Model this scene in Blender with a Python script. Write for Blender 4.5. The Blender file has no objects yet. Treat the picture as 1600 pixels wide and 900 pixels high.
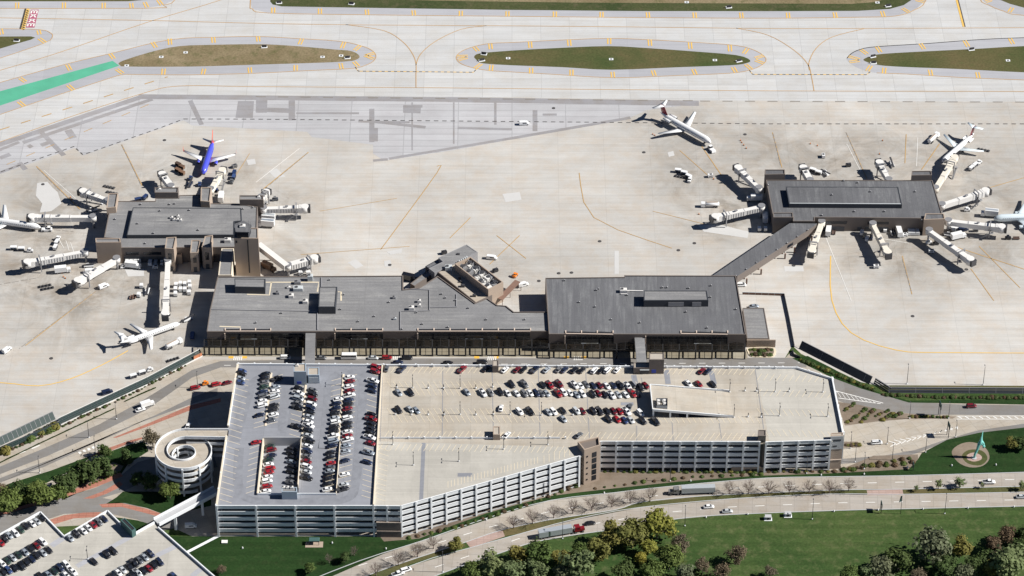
import bpy, bmesh, math, random
from mathutils import Vector, Matrix
R = math.radians
random.seed(7)
scene = bpy.context.scene
COL = scene.collection
# ------------------------------------------------------------------ camera
FPX, PITCH, DIST = 5000.0, R(38), 1500.0
SP, CP = math.sin(PITCH), math.cos(PITCH)
CAM_H, CAM_Y = DIST * SP, -DIST * CP
cam = bpy.data.cameras.new('camera'); co = bpy.data.objects.new('camera', cam); COL.objects.link(co)
co.location = (0, CAM_Y, CAM_H); co.rotation_euler = (math.pi / 2 - PITCH, 0, 0)
cam.sensor_width = 36; cam.lens = FPX / 1600 * 36; cam.clip_start = 5; cam.clip_end = 12000
scene.camera = co

def at(x, y, z=0.0):
    """survey point: where the sight line of photo position (x, y) meets the level z"""
    u, v = (x - 800) / FPX, (450 - y) / FPX
    dy, dz = CP + v * SP, -SP + v * CP
    t = (CAM_H - z) / -dz
    return Vector((u * t, CAM_Y + dy * t, z))

def pts(seq, z=0.0):
    return [at(a, b, z) for a, b in seq]

def smooth(P, closed=False, n=6):
    out = []; N = len(P)
    rng = N if closed else N - 1
    for i in range(rng):
        if closed:
            a, b, c, d = P[(i - 1) % N], P[i], P[(i + 1) % N], P[(i + 2) % N]
        else:
            a, b, c, d = P[max(i - 1, 0)], P[i], P[i + 1], P[min(i + 2, N - 1)]
        for k in range(n):
            t = k / n
            out.append(tuple(0.5 * (2 * b[j] + (c[j] - a[j]) * t + (2 * a[j] - 5 * b[j] + 4 * c[j] - d[j]) * t * t
                             + (3 * b[j] - a[j] - 3 * c[j] + d[j]) * t ** 3) for j in range(2)))
    if not closed: out.append(tuple(P[-1]))
    return out

# ------------------------------------------------------------------ materials
M = {}
def new_mat(name):
    m = bpy.data.materials.new(name); m.use_nodes = True
    nt = m.node_tree; b = nt.nodes['Principled BSDF']
    M[name] = m
    return m, nt, b

def mixc(nt, fac, a, b, mode='MIX'):
    n = nt.nodes.new('ShaderNodeMix'); n.data_type = 'RGBA'; n.blend_type = mode
    for sock, v in ((n.inputs[0], fac), (n.inputs[6], a), (n.inputs[7], b)):
        if hasattr(v, 'links'): nt.links.new(v, sock)
        elif isinstance(v, (int, float)): sock.default_value = v
        else: sock.default_value = (*v, 1)
    return n.outputs[2]

def noise(nt, vec, scale, detail=4, rough=0.6, dist=0.0):
    n = nt.nodes.new('ShaderNodeTexNoise'); n.inputs['Scale'].default_value = scale
    n.inputs['Detail'].default_value = detail; n.inputs['Roughness'].default_value = rough
    n.inputs['Distortion'].default_value = dist
    if vec is not None: nt.links.new(vec, n.inputs['Vector'])
    return n.outputs['Fac']

def ramp(nt, fac, stops):
    n = nt.nodes.new('ShaderNodeValToRGB'); e = n.color_ramp.elements
    while len(e) < len(stops): e.new(0.5)
    for k, (p, c) in enumerate(stops):
        e[k].position = p; e[k].color = (c, c, c, 1) if isinstance(c, (int, float)) else (*c, 1)
    nt.links.new(fac, n.inputs[0])
    return n.outputs[0]

def worldpos(nt, rot=0.0, scale=(1, 1, 1)):
    g = nt.nodes.new('ShaderNodeNewGeometry'); mp = nt.nodes.new('ShaderNodeMapping')
    mp.inputs['Rotation'].default_value = (0, 0, R(rot)); mp.inputs['Scale'].default_value = scale
    nt.links.new(g.outputs['Position'], mp.inputs['Vector'])
    return mp.outputs[0]

def plain(name, c, rough=0.6, var=0.12, metal=0.0, coat=0.0, scale=0.6):
    """a painted or cast surface with slight wear"""
    m, nt, b = new_mat(name)
    tc = nt.nodes.new('ShaderNodeTexCoord')
    f = noise(nt, tc.outputs['Object'], scale, 5)
    lo = tuple(max(0, v * (1 - var)) for v in c); hi = tuple(min(1, v * (1 + var)) for v in c)
    nt.links.new(mixc(nt, f, lo, hi), b.inputs['Base Color'])
    b.inputs['Roughness'].default_value = rough; b.inputs['Metallic'].default_value = metal
    b.inputs['Coat Weight'].default_value = coat
    return m

def slabs(name, c, dark=0.72, slab=(7.6, 6.1), var=0.05, rot=0.0, mort=0.16, stain=0.25, tint=(0.9, 0.84, 0.76), wear=()):
    """cast concrete: slabs of slightly different age, sealed joints, large stains, fine grain"""
    m, nt, b = new_mat(name)
    v = worldpos(nt, rot)
    br = nt.nodes.new('ShaderNodeTexBrick'); br.offset = 0; br.squash = 1
    br.inputs['Scale'].default_value = 1; br.inputs['Brick Width'].default_value = slab[0]
    br.inputs['Row Height'].default_value = slab[1]; br.inputs['Mortar Size'].default_value = mort
    br.inputs['Mortar Smooth'].default_value = 0.3
    br.inputs['Color1'].default_value = (*[x * (1 - var) for x in c], 1)
    br.inputs['Color2'].default_value = (*[min(1, x * (1 + var)) for x in c], 1)
    br.inputs['Mortar'].default_value = (*[x * dark for x in c], 1)
    nt.links.new(v, br.inputs['Vector'])
    big = noise(nt, v, 0.012, 6, 0.62, 0.6)
    mid = noise(nt, v, 0.09, 6, 0.7)
    fine = noise(nt, v, 1.3, 4, 0.7)
    k = ramp(nt, big, [(0.3, 1 - stain), (0.62, 1.0)])
    col = mixc(nt, 1.0, br.outputs['Color'], k, 'MULTIPLY')
    warm = ramp(nt, mid, [(0.42, 0.0), (0.7, 1.0)])
    col2 = mixc(nt, warm, col, mixc(nt, 1.0, col, tint, 'MULTIPLY'))
    gr = ramp(nt, fine, [(0.2, 0.93), (0.8, 1.05)])
    col3 = mixc(nt, 1.0, col2, gr, 'MULTIPLY')
    # long streaks left by tyres and rain
    vs = worldpos(nt, rot, (0.02, 0.5, 1))
    st = ramp(nt, noise(nt, vs, 1.0, 5, 0.7), [(0.35, 0.93), (0.6, 1.03)])
    col4 = mixc(nt, 1.0, col3, st, 'MULTIPLY')
    if name.startswith('deck'):   # dark drips left in the bays, rain grime
        dn = ramp(nt, noise(nt, v, 0.42, 5, .8, .4), [(0.6, 0.0), (0.7, 1.0)])
        col4 = mixc(nt, dn, col4, mixc(nt, 1, col4, (.86, .855, .85), 'MULTIPLY'))
        dm = ramp(nt, noise(nt, worldpos(nt, 0, (.06, .02, 1)), 1.0, 6, .7, .6), [(0.4, 0.9), (0.65, 1.04)])
        col4 = mixc(nt, 1, col4, dm, 'MULTIPLY')
    if wear:      # spilled oil and rubber worn in around the stands
        g = nt.nodes.new('ShaderNodeNewGeometry'); acc = None
        for x, y, rad, k in wear:
            c_ = at(x, y); vm = nt.nodes.new('ShaderNodeVectorMath'); vm.operation = 'DISTANCE'; vm.inputs[1].default_value = c_; nt.links.new(g.outputs['Position'], vm.inputs[0])
            mr = nt.nodes.new('ShaderNodeMapRange'); mr.interpolation_type = 'SMOOTHSTEP'; mr.inputs['From Min'].default_value = rad; mr.inputs['From Max'].default_value = rad * .15; mr.inputs['To Max'].default_value = k
            nt.links.new(vm.outputs['Value'], mr.inputs['Value'])
            if acc is None: acc = mr.outputs[0]
            else:
                mx = nt.nodes.new('ShaderNodeMath'); mx.operation = 'MAXIMUM'; nt.links.new(acc, mx.inputs[0]); nt.links.new(mr.outputs[0], mx.inputs[1]); acc = mx.outputs[0]
        n1 = ramp(nt, noise(nt, v, 0.045, 7, 0.72, 1.2), [(0.38, 0.25), (0.62, 1.0)])
        k1 = nt.nodes.new('ShaderNodeMath'); k1.operation = 'MULTIPLY'; nt.links.new(acc, k1.inputs[0]); nt.links.new(n1, k1.inputs[1])
        col4 = mixc(nt, k1.outputs[0], col4, mixc(nt, 1, col4, (.53, .505, .475), 'MULTIPLY'))
        n2 = ramp(nt, noise(nt, worldpos(nt, 35, (.1, .45, 1)), 1.0, 6, .75, .8), [(0.6, 0), (0.72, 1.0)])
        k2 = nt.nodes.new('ShaderNodeMath'); k2.operation = 'MULTIPLY'; nt.links.new(acc, k2.inputs[0]); nt.links.new(n2, k2.inputs[1])
        col4 = mixc(nt, k2.outputs[0], col4, mixc(nt, 1, col4, (.62, .60, .58), 'MULTIPLY'))
    nt.links.new(col4, b.inputs['Base Color'])
    b.inputs['Roughness'].default_value = 0.9
    b.inputs['Specular IOR Level'].default_value = 0.2
    return m

def grass(name, c1, c2, c3, scale=0.06, mow=0.0):
    m, nt, b = new_mat(name)
    v = worldpos(nt)
    a = noise(nt, v, scale, 7, 0.65, 0.4); f = noise(nt, v, 0.9, 5, 0.75)
    col = mixc(nt, ramp(nt, a, [(0.36, 0.0), (0.64, 1.0)]), c1, c2)
    d = noise(nt, v, 0.2, 6, 0.7)
    col = mixc(nt, ramp(nt, d, [(0.5, 0.0), (0.72, 0.8)]), col, c3)
    col = mixc(nt, 1.0, col, ramp(nt, f, [(0.25, 0.6), (0.75, 1.35)]), 'MULTIPLY')
    if mow:
        wv = nt.nodes.new('ShaderNodeTexWave'); wv.bands_direction = 'Y'; wv.inputs['Scale'].default_value = .055; wv.inputs['Distortion'].default_value = 1.5; wv.inputs['Detail Scale'].default_value = .3
        nt.links.new(v, wv.inputs['Vector']); col = mixc(nt, 1, col, ramp(nt, wv.outputs['Fac'], [(.35, 1 - mow), (.65, 1 + mow)]), 'MULTIPLY')
    nt.links.new(col, b.inputs['Base Color']); b.inputs['Roughness'].default_value = 0.95
    b.inputs['Specular IOR Level'].default_value = 0.1
    return m

STANDS = [(95, 320, 45, .8), (60, 370, 45, .9), (60, 420, 45, 1), (120, 450, 50, 1), (215, 440, 40, 1), (285, 460, 25, .8), (215, 300, 40, .8), (290, 265, 35, .8), (365, 285, 35, .7), (450, 320, 35, .6), (440, 400, 30, .6), (230, 530, 45, .6), (120, 500, 50, .6),
          (1100, 280, 50, .7), (1140, 330, 45, .9), (1190, 240, 45, .7), (1290, 250, 50, .9), (1390, 245, 45, .8), (1490, 260, 50, .7), (1540, 320, 45, .8), (1510, 385, 50, .8), (1420, 395, 45, .8), (1310, 385, 40, .7), (800, 430, 35, .5), (1070, 215, 45, .5)]
slabs('apron_concrete', (0.51, 0.495, 0.468), slab=(22.8, 6.1), stain=0.22, dark=0.88, var=.025, mort=.13, tint=(.97, .895, .82), wear=STANDS)
slabs('taxiway_concrete', (0.50, 0.503, 0.502), slab=(15, 6), stain=0.08, dark=0.85, mort=0.18, tint=(0.95, 0.92, 0.88))
slabs('apron_overlay', (0.455, 0.456, 0.47), slab=(27, 5.2), stain=0.16, dark=0.8, mort=0.28, var=.06, tint=(0.95, 0.93, 0.93))
slabs('shoulder_asphalt', (0.385, 0.39, 0.415), slab=(60, 40), stain=0.1, dark=0.93, mort=0.1, tint=(0.97, 0.96, 0.96))
slabs('patch_asphalt', (0.31, 0.305, 0.32), slab=(40, 40), stain=0.15, dark=0.9, mort=0.1)
slabs('road_concrete', (0.42, 0.385, 0.335), slab=(6, 4.5), stain=0.14, dark=0.85, rot=-25)
slabs('highway_concrete', (0.375, 0.345, 0.31), slab=(6, 4), stain=0.12, dark=0.85, rot=4)
slabs('road_asphalt', (0.215, 0.208, 0.202), slab=(50, 40), stain=0.15, dark=0.9, mort=0.1)
slabs('deck_tan', (0.45, 0.415, 0.36), slab=(18, 9), stain=0.12, dark=0.86, mort=0.12, tint=(0.97, 0.92, 0.86))
slabs('deck_pale', (0.475, 0.455, 0.41), slab=(18, 9), stain=0.12, dark=0.9, mort=0.12, tint=(0.95, 0.95, 0.95))
slabs('deck_blue', (0.262, 0.272, 0.302), slab=(18, 60), stain=0.1, dark=0.88, mort=0.15, tint=(0.93, 0.93, 0.93))
slabs('roof_tan', (0.43, 0.39, 0.34), slab=(12, 12), stain=0.12)
slabs('sidewalk_tan', (0.36, 0.33, 0.265), slab=(3, 3), stain=.2, dark=.85)
slabs('brick_pale', (0.42, 0.31, 0.275), slab=(3, 1.5), stain=.2, dark=.85)
slabs('brick_paving', (0.42, 0.185, 0.135), slab=(3, 1.5), stain=0.2, dark=0.8, tint=(0.9, 0.9, 0.9))
slabs('mulch', (0.235, 0.19, 0.15), slab=(90, 90), stain=0.4, var=0.1, tint=(0.7, 0.66, 0.6))
def roofing(name, c, dust, sx, sy, seam):
    m, nt, b = new_mat(name); v = worldpos(nt)
    base = mixc(nt, ramp(nt, noise(nt, v, .035, 6, .7, .5), [(.3, 0), (.7, 1)]), tuple(x * .84 for x in c), tuple(x * 1.1 for x in c))
    s1 = ramp(nt, noise(nt, worldpos(nt, 0, (sx, sy, 1)), 1.0, 6, .72, .3), [(.45, 0), (.72, 1)])
    d1 = ramp(nt, noise(nt, v, .05, 5, .7), [(.4, 0), (.65, 1)])
    k = nt.nodes.new('ShaderNodeMath'); k.operation = 'MULTIPLY'; nt.links.new(s1, k.inputs[0]); nt.links.new(d1, k.inputs[1])
    col = mixc(nt, k.outputs[0], base, dust)
    br = nt.nodes.new('ShaderNodeTexBrick'); br.offset = 0; br.inputs['Scale'].default_value = 1; br.inputs['Brick Width'].default_value = seam[0]; br.inputs['Row Height'].default_value = seam[1]
    br.inputs['Mortar Size'].default_value = .1; br.inputs['Color1'].default_value = (.96, .96, .96, 1); br.inputs['Color2'].default_value = (1.03, 1.03, 1.03, 1); br.inputs['Mortar'].default_value = (.88, .88, .88, 1)
    nt.links.new(v, br.inputs['Vector']); col = mixc(nt, 1, col, br.outputs['Color'], 'MULTIPLY')
    col = mixc(nt, 1, col, ramp(nt, noise(nt, v, 1.6, 4, .8), [(.25, .82), (.75, 1.15)]), 'MULTIPLY')
    nt.links.new(col, b.inputs['Base Color']); b.inputs['Roughness'].default_value = .95; b.inputs['Specular IOR Level'].default_value = .15
roofing('roof_gravel', (0.205, 0.205, 0.21), (0.37, 0.365, 0.35), .03, .45, (34, 2.4))
roofing('roof_membrane', (0.124, 0.126, 0.135), (0.23, 0.235, 0.24), .5, .04, (2.6, 40))
m_, nt_, b_ = new_mat('canopy_glass')
t_ = nt_.nodes.new('ShaderNodeBsdfTransparent'); t_.inputs[0].default_value = (.82, .8, .75, 1); x_ = nt_.nodes.new('ShaderNodeMixShader'); x_.inputs[0].default_value = .12
b_.inputs['Base Color'].default_value = (.03, .03, .032, 1); b_.inputs['Roughness'].default_value = .15
nt_.links.new(t_.outputs[0], x_.inputs[1]); nt_.links.new(b_.outputs[0], x_.inputs[2]); nt_.links.new(x_.outputs[0], nt_.nodes['Material Output'].inputs[0])
grass('lawn', (0.0135, 0.034, 0.0095), (0.021, 0.048, 0.0135), (0.032, 0.050, 0.018), 0.03, .06)
grass('strip_grass', (0.042, 0.058, 0.022), (0.072, 0.080, 0.034), (0.11, 0.095, 0.055), 0.03)
grass('meadow', (0.030, 0.062, 0.017), (0.060, 0.092, 0.028), (0.12, 0.128, 0.058), 0.016, .06)
grass('dry_grass', (0.055, 0.075, 0.026), (0.125, 0.10, 0.048), (0.085, 0.092, 0.036), 0.02)
grass('dry_grass_brown', (0.17, 0.135, 0.075), (0.25, 0.20, 0.125), (0.085, 0.095, 0.035), 0.03)
grass('leaf_mat_hedge', (0.0160, 0.0320, 0.0112), (0.0320, 0.0480, 0.0160), (0.0400, 0.0400, 0.0240),0.4)
plain('green_paint', (0.08, 0.36, 0.23), 0.8, 0.22, scale=0.12)
plain('yellow_paint', (0.72, 0.42, 0.06), 0.7, 0.15)
plain('yellow_line', (0.45, 0.28, 0.09), 0.8, 0.2, scale=0.05)
plain('orange_line', (0.44, 0.28, 0.13), 0.8, 0.2, scale=0.05)
plain('faded_yellow', (0.66, 0.42, 0.10), 0.8, 0.15, scale=0.1)
plain('white_paint', (0.72, 0.71, 0.68), 0.7, 0.1)
plain('stall_paint', (0.62, 0.54, 0.40), 0.8, 0.15, scale=0.3)
plain('black_paint', (0.06, 0.055, 0.055), 0.8, 0.15)
plain('red_paint', (0.36, 0.09, 0.15), 0.8, 0.15)
plain('lead_line', (0.42, 0.27, 0.11), 0.8, 0.25, scale=0.05)
plain('tyre_stain', (0.22, 0.20, 0.18), 0.9, 0.2, scale=0.15)
plain('wear_stain', (0.40, 0.36, 0.31), 0.9, 0.15, scale=0.15)
plain('pale_patch', (0.50, 0.495, 0.485), 0.9, 0.1, scale=0.1)
plain('dark_glass', (0.012, 0.015, 0.022), 0.12, 0.2)
plain('bronze_glass', (0.035, 0.034, 0.036), 0.25, 0.3)
plain('brown_shade_precast', (0.155, 0.13, 0.115), 0.85, 0.1, scale=0.25)  # brown precast, with the shade of unlit walls put into its darker tone
plain('tan_sunlit_precast', (0.36, 0.285, 0.225), 0.85, 0.08, scale=0.25)  # lighter copy of the wall precast, sunlight put into the colour
plain('beige_trim', (0.56, 0.46, 0.38), 0.8, 0.08)
plain('black_frame', (0.02, 0.02, 0.022), 0.6, 0.2)
plain('canopy_panel', (0.40, 0.355, 0.26), 0.6, 0.2, scale=0.4)
plain('white_concrete', (0.70, 0.72, 0.735), 0.75, 0.06, scale=0.3)
plain('grey_concrete', (0.42, 0.43, 0.44), 0.85, 0.1, scale=0.3)
plain('cream_wall', (0.66, 0.58, 0.46), 0.8, 0.06)
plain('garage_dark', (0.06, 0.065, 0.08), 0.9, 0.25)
plain('blue_panel', (0.30, 0.36, 0.42), 0.4, 0.08)
plain('blue_sign', (0.02, 0.05, 0.35), 0.5, 0.1)
plain('white_metal', (0.68, 0.665, 0.64), 0.45, 0.06)
plain('cream_metal', (0.68, 0.635, 0.55), 0.5, 0.07)
plain('grey_metal', (0.33, 0.33, 0.34), 0.45, 0.15, metal=0.4)
plain('dark_metal', (0.05, 0.05, 0.055), 0.5, 0.2)
plain('rubber', (0.018, 0.018, 0.018), 0.8, 0.2)
plain('fence_green', (0.016, 0.036, 0.034), 0.6, .15)
plain('green_steel', (0.05, 0.11, 0.105), 0.6, 0.15)
plain('pale_steel', (0.50, 0.53, 0.54), 0.5, 0.1)
plain('dark_steel', (0.045, 0.05, 0.06), 0.6, 0.2)
plain('rust_steel', (0.20, 0.12, 0.09), 0.8, 0.2)
plain('orange_panel', (0.50, 0.20, 0.10), 0.7, 0.15)
plain('patina', (0.18, 0.52, 0.47), 0.55, 0.12)
plain('trim_grey', (0.25, 0.25, 0.26), 0.5, 0.1)
plain('headlight', (0.75, 0.76, 0.78), 0.2, 0.03)
plain('taillight', (0.35, 0.02, 0.02), 0.3, 0.05)
plain('bark', (0.16, 0.125, 0.10), 0.95, 0.25)
plain('twig', (0.17, 0.125, 0.115), 0.95, 0.2)
PAINT = {'white': (0.74, 0.745, 0.745), 'silver': (0.44, 0.47, 0.50), 'grey': (0.16, 0.165, 0.175), 'black': (0.012, 0.012, 0.015),
         'navy': (0.018, 0.028, 0.065), 'red': (0.23, 0.012, 0.018), 'maroon': (0.17, 0.012, 0.02), 'blue': (0.035, 0.06, 0.15),
         'green': (0.03, 0.055, 0.045), 'orange': (0.75, 0.22, 0.02), 'tan': (0.45, 0.38, 0.28), 'brown': (0.14, 0.085, 0.055),
         'sky': (0.30, 0.42, 0.58)}
for k_, v_ in PAINT.items():
    m_ = plain('paint_' + k_, v_, 0.32, 0.03, metal=0.25 if k_ in ('silver', 'grey', 'navy', 'green') else 0.0, coat=0.5)
    if k_ not in ('white', 'orange'):       # every car has its own shade
        nt_ = m_.node_tree; b_ = nt_.nodes['Principled BSDF']; src = b_.inputs['Base Color'].links[0].from_socket; oi_ = nt_.nodes.new('ShaderNodeObjectInfo')
        nt_.links.new(mixc(nt_, oi_.outputs['Random'], mixc(nt_, 1, src, (.6, .66, .74), 'MULTIPLY'), mixc(nt_, 1, src, (1.45, 1.4, 1.32), 'MULTIPLY')), b_.inputs['Base Color'])

# ------------------------------------------------------------------ mesh builder
class MB:
    def __init__(s): s.v = []; s.f = []; s.mi = []; s.m = 0; s.sm = []
    def face(s, ps, smooth=False):
        i = len(s.v); s.v += [tuple(p) for p in ps]; s.f.append(tuple(range(i, i + len(ps)))); s.mi.append(s.m); s.sm.append(smooth)
    def grid(s, rings, closed=True, cap0=False, cap1=False, smooth=False):
        i = len(s.v); n = len(rings[0])
        for r in rings: s.v += [tuple(p) for p in r]
        for a in range(len(rings) - 1):
            for k in range(n if closed else n - 1):
                k2 = (k + 1) % n
                s.f.append((i + a * n + k, i + a * n + k2, i + (a + 1) * n + k2, i + (a + 1) * n + k)); s.mi.append(s.m); s.sm.append(smooth)
        if cap0: s.f.append(tuple(i + k for k in reversed(range(n)))); s.mi.append(s.m); s.sm.append(False)
        if cap1: s.f.append(tuple(i + (len(rings) - 1) * n + k for k in range(n))); s.mi.append(s.m); s.sm.append(False)
    def prism(s, poly, z0, z1, top=True, bottom=False, mtop=None):
        P = [(p[0], p[1]) for p in poly]
        area = sum(P[i][0] * P[(i + 1) % len(P)][1] - P[(i + 1) % len(P)][0] * P[i][1] for i in range(len(P)))
        if area < 0: P.reverse()
        n = len(P)
        for i in range(n):
            a, b = P[i], P[(i + 1) % n]
            s.face([(a[0], a[1], z0), (b[0], b[1], z0), (b[0], b[1], z1), (a[0], a[1], z1)])
        m0 = s.m
        if mtop is not None: s.m = mtop
        if top: s.face([(p[0], p[1], z1) for p in P])
        s.m = m0
        if bottom: s.face([(p[0], p[1], z0) for p in reversed(P)])
    def box(s, c, d, yaw=0.0, taper=1.0):
        """c = centre of the base, d = sizes"""
        ca, sa = math.cos(yaw), math.sin(yaw); hx, hy = d[0] / 2, d[1] / 2
        def q(x, y, z): return (c[0] + x * ca - y * sa, c[1] + x * sa + y * ca, c[2] + z)
        lo = [q(-hx, -hy, 0), q(hx, -hy, 0), q(hx, hy, 0), q(-hx, hy, 0)]
        t = taper
        hi = [q(-hx * t, -hy * t, d[2]), q(hx * t, -hy * t, d[2]), q(hx * t, hy * t, d[2]), q(-hx * t, hy * t, d[2])]
        s.grid([lo, hi], True, True, True)
    def beam(s, p, q, w, h):
        """box section bar from p to q (centre of the bottom edge), width w, height h"""
        p, q = Vector(p), Vector(q); d = (q - p); L = math.hypot(d.x, d.y)
        nx, ny = (-d.y / L * w / 2, d.x / L * w / 2) if L > 1e-6 else (w / 2, 0)
        def ring(a): return [(a.x + nx, a.y + ny, a.z), (a.x - nx, a.y - ny, a.z), (a.x - nx, a.y - ny, a.z + h), (a.x + nx, a.y + ny, a.z + h)]
        s.grid([ring(p), ring(q)], True, True, True)
    def tube(s, p, q, r0, r1=None, n=8, smooth=True, cap=True):
        p, q = Vector(p), Vector(q); r1 = r0 if r1 is None else r1
        d = (q - p).normalized(); a = d.orthogonal().normalized(); b = d.cross(a)
        def ring(c, r): return [c + a * (r * math.cos(2 * math.pi * k / n)) + b * (r * math.sin(2 * math.pi * k / n)) for k in range(n)]
        s.grid([ring(p, r0), ring(q, r1)], True, cap, cap, smooth)
    def strip(s, P, w, z):
        """flat ribbon along the world points P"""
        n = len(P); L = []; Rr = []
        for i in range(n):
            a = P[max(i - 1, 0)]; b = P[min(i + 1, n - 1)]
            dx, dy = b[0] - a[0], b[1] - a[1]; l = math.hypot(dx, dy) or 1
            nx, ny = -dy / l * w / 2, dx / l * w / 2
            L.append((P[i][0] + nx, P[i][1] + ny, z)); Rr.append((P[i][0] - nx, P[i][1] - ny, z))
        for i in range(n - 1): s.face([Rr[i], Rr[i + 1], L[i + 1], L[i]])
    def build(s, name, mats, parent=None, shift=None):
        me = bpy.data.meshes.new(name)
        sh = Vector(shift) if shift is not None else Vector((0, 0, 0)); q = parent
        while q is not None and shift is None:
            if q.get('_world'): sh = Vector(q.location); break
            q = q.parent
        me.from_pydata([(v[0] - sh[0], v[1] - sh[1], v[2] - sh[2]) for v in s.v], [], s.f)
        if not isinstance(mats, (list, tuple)): mats = [mats]
        for m in mats: me.materials.append(M[m] if isinstance(m, str) else m)
        me.polygons.foreach_set('material_index', s.mi); me.polygons.foreach_set('use_smooth', s.sm)
        me.update()
        o = bpy.data.objects.new(name, me); COL.objects.link(o)
        if parent is not None: o.parent = parent
        return o

def thing(name, label, cat, loc=(0, 0, 0), group=None, rz=0.0, world=False):
    o = bpy.data.objects.new(name, None); COL.objects.link(o); o.location = loc; o.rotation_euler = (0, 0, rz)
    o.empty_display_size = 1.0
    o['label'] = label; o['category'] = cat
    if group: o['group'] = group
    if world: o['_world'] = 1          # its parts are built in place and re-based to it
    return o
def tag(o, label, cat, group=None):
    o['label'] = label; o['category'] = cat
    if group: o['group'] = group
    return o
def structure(name, mb, mats):
    o = mb.build(name, mats); o['kind'] = 'structure'; return o
def rebase(o, loc):
    """put the origin of a single-mesh thing at its base"""
    d = Vector(loc); o.data.transform(Matrix.Translation(-d)); o.location = d; return o
def dup(root, loc, rz, label=None, group=None, scale=None):
    r = root.copy(); COL.objects.link(r); r.location = loc; r.rotation_euler = (0, 0, rz)
    if scale: r.scale = scale if isinstance(scale, (tuple, list)) else (scale,) * 3
    if label: r['label'] = label
    if group: r['group'] = group
    for ch in root.children:
        c = ch.copy(); COL.objects.link(c); c.parent = r
        for g in ch.children:
            e = g.copy(); COL.objects.link(e); e.parent = c
    return r
# ================================================================== GROUND
Z = lambda k: 0.005 * k
def sheet(name, px, mat, k, closed_smooth=0):
    P = smooth(px, True, closed_smooth) if closed_smooth else px
    mb = MB(); mb.face(pts(P, Z(k))[::-1])
    return structure(name, mb, mat)
g = MB(); g.face([(-9000, -6000, 0), (9000, -6000, 0), (9000, 16000, 0), (-9000, 16000, 0)])
structure('ground', g, 'meadow')
sheet('apron', [(-700, -260), (2300, -260), (2300, 603), (1374, 603), (1345, 597), (1252, 553), (1238, 540), (1226, 560), (310, 562), (0, 702), (-500, 930)], 'apron_concrete', 1)
sheet('taxiway', [(-700, -250), (2300, -250), (2300, 160), (1600, 159), (1100, 157), (800, 152), (220, 149), (100, 188), (0, 226), (-700, 470)], 'taxiway_concrete', 2)
sheet('apron_overlay', [(232, 152), (700, 156), (1075, 164), (1010, 172), (985, 184), (700, 236), (600, 251), (583, 240), (583, 226), (487, 214), (480, 206), (300, 196), (287, 188),
      (250, 201), (130, 243), (117, 231), (0, 272), (-150, 322), (-150, 268), (0, 224), (105, 188), (220, 150)], 'apron_overlay', 3)
def shoulder(outer, inner, gmat):
    sheet('shoulder', outer, 'shoulder_asphalt', 3, 3); sheet('grass_island', inner, gmat, 4, 3)
I1 = [(-120, 163), (0, 129), (100, 101), (180, 82), (240, 67), (285, 60), (330, 58.5), (400, 57), (460, 60), (530, 64.5), (562, 71), (580, 78), (587.5, 87), (583, 96), (570, 102.5), (550, 107),
      (480, 110.5), (400, 114.5), (300, 117), (215, 116.5), (190, 117), (160, 126), (80, 152), (0, 179), (-120, 218)]
shoulder(I1, [(186, 98), (200, 92), (240, 80), (280, 72), (330, 70), (400, 69), (450, 71), (520, 77), (550, 80), (562, 88), (555, 94), (540, 96), (500, 98), (400, 101), (300, 104), (200, 104), (188, 102)], 'dry_grass_brown')
I2 = [(713, 89), (722, 80), (740, 73), (765, 68), (800, 66.5), (870, 63), (950, 60), (1010, 62), (1080, 66), (1150, 71), (1182, 80), (1197, 92), (1190, 102), (1170, 110), (1140, 114.5),
      (1060, 118), (960, 121.5), (870, 116.5), (800, 112.5), (762, 110), (735, 105), (718, 98)]
shoulder(I2, [(741, 88), (752, 83), (800, 79), (870, 75), (950, 72), (1010, 75), (1080, 80), (1150, 86), (1172, 94), (1165, 99), (1140, 102), (1060, 105), (955, 109), (880, 105), (800, 102), (755, 99), (745, 94)], 'dry_grass')
I3 = [(1323, 92), (1330, 84), (1345, 77), (1370, 73), (1450, 68), (1530, 62), (1600, 59), (1700, 57), (1700, 128), (1600, 125), (1500, 121), (1420, 116), (1370, 114), (1345, 108), (1330, 100)]
shoulder(I3, [(1349, 93), (1360, 88), (1380, 84), (1450, 80), (1530, 76), (1600, 72), (1700, 70), (1700, 115), (1600, 113), (1500, 108), (1400, 104), (1370, 101), (1355, 97)], 'dry_grass')
I4 = [(-150, 45), (0, 45), (62, 46.5), (78, 51), (82, 57), (70, 67), (0, 91), (-150, 140)]
shoulder(I4, [(-150, 57), (0, 57), (55, 58.5), (0, 76), (-150, 124)], 'dry_grass')
TS = [(397, -60), (391, 6), (395, 14), (420, 20.5), (600, 23.5), (800, 25.5), (1000, 27.5), (1200, 28.5), (1340, 27), (1400, 25), (1430, 15), (1447, 0), (1462, -60)]
sheet('shoulder', TS, 'shoulder_asphalt', 3)
sheet('grass_strip', [(435, -60), (422, 2), (426, 7), (440, 10), (560, 12), (800, 15.5), (1000, 17.3), (1200, 17.5), (1340, 17), (1390, 14), (1412, 8), (1424, 0), (1440, -60)], 'strip_grass', 4)
sheet('grass_strip', [(520, -60), (560, -3), (680, 1), (900, 4), (1100, 5), (1330, 6), (1370, 3), (1400, -10), (1410, -60)], 'dry_grass_brown', 5)
TL = [(-150, 13), (225, 13), (255, 8), (275, -2), (300, -60)]
sheet('shoulder', TL + [(-150, -60)], 'shoulder_asphalt', 3)
sheet('grass_strip', [(-150, 2.2), (200, 2), (235, -1), (250, -60), (-150, -60)], 'dry_grass', 4)
TR = [(1520, -60), (1530, -4), (1545, 8), (1570, 18), (1600, 24), (1750, 30)]
sheet('shoulder', TR + [(1750, -60)], 'shoulder_asphalt', 3)
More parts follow.
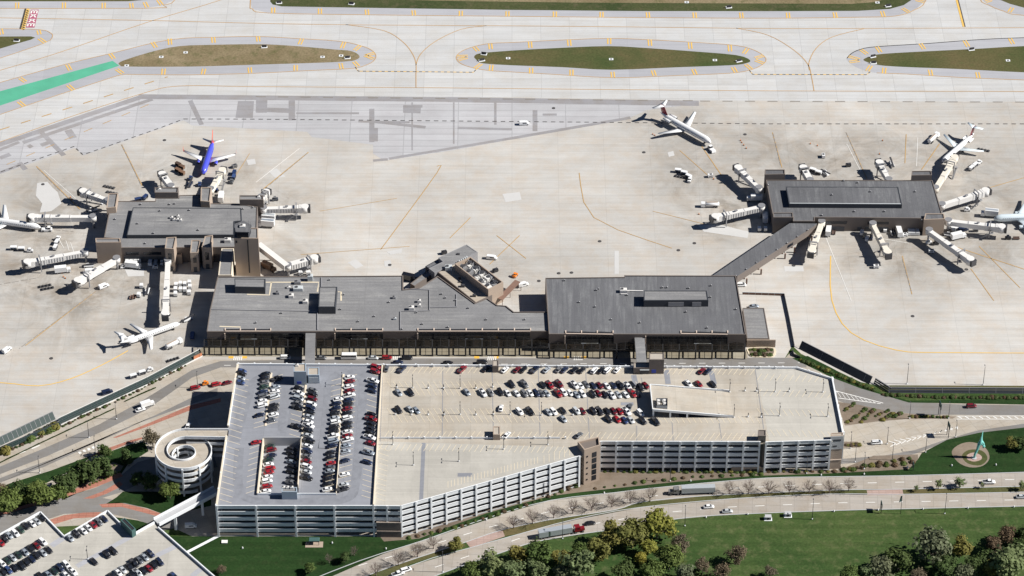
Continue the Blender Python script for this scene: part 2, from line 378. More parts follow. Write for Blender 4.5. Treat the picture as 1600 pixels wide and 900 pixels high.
sheet('grass_strip', [(1545, -60), (1556, -3), (1578, 6), (1600, 12), (1750, 20), (1750, -60)], 'dry_grass', 4)
gp = MB(); gp.face(pts([(-120, 176), (0, 142.5), (176, 95), (186.5, 102.5), (120, 125), (0, 165), (-120, 203)], Z(4))[::-1])
structure('green_painted_area', gp, 'green_paint')

# ---- patches of newer asphalt on the apron
pa = MB()
QI = [0]
def quad(mb, a, b, w, k=4):
    QI[0] += 1; mb.strip(pts([a, b]), w, Z(k + QI[0] * .1))
for a, b, w in (((216, 151), (700, 155.5), 4.2), ((700, 155.5), (1092, 161.5), 4.6), ((222, 151), (-60, 246), 3.6), ((238, 155), (36, 223), 2.6), ((297, 157), (315, 195), 2.4),
        ((65, 207), (100, 243), 2.6), ((-40, 250), (30, 222), 2.2), ((30, 254), (40, 265), 2.6), ((-40, 285), (33, 257), 2), ((0, 247), (16, 241), 3), ((44, 230), (50, 227), 3), ((64, 227), (78, 222), 3),
        ((456, 157), (456, 188), 3.2), ((463, 177), (561, 177), 1.6), ((581, 170), (581, 222), 2.6), ((585, 190), (665, 199), 2.4), ((584, 200), (584, 221), 4.2), ((836, 172), (836, 205), 2.4),
        ((715, 200), (800, 202), 2.0), ((848, 179), (870, 179), 1.8), ((644, 166), (660, 166), 2.4), ((985, 184), (800, 216), 2.2), ((800, 216), (608, 248), 2.0), ((583, 251), (606, 249), 2.0),
        ((774, 160), (774, 195), 1.2), ((709, 160), (709, 225), 0.8), ((644, 160), (644, 235), 0.7), ((400, 171), (452, 173), 4), ((560, 190), (640, 191), 1.6), ((105, 211), (116, 208), 8)):
    quad(pa, a, b, w)
for q in ([(372, 158), (397, 158), (395, 184), (368, 184)], [(400, 153), (418, 153), (417, 176), (400, 176)], [(630, 164), (658, 165), (657, 177), (630, 176)]):
    QI[0] += 1; pa.face(pts(q, Z(4 + QI[0] * .1))[::-1])
structure('asphalt_patch', pa, 'patch_asphalt')
pp = MB()
for q in ([(58, 286), (74, 284), (82, 293), (90, 300), (96, 318), (80, 330), (62, 332), (66, 318), (56, 306)], [(785, 303), (812, 300), (815, 312), (790, 316)], [(385, 250), (398, 248), (400, 256), (388, 258)],
          [(420, 268), (432, 263), (446, 276), (430, 278)], [(543, 410), (556, 405), (568, 415), (556, 420)], [(604, 393), (628, 388), (628, 395), (610, 398)], [(600, 408), (610, 406), (612, 416), (601, 417)],
          [(1043, 238), (1052, 236), (1054, 243), (1045, 245)], [(195, 421), (225, 420), (225, 431), (200, 432)],
          [(1090, 352), (1125, 351), (1170, 362), (1168, 372), (1100, 362)], [(1225, 416), (1255, 416), (1256, 424), (1226, 424)], [(960, 392), (967, 392), (967, 428), (960, 428)]):
    QI[0] += 1; pp.face(pts(q, Z(4 + QI[0] * .1))[::-1])
structure('pale_patch', pp, 'pale_patch')
# ---- painted taxiway markings
ln = MB(); yl = MB(); bl = MB(); wl = MB(); ol = MB(); tl = MB(); ll = MB()
ZM = lambda k: 0.005 * (k + 9)
def line(mb, P, w, k=6, sm=0): mb.strip(pts(smooth(P, False, sm) if sm else P), w, ZM(k))
def outline(P, w): mb = ol; mb.strip(pts(smooth(P, True, 3) + [P[0]]), w, ZM(6))
for P in (I2,): outline(P, 0.45)
line(ol, I1[1:-1], 0.45, sm=3); line(ol, I3[::-1][2:-1] + I3[:9], 0.45, sm=3); line(ol, I4, 0.45, sm=3)
line(ol, TS, 0.5, sm=3); line(ol, TL, 0.5, sm=3); line(ol, TR, 0.5, sm=3)
for P in ([(-100, 26), (0, 28), (230, 32), (400, 36.5), (560, 39), (800, 40.5), (1000, 42.3), (1200, 44.6), (1400, 44.3), (1600, 43.3), (1750, 42)],
          [(-60, 128), (0, 110), (90, 83), (230, 35), (345, 0), (420, -30)],
          [(540, 38.5), (600, 48), (630, 66), (645, 85), (650, 100), (650, 118), (650, 137)], [(760, 40.3), (720, 46), (680, 65), (657, 85), (650, 102)],
          [(1150, 44), (1200, 55), (1240, 78), (1262, 100), (1268, 120), (1272, 142)], [(1350, 45), (1300, 58), (1275, 76), (1264, 98), (1265, 110)],
          [(1750, 144), (1600, 143), (1200, 142), (800, 138.5), (650, 137), (400, 135.5), (280, 134.5), (220, 147), (100, 186), (0, 222), (-100, 258)]):
    line(ol, P, 0.45, sm=4)
for a, b in (((1490, -20), (1506, 42)),): line(yl, [a, b], 1.3); line(bl, [(1492, -20), (1508, 42)], 0.6, 7)
def dashed(mb, P, w, on, off, k=6, ph=0.0):
    W = pts(P); d = ph
    for a, b in zip(W, W[1:]):
        L = (b - a).length; t = -d
        while t < L:
            t0, t1 = max(t, 0), min(t + on, L)
            if t1 > t0: mb.strip([a.lerp(b, t0 / L), a.lerp(b, t1 / L)], w, ZM(k))
            t += on + off
        d = (L + d) % (on + off)
dashed(ll, [(0, 203), (262, 120)], 0.7, 5.2, 6.2); dashed(tl, [(1094, 158), (1600, 159.5), (1700, 160)], 0.65, 5, 6.4); dashed(tl, [(400, 151), (1090, 157.5)], 0.8, 5, 6.4, 7)
dashed(ll, [(-20, 270), (240, 160)], 0.45, 5, 6.2)
for P in ([(-60, 289), (0, 269), (115.6, 229), (129.7, 242), (250, 200), (287, 186), (400, 186.3), (800, 190), (1000, 191.7), (1200, 193.7), (1600, 193.7), (1750, 193)],):
    dashed(bl, P, 0.55, 2.2, 2.0, 7)
for P in ([(555, 105), (560, 111.3), (740, 113), (745, 107.5)], [(1171, 110), (1176, 116.2), (1354, 116.8), (1360, 112)]):
    line(yl, P, .55, 6); dashed(bl, P, .5, 1.6, 1.6, 7)
# paired yellow bars across the shoulders
def bars(outer, inner, off=0.0):
    for (a, b) in zip(outer, inner):
        A, B = at(*a), at(*b); d = (B - A); n = Vector((-d.y, d.x, 0)).normalized() * 0.75
        for s in (-1, 1): yl.strip([A + n * s, B + n * s], 0.7, ZM(7))
bars([(100, 5 + 8), (27, 5 + 8), (162, 13), (206, 12.5), (230, 11.5), (253, 8), (31, 122), (105, 101), (172, 84), (238, 66), (265, 60.5), (333, 58.5), (403, 57), (472, 61), (538, 66), (563, 71), (585, 83), (584, 92), (560, 104), (534, 107.5), (462, 110.5), (391, 114), (317, 116), (255, 116.5), (192, 115), (115, 141), (38, 166), (71, 67), (60, 47.5), (1, 45.5)],
     [(100, 4), (27, 4), (162, 4.5), (205, 5), (226, 3.5), (247, 0), (40, 128), (110, 110), (178, 92), (244, 74.5), (266, 70), (334, 67), (404, 65), (468, 69.5), (534, 75.5), (554, 79), (571, 87), (570, 86.5), (553, 96.5), (532, 99), (462, 102), (390, 105.5), (319, 107.5), (256, 107.5), (182, 108), (106, 133), (29, 158.5), (61, 60), (62, 54), (3, 54)])
bars([(427, 20), (500, 21.8), (574, 23), (647, 24.3), (720, 25), (793, 25.6), (867, 26.6), (940, 27.2), (1013, 27.8), (1086, 28.3), (1159, 28.6), (1232, 28.5), (1306, 28), (1381, 26), (1420, 19), (1444, 3), (1540, 3), (1577, 19)],
     [(427, 12), (500, 13.5), (573, 15), (646, 16.2), (720, 17), (793, 17.6), (867, 18.2), (940, 18.8), (1012, 19.4), (1085, 19.6), (1158, 19.8), (1231, 19.8), (1304, 19.4), (1378, 17.5), (1410, 13), (1431, 0), (1549, 0), (1582, 12)])
bars([(714, 88), (716, 94), (741, 73.5), (766, 68.5), (828, 65.5), (889, 62.5), (952, 60), (1015, 62), (1078, 66.5), (1140, 70.5), (1168, 76), (1193, 87), (1193, 99), (1174, 108.5), (1150, 113), (1087, 116.5), (1023, 118.5), (958, 121), (893, 118), (830, 115), (767, 110.5), (742, 107)],
     [(731, 87.5), (730, 90), (747, 80), (767, 77), (829, 75), (890, 71.8), (952, 69), (1016, 71.8), (1079, 76.5), (1141, 80.5), (1162, 84), (1180, 91), (1180, 94), (1165, 100.5), (1145, 105), (1083, 108), (1020, 110), (957, 112.5), (893, 109), (830, 106), (768, 101.5), (752, 99.5)])
bars([(1326, 88), (1327, 97), (1345, 77.5), (1370, 73), (1438, 68), (1507, 63.5), (1578, 60), (1355, 111), (1381, 115), (1455, 118), (1529, 122)],
     [(1343, 93), (1343, 95), (1355, 84.5), (1376, 82), (1444, 77), (1513, 73), (1583, 69), (1361, 102.5), (1382, 106), (1453, 109), (1527, 113)])
# apron lead-in lines
for P, w in (([(595, 390), (683, 270), (683, 260)], 0.55), ([(905, 270), (928, 340), (1050, 388)], 0.5), ([(703, 372), (735, 340)], 0.5), ([(765, 413), (812, 368)], 0.5), ([(776, 368), (822, 404)], 0.5),
             ([(1298, 400), (1300, 470), (1330, 520), (1400, 547), (1480, 551), (1720, 552)], 0.66), ([(-80, 600), (0, 598), (60, 603), (110, 592), (160, 570), (200, 548)], 0.66), ([(1478, 381), (1660, 440)], 0.6), ([(1517, 420), (1553, 470)], 0.5),
             ([(1530, 385), (1594, 450)], 0.5), ([(1468, 225), (1440, 265)], 0.6), ([(1425, 460), (1410, 400)], 0.5), ([(1540, 295), (1680, 255)], 0.5), ([(1062, 235), (1105, 273)], 0.45), ([(1096, 228), (1128, 275)], 0.6), ([(1207, 207), (1222, 262)], 0.5),
             ([(1322, 207), (1355, 280)], 0.5), ([(1416, 210), (1414, 255)], 0.5), ([(500, 330), (620, 310)], 0.35), ([(470, 398), (640, 385)], 0.4), ([(190, 226), (222, 290)], 0.7), ([(57, 260), (125, 327)], 0.7), ([(482, 238), (412, 295)], 0.7), ([(1020, 330), (1100, 350)], 0.4),
             ([(150, 455), (40, 540)], 0.6), ([(390, 240), (365, 280)], 0.4)):
    line(yl if w > 0.65 and len(P) > 2 else ll, P, w * .8, 6, sm=3 if len(P) > 2 else 0)
for P in ([(1322, 207), (1352, 275)], [(190, 226), (220, 288)], [(59, 263), (122, 325)], [(480, 240), (420, 290)], [(1208, 209), (1220, 260)], [(1410, 405), (1424, 455)], [(150, 455), (30, 545)], [(85, 359), (115, 362)], [(-60, 455), (60, 434)]):
    dashed(tl, P, 0.35, 3, 1.0, 7)
for P in ([(1323, 225), (1345, 268)], [(1434, 215), (1432, 260)], [(468, 232), (400, 285)], [(68, 266), (118, 310)], [(1330, 365), (1420, 380)], [(1290, 370), (1330, 470)], [(100, 388), (92, 374)], [(108, 392), (103, 376)], [(116, 396), (110, 379)]):
    line(wl, P, 0.24, 6)
# runway hold sign painted on the taxiway, top left
rp = MB()
def sign_pt(u, v): return (46 + 14 * u - 6.5 * v * 1.9, 15.5 + 28 * v)
q = [(40.5, 43), (54, 43), (60.5, 15), (48.5, 15)]
rp.face(pts(q, ZM(7))[::-1]); structure('painted_hold_sign', rp, 'red_paint')
def hs(u, v):   # u across the panel, v from its far end to its near end
    a = Vector((48.5, 15)).lerp(Vector((60.5, 15)), u); b = Vector((40.5, 43)).lerp(Vector((54, 43)), u); c = a.lerp(b, v); return (c.x, c.y)
def glyph(v0, strokes):
    for u0, v0_, u1, v1_ in strokes: wl.strip(pts([hs(u0, v0 + v0_ * 0.2), hs(u1, v0 + v1_ * 0.2)]), 0.75, ZM(8))
GE = ((.15, .1, .85, .1), (.15, .1, .15, .9), (.5, .1, .5, .8), (.85, .1, .85, .9)); GK = ((.15, .15, .85, .15), (.5, .2, .15, .9), (.5, .2, .85, .9))
for v0, G in ((.04, GE), (.26, GK), (.52, GK), (.76, GE)): glyph(v0, G)
for v in range(10):
    a = Vector((38.5, 14)).lerp(Vector((30, 46)), v / 10 + 0.03); b = Vector((45.5, 14)).lerp(Vector((37.5, 46)), v / 10 + 0.03)
    yl.strip(pts([tuple(a.lerp(b, .4)), (b.x, b.y + 2)]), 2.2, ZM(7)); bl.strip(pts([tuple(a), tuple(a.lerp(b, .4))]), 1.9, ZM(7)); bl.strip(pts([(a.lerp(b, .5).x, a.y + 1), (b.x, b.y + 3)]), 0.6, ZM(8))
structure('taxiway_line', ol, 'orange_line'); structure('stand_line', ll, 'lead_line'); structure('taxiway_dash', tl, 'tyre_stain')
structure('yellow_marking', yl, 'faded_yellow'); structure('black_marking', bl, 'black_paint'); structure('white_marking', wl, 'white_paint')

# ================================================================== ROADS (landside)
sheet('forecourt', [(310, 562), (1226, 560), (1238, 548), (1252, 560), (1300, 588), (1345, 605), (1420, 628), (1620, 628), (1620, 700), (1440, 738), (1300, 742), (900, 778), (600, 850), (300, 838), (250, 815), (-60, 830), (-200, 860), (-200, 795), (0, 705)], 'road_concrete', 1)
sheet('road', [(300, 590), (345, 574), (1260, 574), (1260, 560), (1240, 559), (600, 560), (345, 564), (300, 578), (217, 629), (155, 663), (70, 700), (0, 729), (-150, 790), (-150, 806), (0, 741), (75, 712), (160, 674), (230, 640)], 'road_asphalt', 2)
sheet('road', [(340, 606), (300, 621), (240, 650), (184, 677), (90, 714), (0, 747), (-150, 800), (-150, 812), (0, 754), (70, 729), (122, 705), (200, 667), (300, 631), (340, 618)], 'road_asphalt', 2)
sheet('brick_strip', [(345, 622), (298, 633), (235, 660), (176, 684), (182, 684), (240, 663), (300, 640), (345, 628)], 'brick_paving', 3)
sheet('brick_strip', [(222, 683), (200, 689), (172, 699), (150, 708), (140, 714), (155, 712), (176, 703), (204, 692), (222, 686)], 'brick_paving', 3)
sheet('lawn', [(-60, 790), (13, 756), (80, 735), (142, 712), (128, 727), (78, 752), (40, 770), (0, 790), (-60, 812)], 'lawn', 2)
sheet('lawn', [(142, 728), (170, 706), (204, 694), (226, 690), (232, 705), (200, 725), (190, 740), (150, 757), (100, 785), (50, 792), (-60, 830), (-60, 812), (60, 770)], 'lawn', 2)
sheet('planting_bed', [(176, 722), (193, 728), (185, 741), (150, 757), (110, 776), (96, 782), (105, 770), (140, 748)], 'mulch', 3)
lowroad = [(-150, 855), (0, 806), (90, 780), (150, 762), (190, 742), (215, 722), (245, 714), (330, 700), (340, 730), (240, 745), (215, 757), (190, 769), (160, 778), (200, 785), (250, 803), (275, 825), (255, 829), (215, 812), (160, 800), (100, 803), (0, 835), (-150, 885)]
sheet('road', lowroad, 'road_asphalt', 3)
sheet('brick_strip', [(-100, 826), (0, 800), (60, 783), (120, 763), (188, 738), (192, 744), (150, 761), (100, 777), (40, 794), (0, 806), (-100, 840)], 'brick_paving', 4)
sheet('brick_strip', [(130, 779), (160, 768), (187, 752), (192, 757), (184, 763), (165, 772), (145, 779)], 'brick_paving', 4)
sheet('brick_strip', [(155, 788), (185, 785), (230, 795), (262, 806), (258, 810), (225, 801), (190, 792), (160, 793)], 'brick_paving', 4)
sheet('brick_strip', [(78, 812), (100, 805), (130, 801), (158, 800), (150, 808), (115, 810), (85, 819)], 'brick_paving', 4)
sheet('lawn', [(166, 787), (182, 777), (192, 768), (235, 768), (330, 770), (330, 790), (262, 806), (230, 794), (195, 786)], 'lawn', 4)
sheet('lawn', [(180, 808), (215, 813), (238, 820), (225, 830), (195, 828)], 'lawn', 4)
sheet('lawn', [(240, 838), (345, 838), (595, 838), (640, 845), (700, 828), (770, 800), (780, 806), (660, 845), (600, 865), (520, 900), (440, 940), (200, 940), (200, 850)], 'lawn', 4)
sheet('planting_bed', [(590, 834), (640, 836), (760, 795), (880, 752), (940, 733), (1200, 733), (1310, 735), (1365, 712), (1434, 710), (1435, 718), (1420, 733), (1300, 740.5), (1180, 744.5), (1060, 753.5), (960, 764), (860, 776), (760, 803.5), (660, 841), (600, 846)], 'mulch', 5)
sheet('lawn', [(600, 861), (640, 848), (660, 839.5), (710, 820), (760, 802), (810, 788), (860, 775), (910, 768.5), (960, 763), (1060, 752.5), (1180, 743.5), (1300, 739.5), (1420, 733), (1434, 718), (1440, 708), (1480, 687), (1530, 676), (1600, 668), (1750, 660), (1750, 734), (1600, 738), (1425, 743), (1300, 745), (1200, 747), (1100, 755), (1000, 765), (960, 770), (860, 782), (760, 810), (660, 845), (600, 865)], 'lawn', 6)
up = [(440, 925), (560, 877), (660, 845), (760, 810), (860, 782), (960, 770), (1000, 765), (1100, 755), (1200, 747), (1300, 745), (1425, 743), (1600, 738), (1800, 732)]
lo = [(1800, 756), (1600, 760), (1411, 764.5), (1300, 766), (1100, 775), (1000, 785), (960, 797), (860, 812), (785, 828), (725, 848), (610, 886), (480, 935)]
sheet('highway', up + lo, 'highway_concrete', 3)
up2 = [(520, 945), (642, 884), (735, 856), (810, 835), (900, 811), (1000, 793), (1150, 779), (1300, 772), (1412, 772.5), (1600, 769), (1800, 765)]
lo2 = [(1800, 787), (1600, 791), (1425, 795), (1300, 798), (1125, 805), (1050, 812), (985, 824), (910, 834), (835, 847), (785, 863), (690, 896), (600, 935)]
sheet('highway', up2 + lo2, 'highway_concrete', 3)
sheet('median', [(480, 935), (610, 886), (725, 848), (728, 854), (642, 881), (520, 943)], 'dry_grass', 3)
sheet('median', [(785, 828), (860, 812), (960, 797), (1000, 785), (1100, 775), (1300, 766), (1353, 766), (1355, 773), (1300, 772.5), (1150, 779), (1000, 793), (900, 812), (810, 834), (788, 838)], 'dry_grass', 3)
sheet('median', [(1411, 764.5), (1600, 760), (1800, 756), (1800, 765), (1600, 769), (1413, 773)], 'dry_grass', 3)
sheet('brick_crossing', [(728, 847), (785, 828), (789, 838), (735, 856)], 'brick_pale', 4)
sheet('brick_crossing', [(1354, 766), (1410, 764.5), (1412, 773), (1356, 774)], 'brick_pale', 4)
for P in (up, lo[::-1], up2, lo2[::-1]):
    kb = MB(); W = pts(smooth(P, False, 3))
    kb.m = 0
    for a, b in zip(W, W[1:]): kb.beam(a, b, 0.35, 0.12)
    structure('kerb', kb, 'grey_concrete')
sheet('sidewalk', [(305, 557), (318, 540), (858, 540), (858, 546), (1168, 547), (1168, 560), (600, 557.5), (318, 557)], 'sidewalk_tan', 3)
# right-hand approach roads
sheet('road', [(1296, 588), (1345, 606), (1420, 628), (1500, 632), (1700, 634), (1700, 650), (1500, 648), (1440, 648), (1380, 642), (1320, 630), (1300, 622)], 'road_asphalt', 2)
sheet('road', [(1300, 718), (1380, 712), (1430, 703), (1480, 686), (1530, 672), (1600, 662), (1700, 655), (1700, 662), (1600, 668), (1530, 677), (1480, 690), (1430, 709), (1380, 720), (1300, 726)], 'road_asphalt', 2)
sheet('planting_bed', [(1308, 628), (1340, 632), (1400, 645), (1495, 651), (1488, 654), (1415, 655), (1375, 658), (1320, 665)], 'mulch', 3)
sheet('planting_bed', [(1318, 690), (1340, 690), (1344, 699), (1316, 700)], 'mulch', 3)
sheet('lawn', [(1372, 602), (1700, 603), (1700, 612), (1376, 612)], 'dry_grass', 3)
sheet('lawn', [(1238, 560), (1262, 556), (1300, 575), (1345, 600), (1370, 612), (1420, 626), (1700, 622), (1700, 634), (1480, 630), (1420, 629), (1345, 607), (1300, 590)], 'lawn', 3)
sheet('statue_plinth_gravel', smooth([(1487, 706), (1500, 694), (1520, 691), (1540, 700), (1546, 716), (1535, 728), (1515, 730), (1497, 722)], True, 4), 'mulch', 7)
sheet('grass_ring', smooth([(1503, 712), (1514, 703), (1534, 704), (1543, 716), (1532, 727), (1512, 724)], True, 4), 'dry_grass', 8)
sheet('brick_circle', smooth([(1511, 711), (1522, 707), (1533, 712), (1533, 718), (1522, 721), (1512, 718)], True, 4), 'brick_pale', 9)
rl = MB()
line(rl, [(1306, 611), (1380, 630)], 0.4, 4); line(rl, [(1310, 622), (1376, 631)], 0.4, 4)
for k in range(9): line(rl, [(1308 + k * 7, 612 + k * 1.9), (1314 + k * 7, 621 + k * 1.2)], 0.22, 4)
for k in range(13): line(rl, [(1388 + k * 9, 689 - k * 1.5), (1400 + k * 8, 693 - k * 2.3)], 0.4, 4); line(rl, [(1400 + k * 8, 693 - k * 2.3), (1391 + k * 8.5, 698 - k * 2.4)], 0.4, 4)
for k in range(16): line(rl, [(1497 + k * 11, 651), (1503 + k * 11, 654)], 0.5, 4)
line(rl, [(1495, 650.5), (1700, 649.5)], 0.35, 4); line(rl, [(1495, 655), (1700, 655)], 0.35, 4)
dashed(rl, [(155, 696), (120, 709)], 1.6, 1.2, 1.0, 4); dashed(rl, [(62, 696), (30, 709)], 0.6, 4, 3, 4)
for P in ([(1800, 778), (1600, 781), (1425, 784), (1300, 786), (1125, 793), (1050, 800), (985, 809), (900, 823), (810, 842), (735, 868), (660, 893)], [(560, 884), (660, 856), (760, 825), (860, 799), (960, 783), (1100, 765), (1300, 756), (1600, 749)]):
    dashed(rl, P, 0.35, 4, 8, 5)
dashed(rl, [(350, 571), (1250, 567)], 0.3, 3, 6, 4)
for x0 in (366, 612, 763, 898):
    for k in range(5): line(rl, [(x0 + k * 3, 557), (x0 + k * 3 - 1, 563)], 0.45, 4)
structure('road_marking', rl, 'white_paint')
ys = MB()
for x in (361, 382, 586, 604, 745, 775, 885, 912):
    ys.face(pts([(x - 4, 556.5), (x + 4, 556.5), (x + 4, 560), (x - 4, 560)], Z(5))[::-1])
structure('kerb_ramp', ys, 'yellow_paint')
# ================================================================== BUILDINGS
def inset(P, d):
    n = len(P); area = sum(P[i][0] * P[(i + 1) % n][1] - P[(i + 1) % n][0] * P[i][1] for i in range(n)); s = 1 if area > 0 else -1
    out = []
    for i in range(n):
        a, b, c = Vector(P[i - 1][:2]), Vector(P[i][:2]), Vector(P[(i + 1) % n][:2])
        e1 = (b - a).normalized(); e2 = (c - b).normalized()
        n1 = Vector((-e1.y, e1.x)) * s; n2 = Vector((-e2.y, e2.x)) * s
        k = n1 + n2; q = k / max(0.3, k.dot(n1)) if k.length > 1e-6 else n1
        out.append((b.x + q.x * d, b.y + q.y * d))
    return out

def root_of(name, label, cat, x, y, group=None):
    return thing(name, label, cat, at(x, y, 0), group, world=True)

def block(root, px, z1, z0=0.0, wall='brown_shade_precast', roof='roof_gravel', par=0.45, thick=0.4, wname='wall', rname='roof', base=None):
    """walls with a parapet round a flat roof; px = the parapet's outline in the photo"""
    P = [(v.x, v.y) for v in pts(px, z1 + par)]
    I = inset(P, thick)
    w = MB(); w.prism(P, z0, z1 + par, top=False)
    n = len(P)
    for i in range(n):
        j = (i + 1) % n
        w.face([(*P[i], z1 + par), (*P[j], z1 + par), (*I[j], z1 + par), (*I[i], z1 + par)])
        w.face([(*I[i], z1 + par), (*I[j], z1 + par), (*I[j], z1), (*I[i], z1)])
    wo = w.build(wname, wall, root)
    r = MB(); r.face([(*p, z1) for p in I]); ro = r.build(rname, roof, root)
    return P, wo, ro

def wall_panels(root, A, B, spans, z0, z1, mat, name, off=0.05, depth=0.12):
    """thin boxes set on the wall A-B (world points); spans are fractions along it"""
    A, B = Vector((A[0], A[1], 0)), Vector((B[0], B[1], 0)); d = B - A; L = d.length; u = d / L; nrm = Vector((u.y, -u.x, 0))
    out = []
    for s0, s1 in spans:
        c = A + u * L * (s0 + s1) / 2 + nrm * off
        m = MB(); m.box((c.x, c.y, z0), (L * (s1 - s0), depth, z1 - z0), math.atan2(u.y, u.x))
        out.append(m.build(name, mat, root))
    return out

def unit(root, x, y, z, sx, sy, sz, mat='grey_metal', name='roof_unit', yaw=0.0):
    c = at(x, y, z); m = MB()
    m.box(c, (sx, sy, sz), yaw); m.box((c.x, c.y, z + sz), (sx * .8, sy * .8, 0.15), yaw)
    m.m = 1; m.tube((c.x - sx * .18, c.y, z + sz + 0.1), (c.x - sx * .18, c.y, z + sz + 0.3), min(sx, sy) * .3, n=10)
    return m.build(name, [mat, 'dark_metal'], root)
def vent(root, x, y, z, h=0.7, r=0.28):
    c = at(x, y, z); m = MB(); m.tube(c, (c.x, c.y, z + h), r, n=8); m.m = 1; m.tube((c.x, c.y, z + h), (c.x, c.y, z + h + .25), r * 1.6, r * .7, n=8)
    return m.build('vent', ['dark_metal', 'grey_metal'], root)

ZL, ZR = 9.0, 10.0
# ---------------------------------------------------------------- terminal, left half
TL_ = root_of('terminal_building', 'long low terminal with grey gravel roof and brown walls left of the dark roofed hall', 'terminal', 590, 543)
PX = [(340, 432), (630, 430.5), (630, 452), (655, 449), (684, 431), (742, 473), (761, 465.5), (777, 476.5), (791, 477.5), (803, 487), (857.5, 487), (857.5, 517.5), (323, 518), (328, 484)]
block(TL_, PX, ZL)
b = MB()   # raised bars on joints, some in place of shadow lines at steps left flat
for a, c in (((625.5, 487), (625.5, 516)), ((626, 487), (671, 486)), ((671, 454), (671, 486)), ((671, 481), (713, 480)), ((713, 460), (713, 480)), ((496, 484), (496, 516)), ((328, 484), (496, 487)), ((633, 452), (672, 453.5)), ((502, 434), (502, 450))):
    b = MB(); b.beam(at(*a, ZL), at(*c, ZL), 0.35, 0.4); b.build('seam_shade_bar', 'trim_grey', TL_)
b = MB()
for P in ([(415, 441), (498, 441), (496, 456)], [(386, 460), (421, 461), (424, 441)], [(343, 510), (376, 511)], [(528, 456), (533, 456), (533, 470)]):
    b = MB(); b.strip(pts(P, ZL), 0.7, ZL + .03); b.build('roof_walkway', 'stall_paint', TL_)
PHW = dict(wall='dark_steel', roof='roof_gravel', par=0.2)
block(TL_, [(366, 435), (415, 435.5), (414, 449), (367, 448)], ZL + 3.7, ZL, wname='penthouse_wall', rname='penthouse_roof', **PHW)
block(TL_, [(499, 448), (527, 448), (524, 479.5), (497.5, 479.5)], ZL + 3.9, ZL, wname='penthouse_wall', rname='penthouse_roof', **PHW)
for x, y, sx, sy, sz, mt in ((465, 443, 3, 2, 1.4, 'grey_metal'), (466, 453, 4.4, 2.6, 1.6, 'pale_steel'), (485, 438, 2.4, 2.2, 3.0, 'pale_steel'), (434, 459, 1.6, 1.6, 1.2, 'grey_metal'), (455, 464, 2.2, 2.2, 1.4, 'white_metal'), (477, 473, 2.2, 2.2, 1.5, 'white_metal'),
                            (451, 450, 1.6, 1.2, .8, 'white_metal'), (643, 484, 2.4, 2, 1.8, 'white_metal'), (655, 479, 1.6, 1.4, 1.3, 'white_metal'), (655, 472, 1.6, 1.4, 1.2, 'white_metal'), (616, 466, 1.4, 1.4, 1, 'grey_metal'), (617, 499, 1.4, 1, .8, 'pale_steel')):
    unit(TL_, x, y, ZL, sx, sy, sz, mt)
for x, y in ((515, 438), (537, 461), (532, 484), (608, 473), (585, 495), (560, 503), (696, 466), (712, 470), (690, 460), (732, 482), (651, 489), (660, 507), (760, 500), (700, 512), (628, 515), (400, 505), (820, 500), (440, 490)):
    vent(TL_, x, y, ZL)
# ---------------------------------------------------------------- terminal, right half
TR_ = root_of('terminal_hall', 'dark membrane roofed terminal hall right of the grey roofed half', 'terminal', 1010, 553)
block(TR_, [(852, 434), (975, 432.5), (975, 430), (1150, 430.5), (1165.5, 522.5), (857.6, 521.8)], ZR, roof='roof_membrane')
block(TR_, [(1006, 454), (1104.5, 454), (1107, 469), (1006, 469.5)], ZR + 3.6, ZR, wname='penthouse_wall', rname='penthouse_roof', **PHW)
A, B = at(1006, 469.5, ZR + 3.8), at(1107, 469, ZR + 3.8)
wall_panels(TR_, A, B, [(.38, .62), (.75, .89)], ZR + .3, ZR + 2.7, 'grey_metal', 'louvre', 0.06)
unit(TR_, 974, 456, ZR, 3.2, 2.2, 1.6, 'white_metal')
b = MB(); b.beam(at(980, 455, ZR + .1), at(1005, 455.5, ZR + .1), 0.5, 0.5); b.beam(at(970, 460, ZR + .1), at(980, 460, ZR + .1), 0.4, 0.4); b.build('roof_duct', 'white_metal', TR_)
for x, y in ((882, 439), (935, 452), (932, 454), (1035, 450), (1042, 450), (1076, 451), (1111, 447), (1110, 465), (1150, 484), (1072, 488), (905, 473), (930, 480), (980, 462), (1105, 513), (955, 500), (1000, 505)):
    vent(TR_, x, y, ZR)
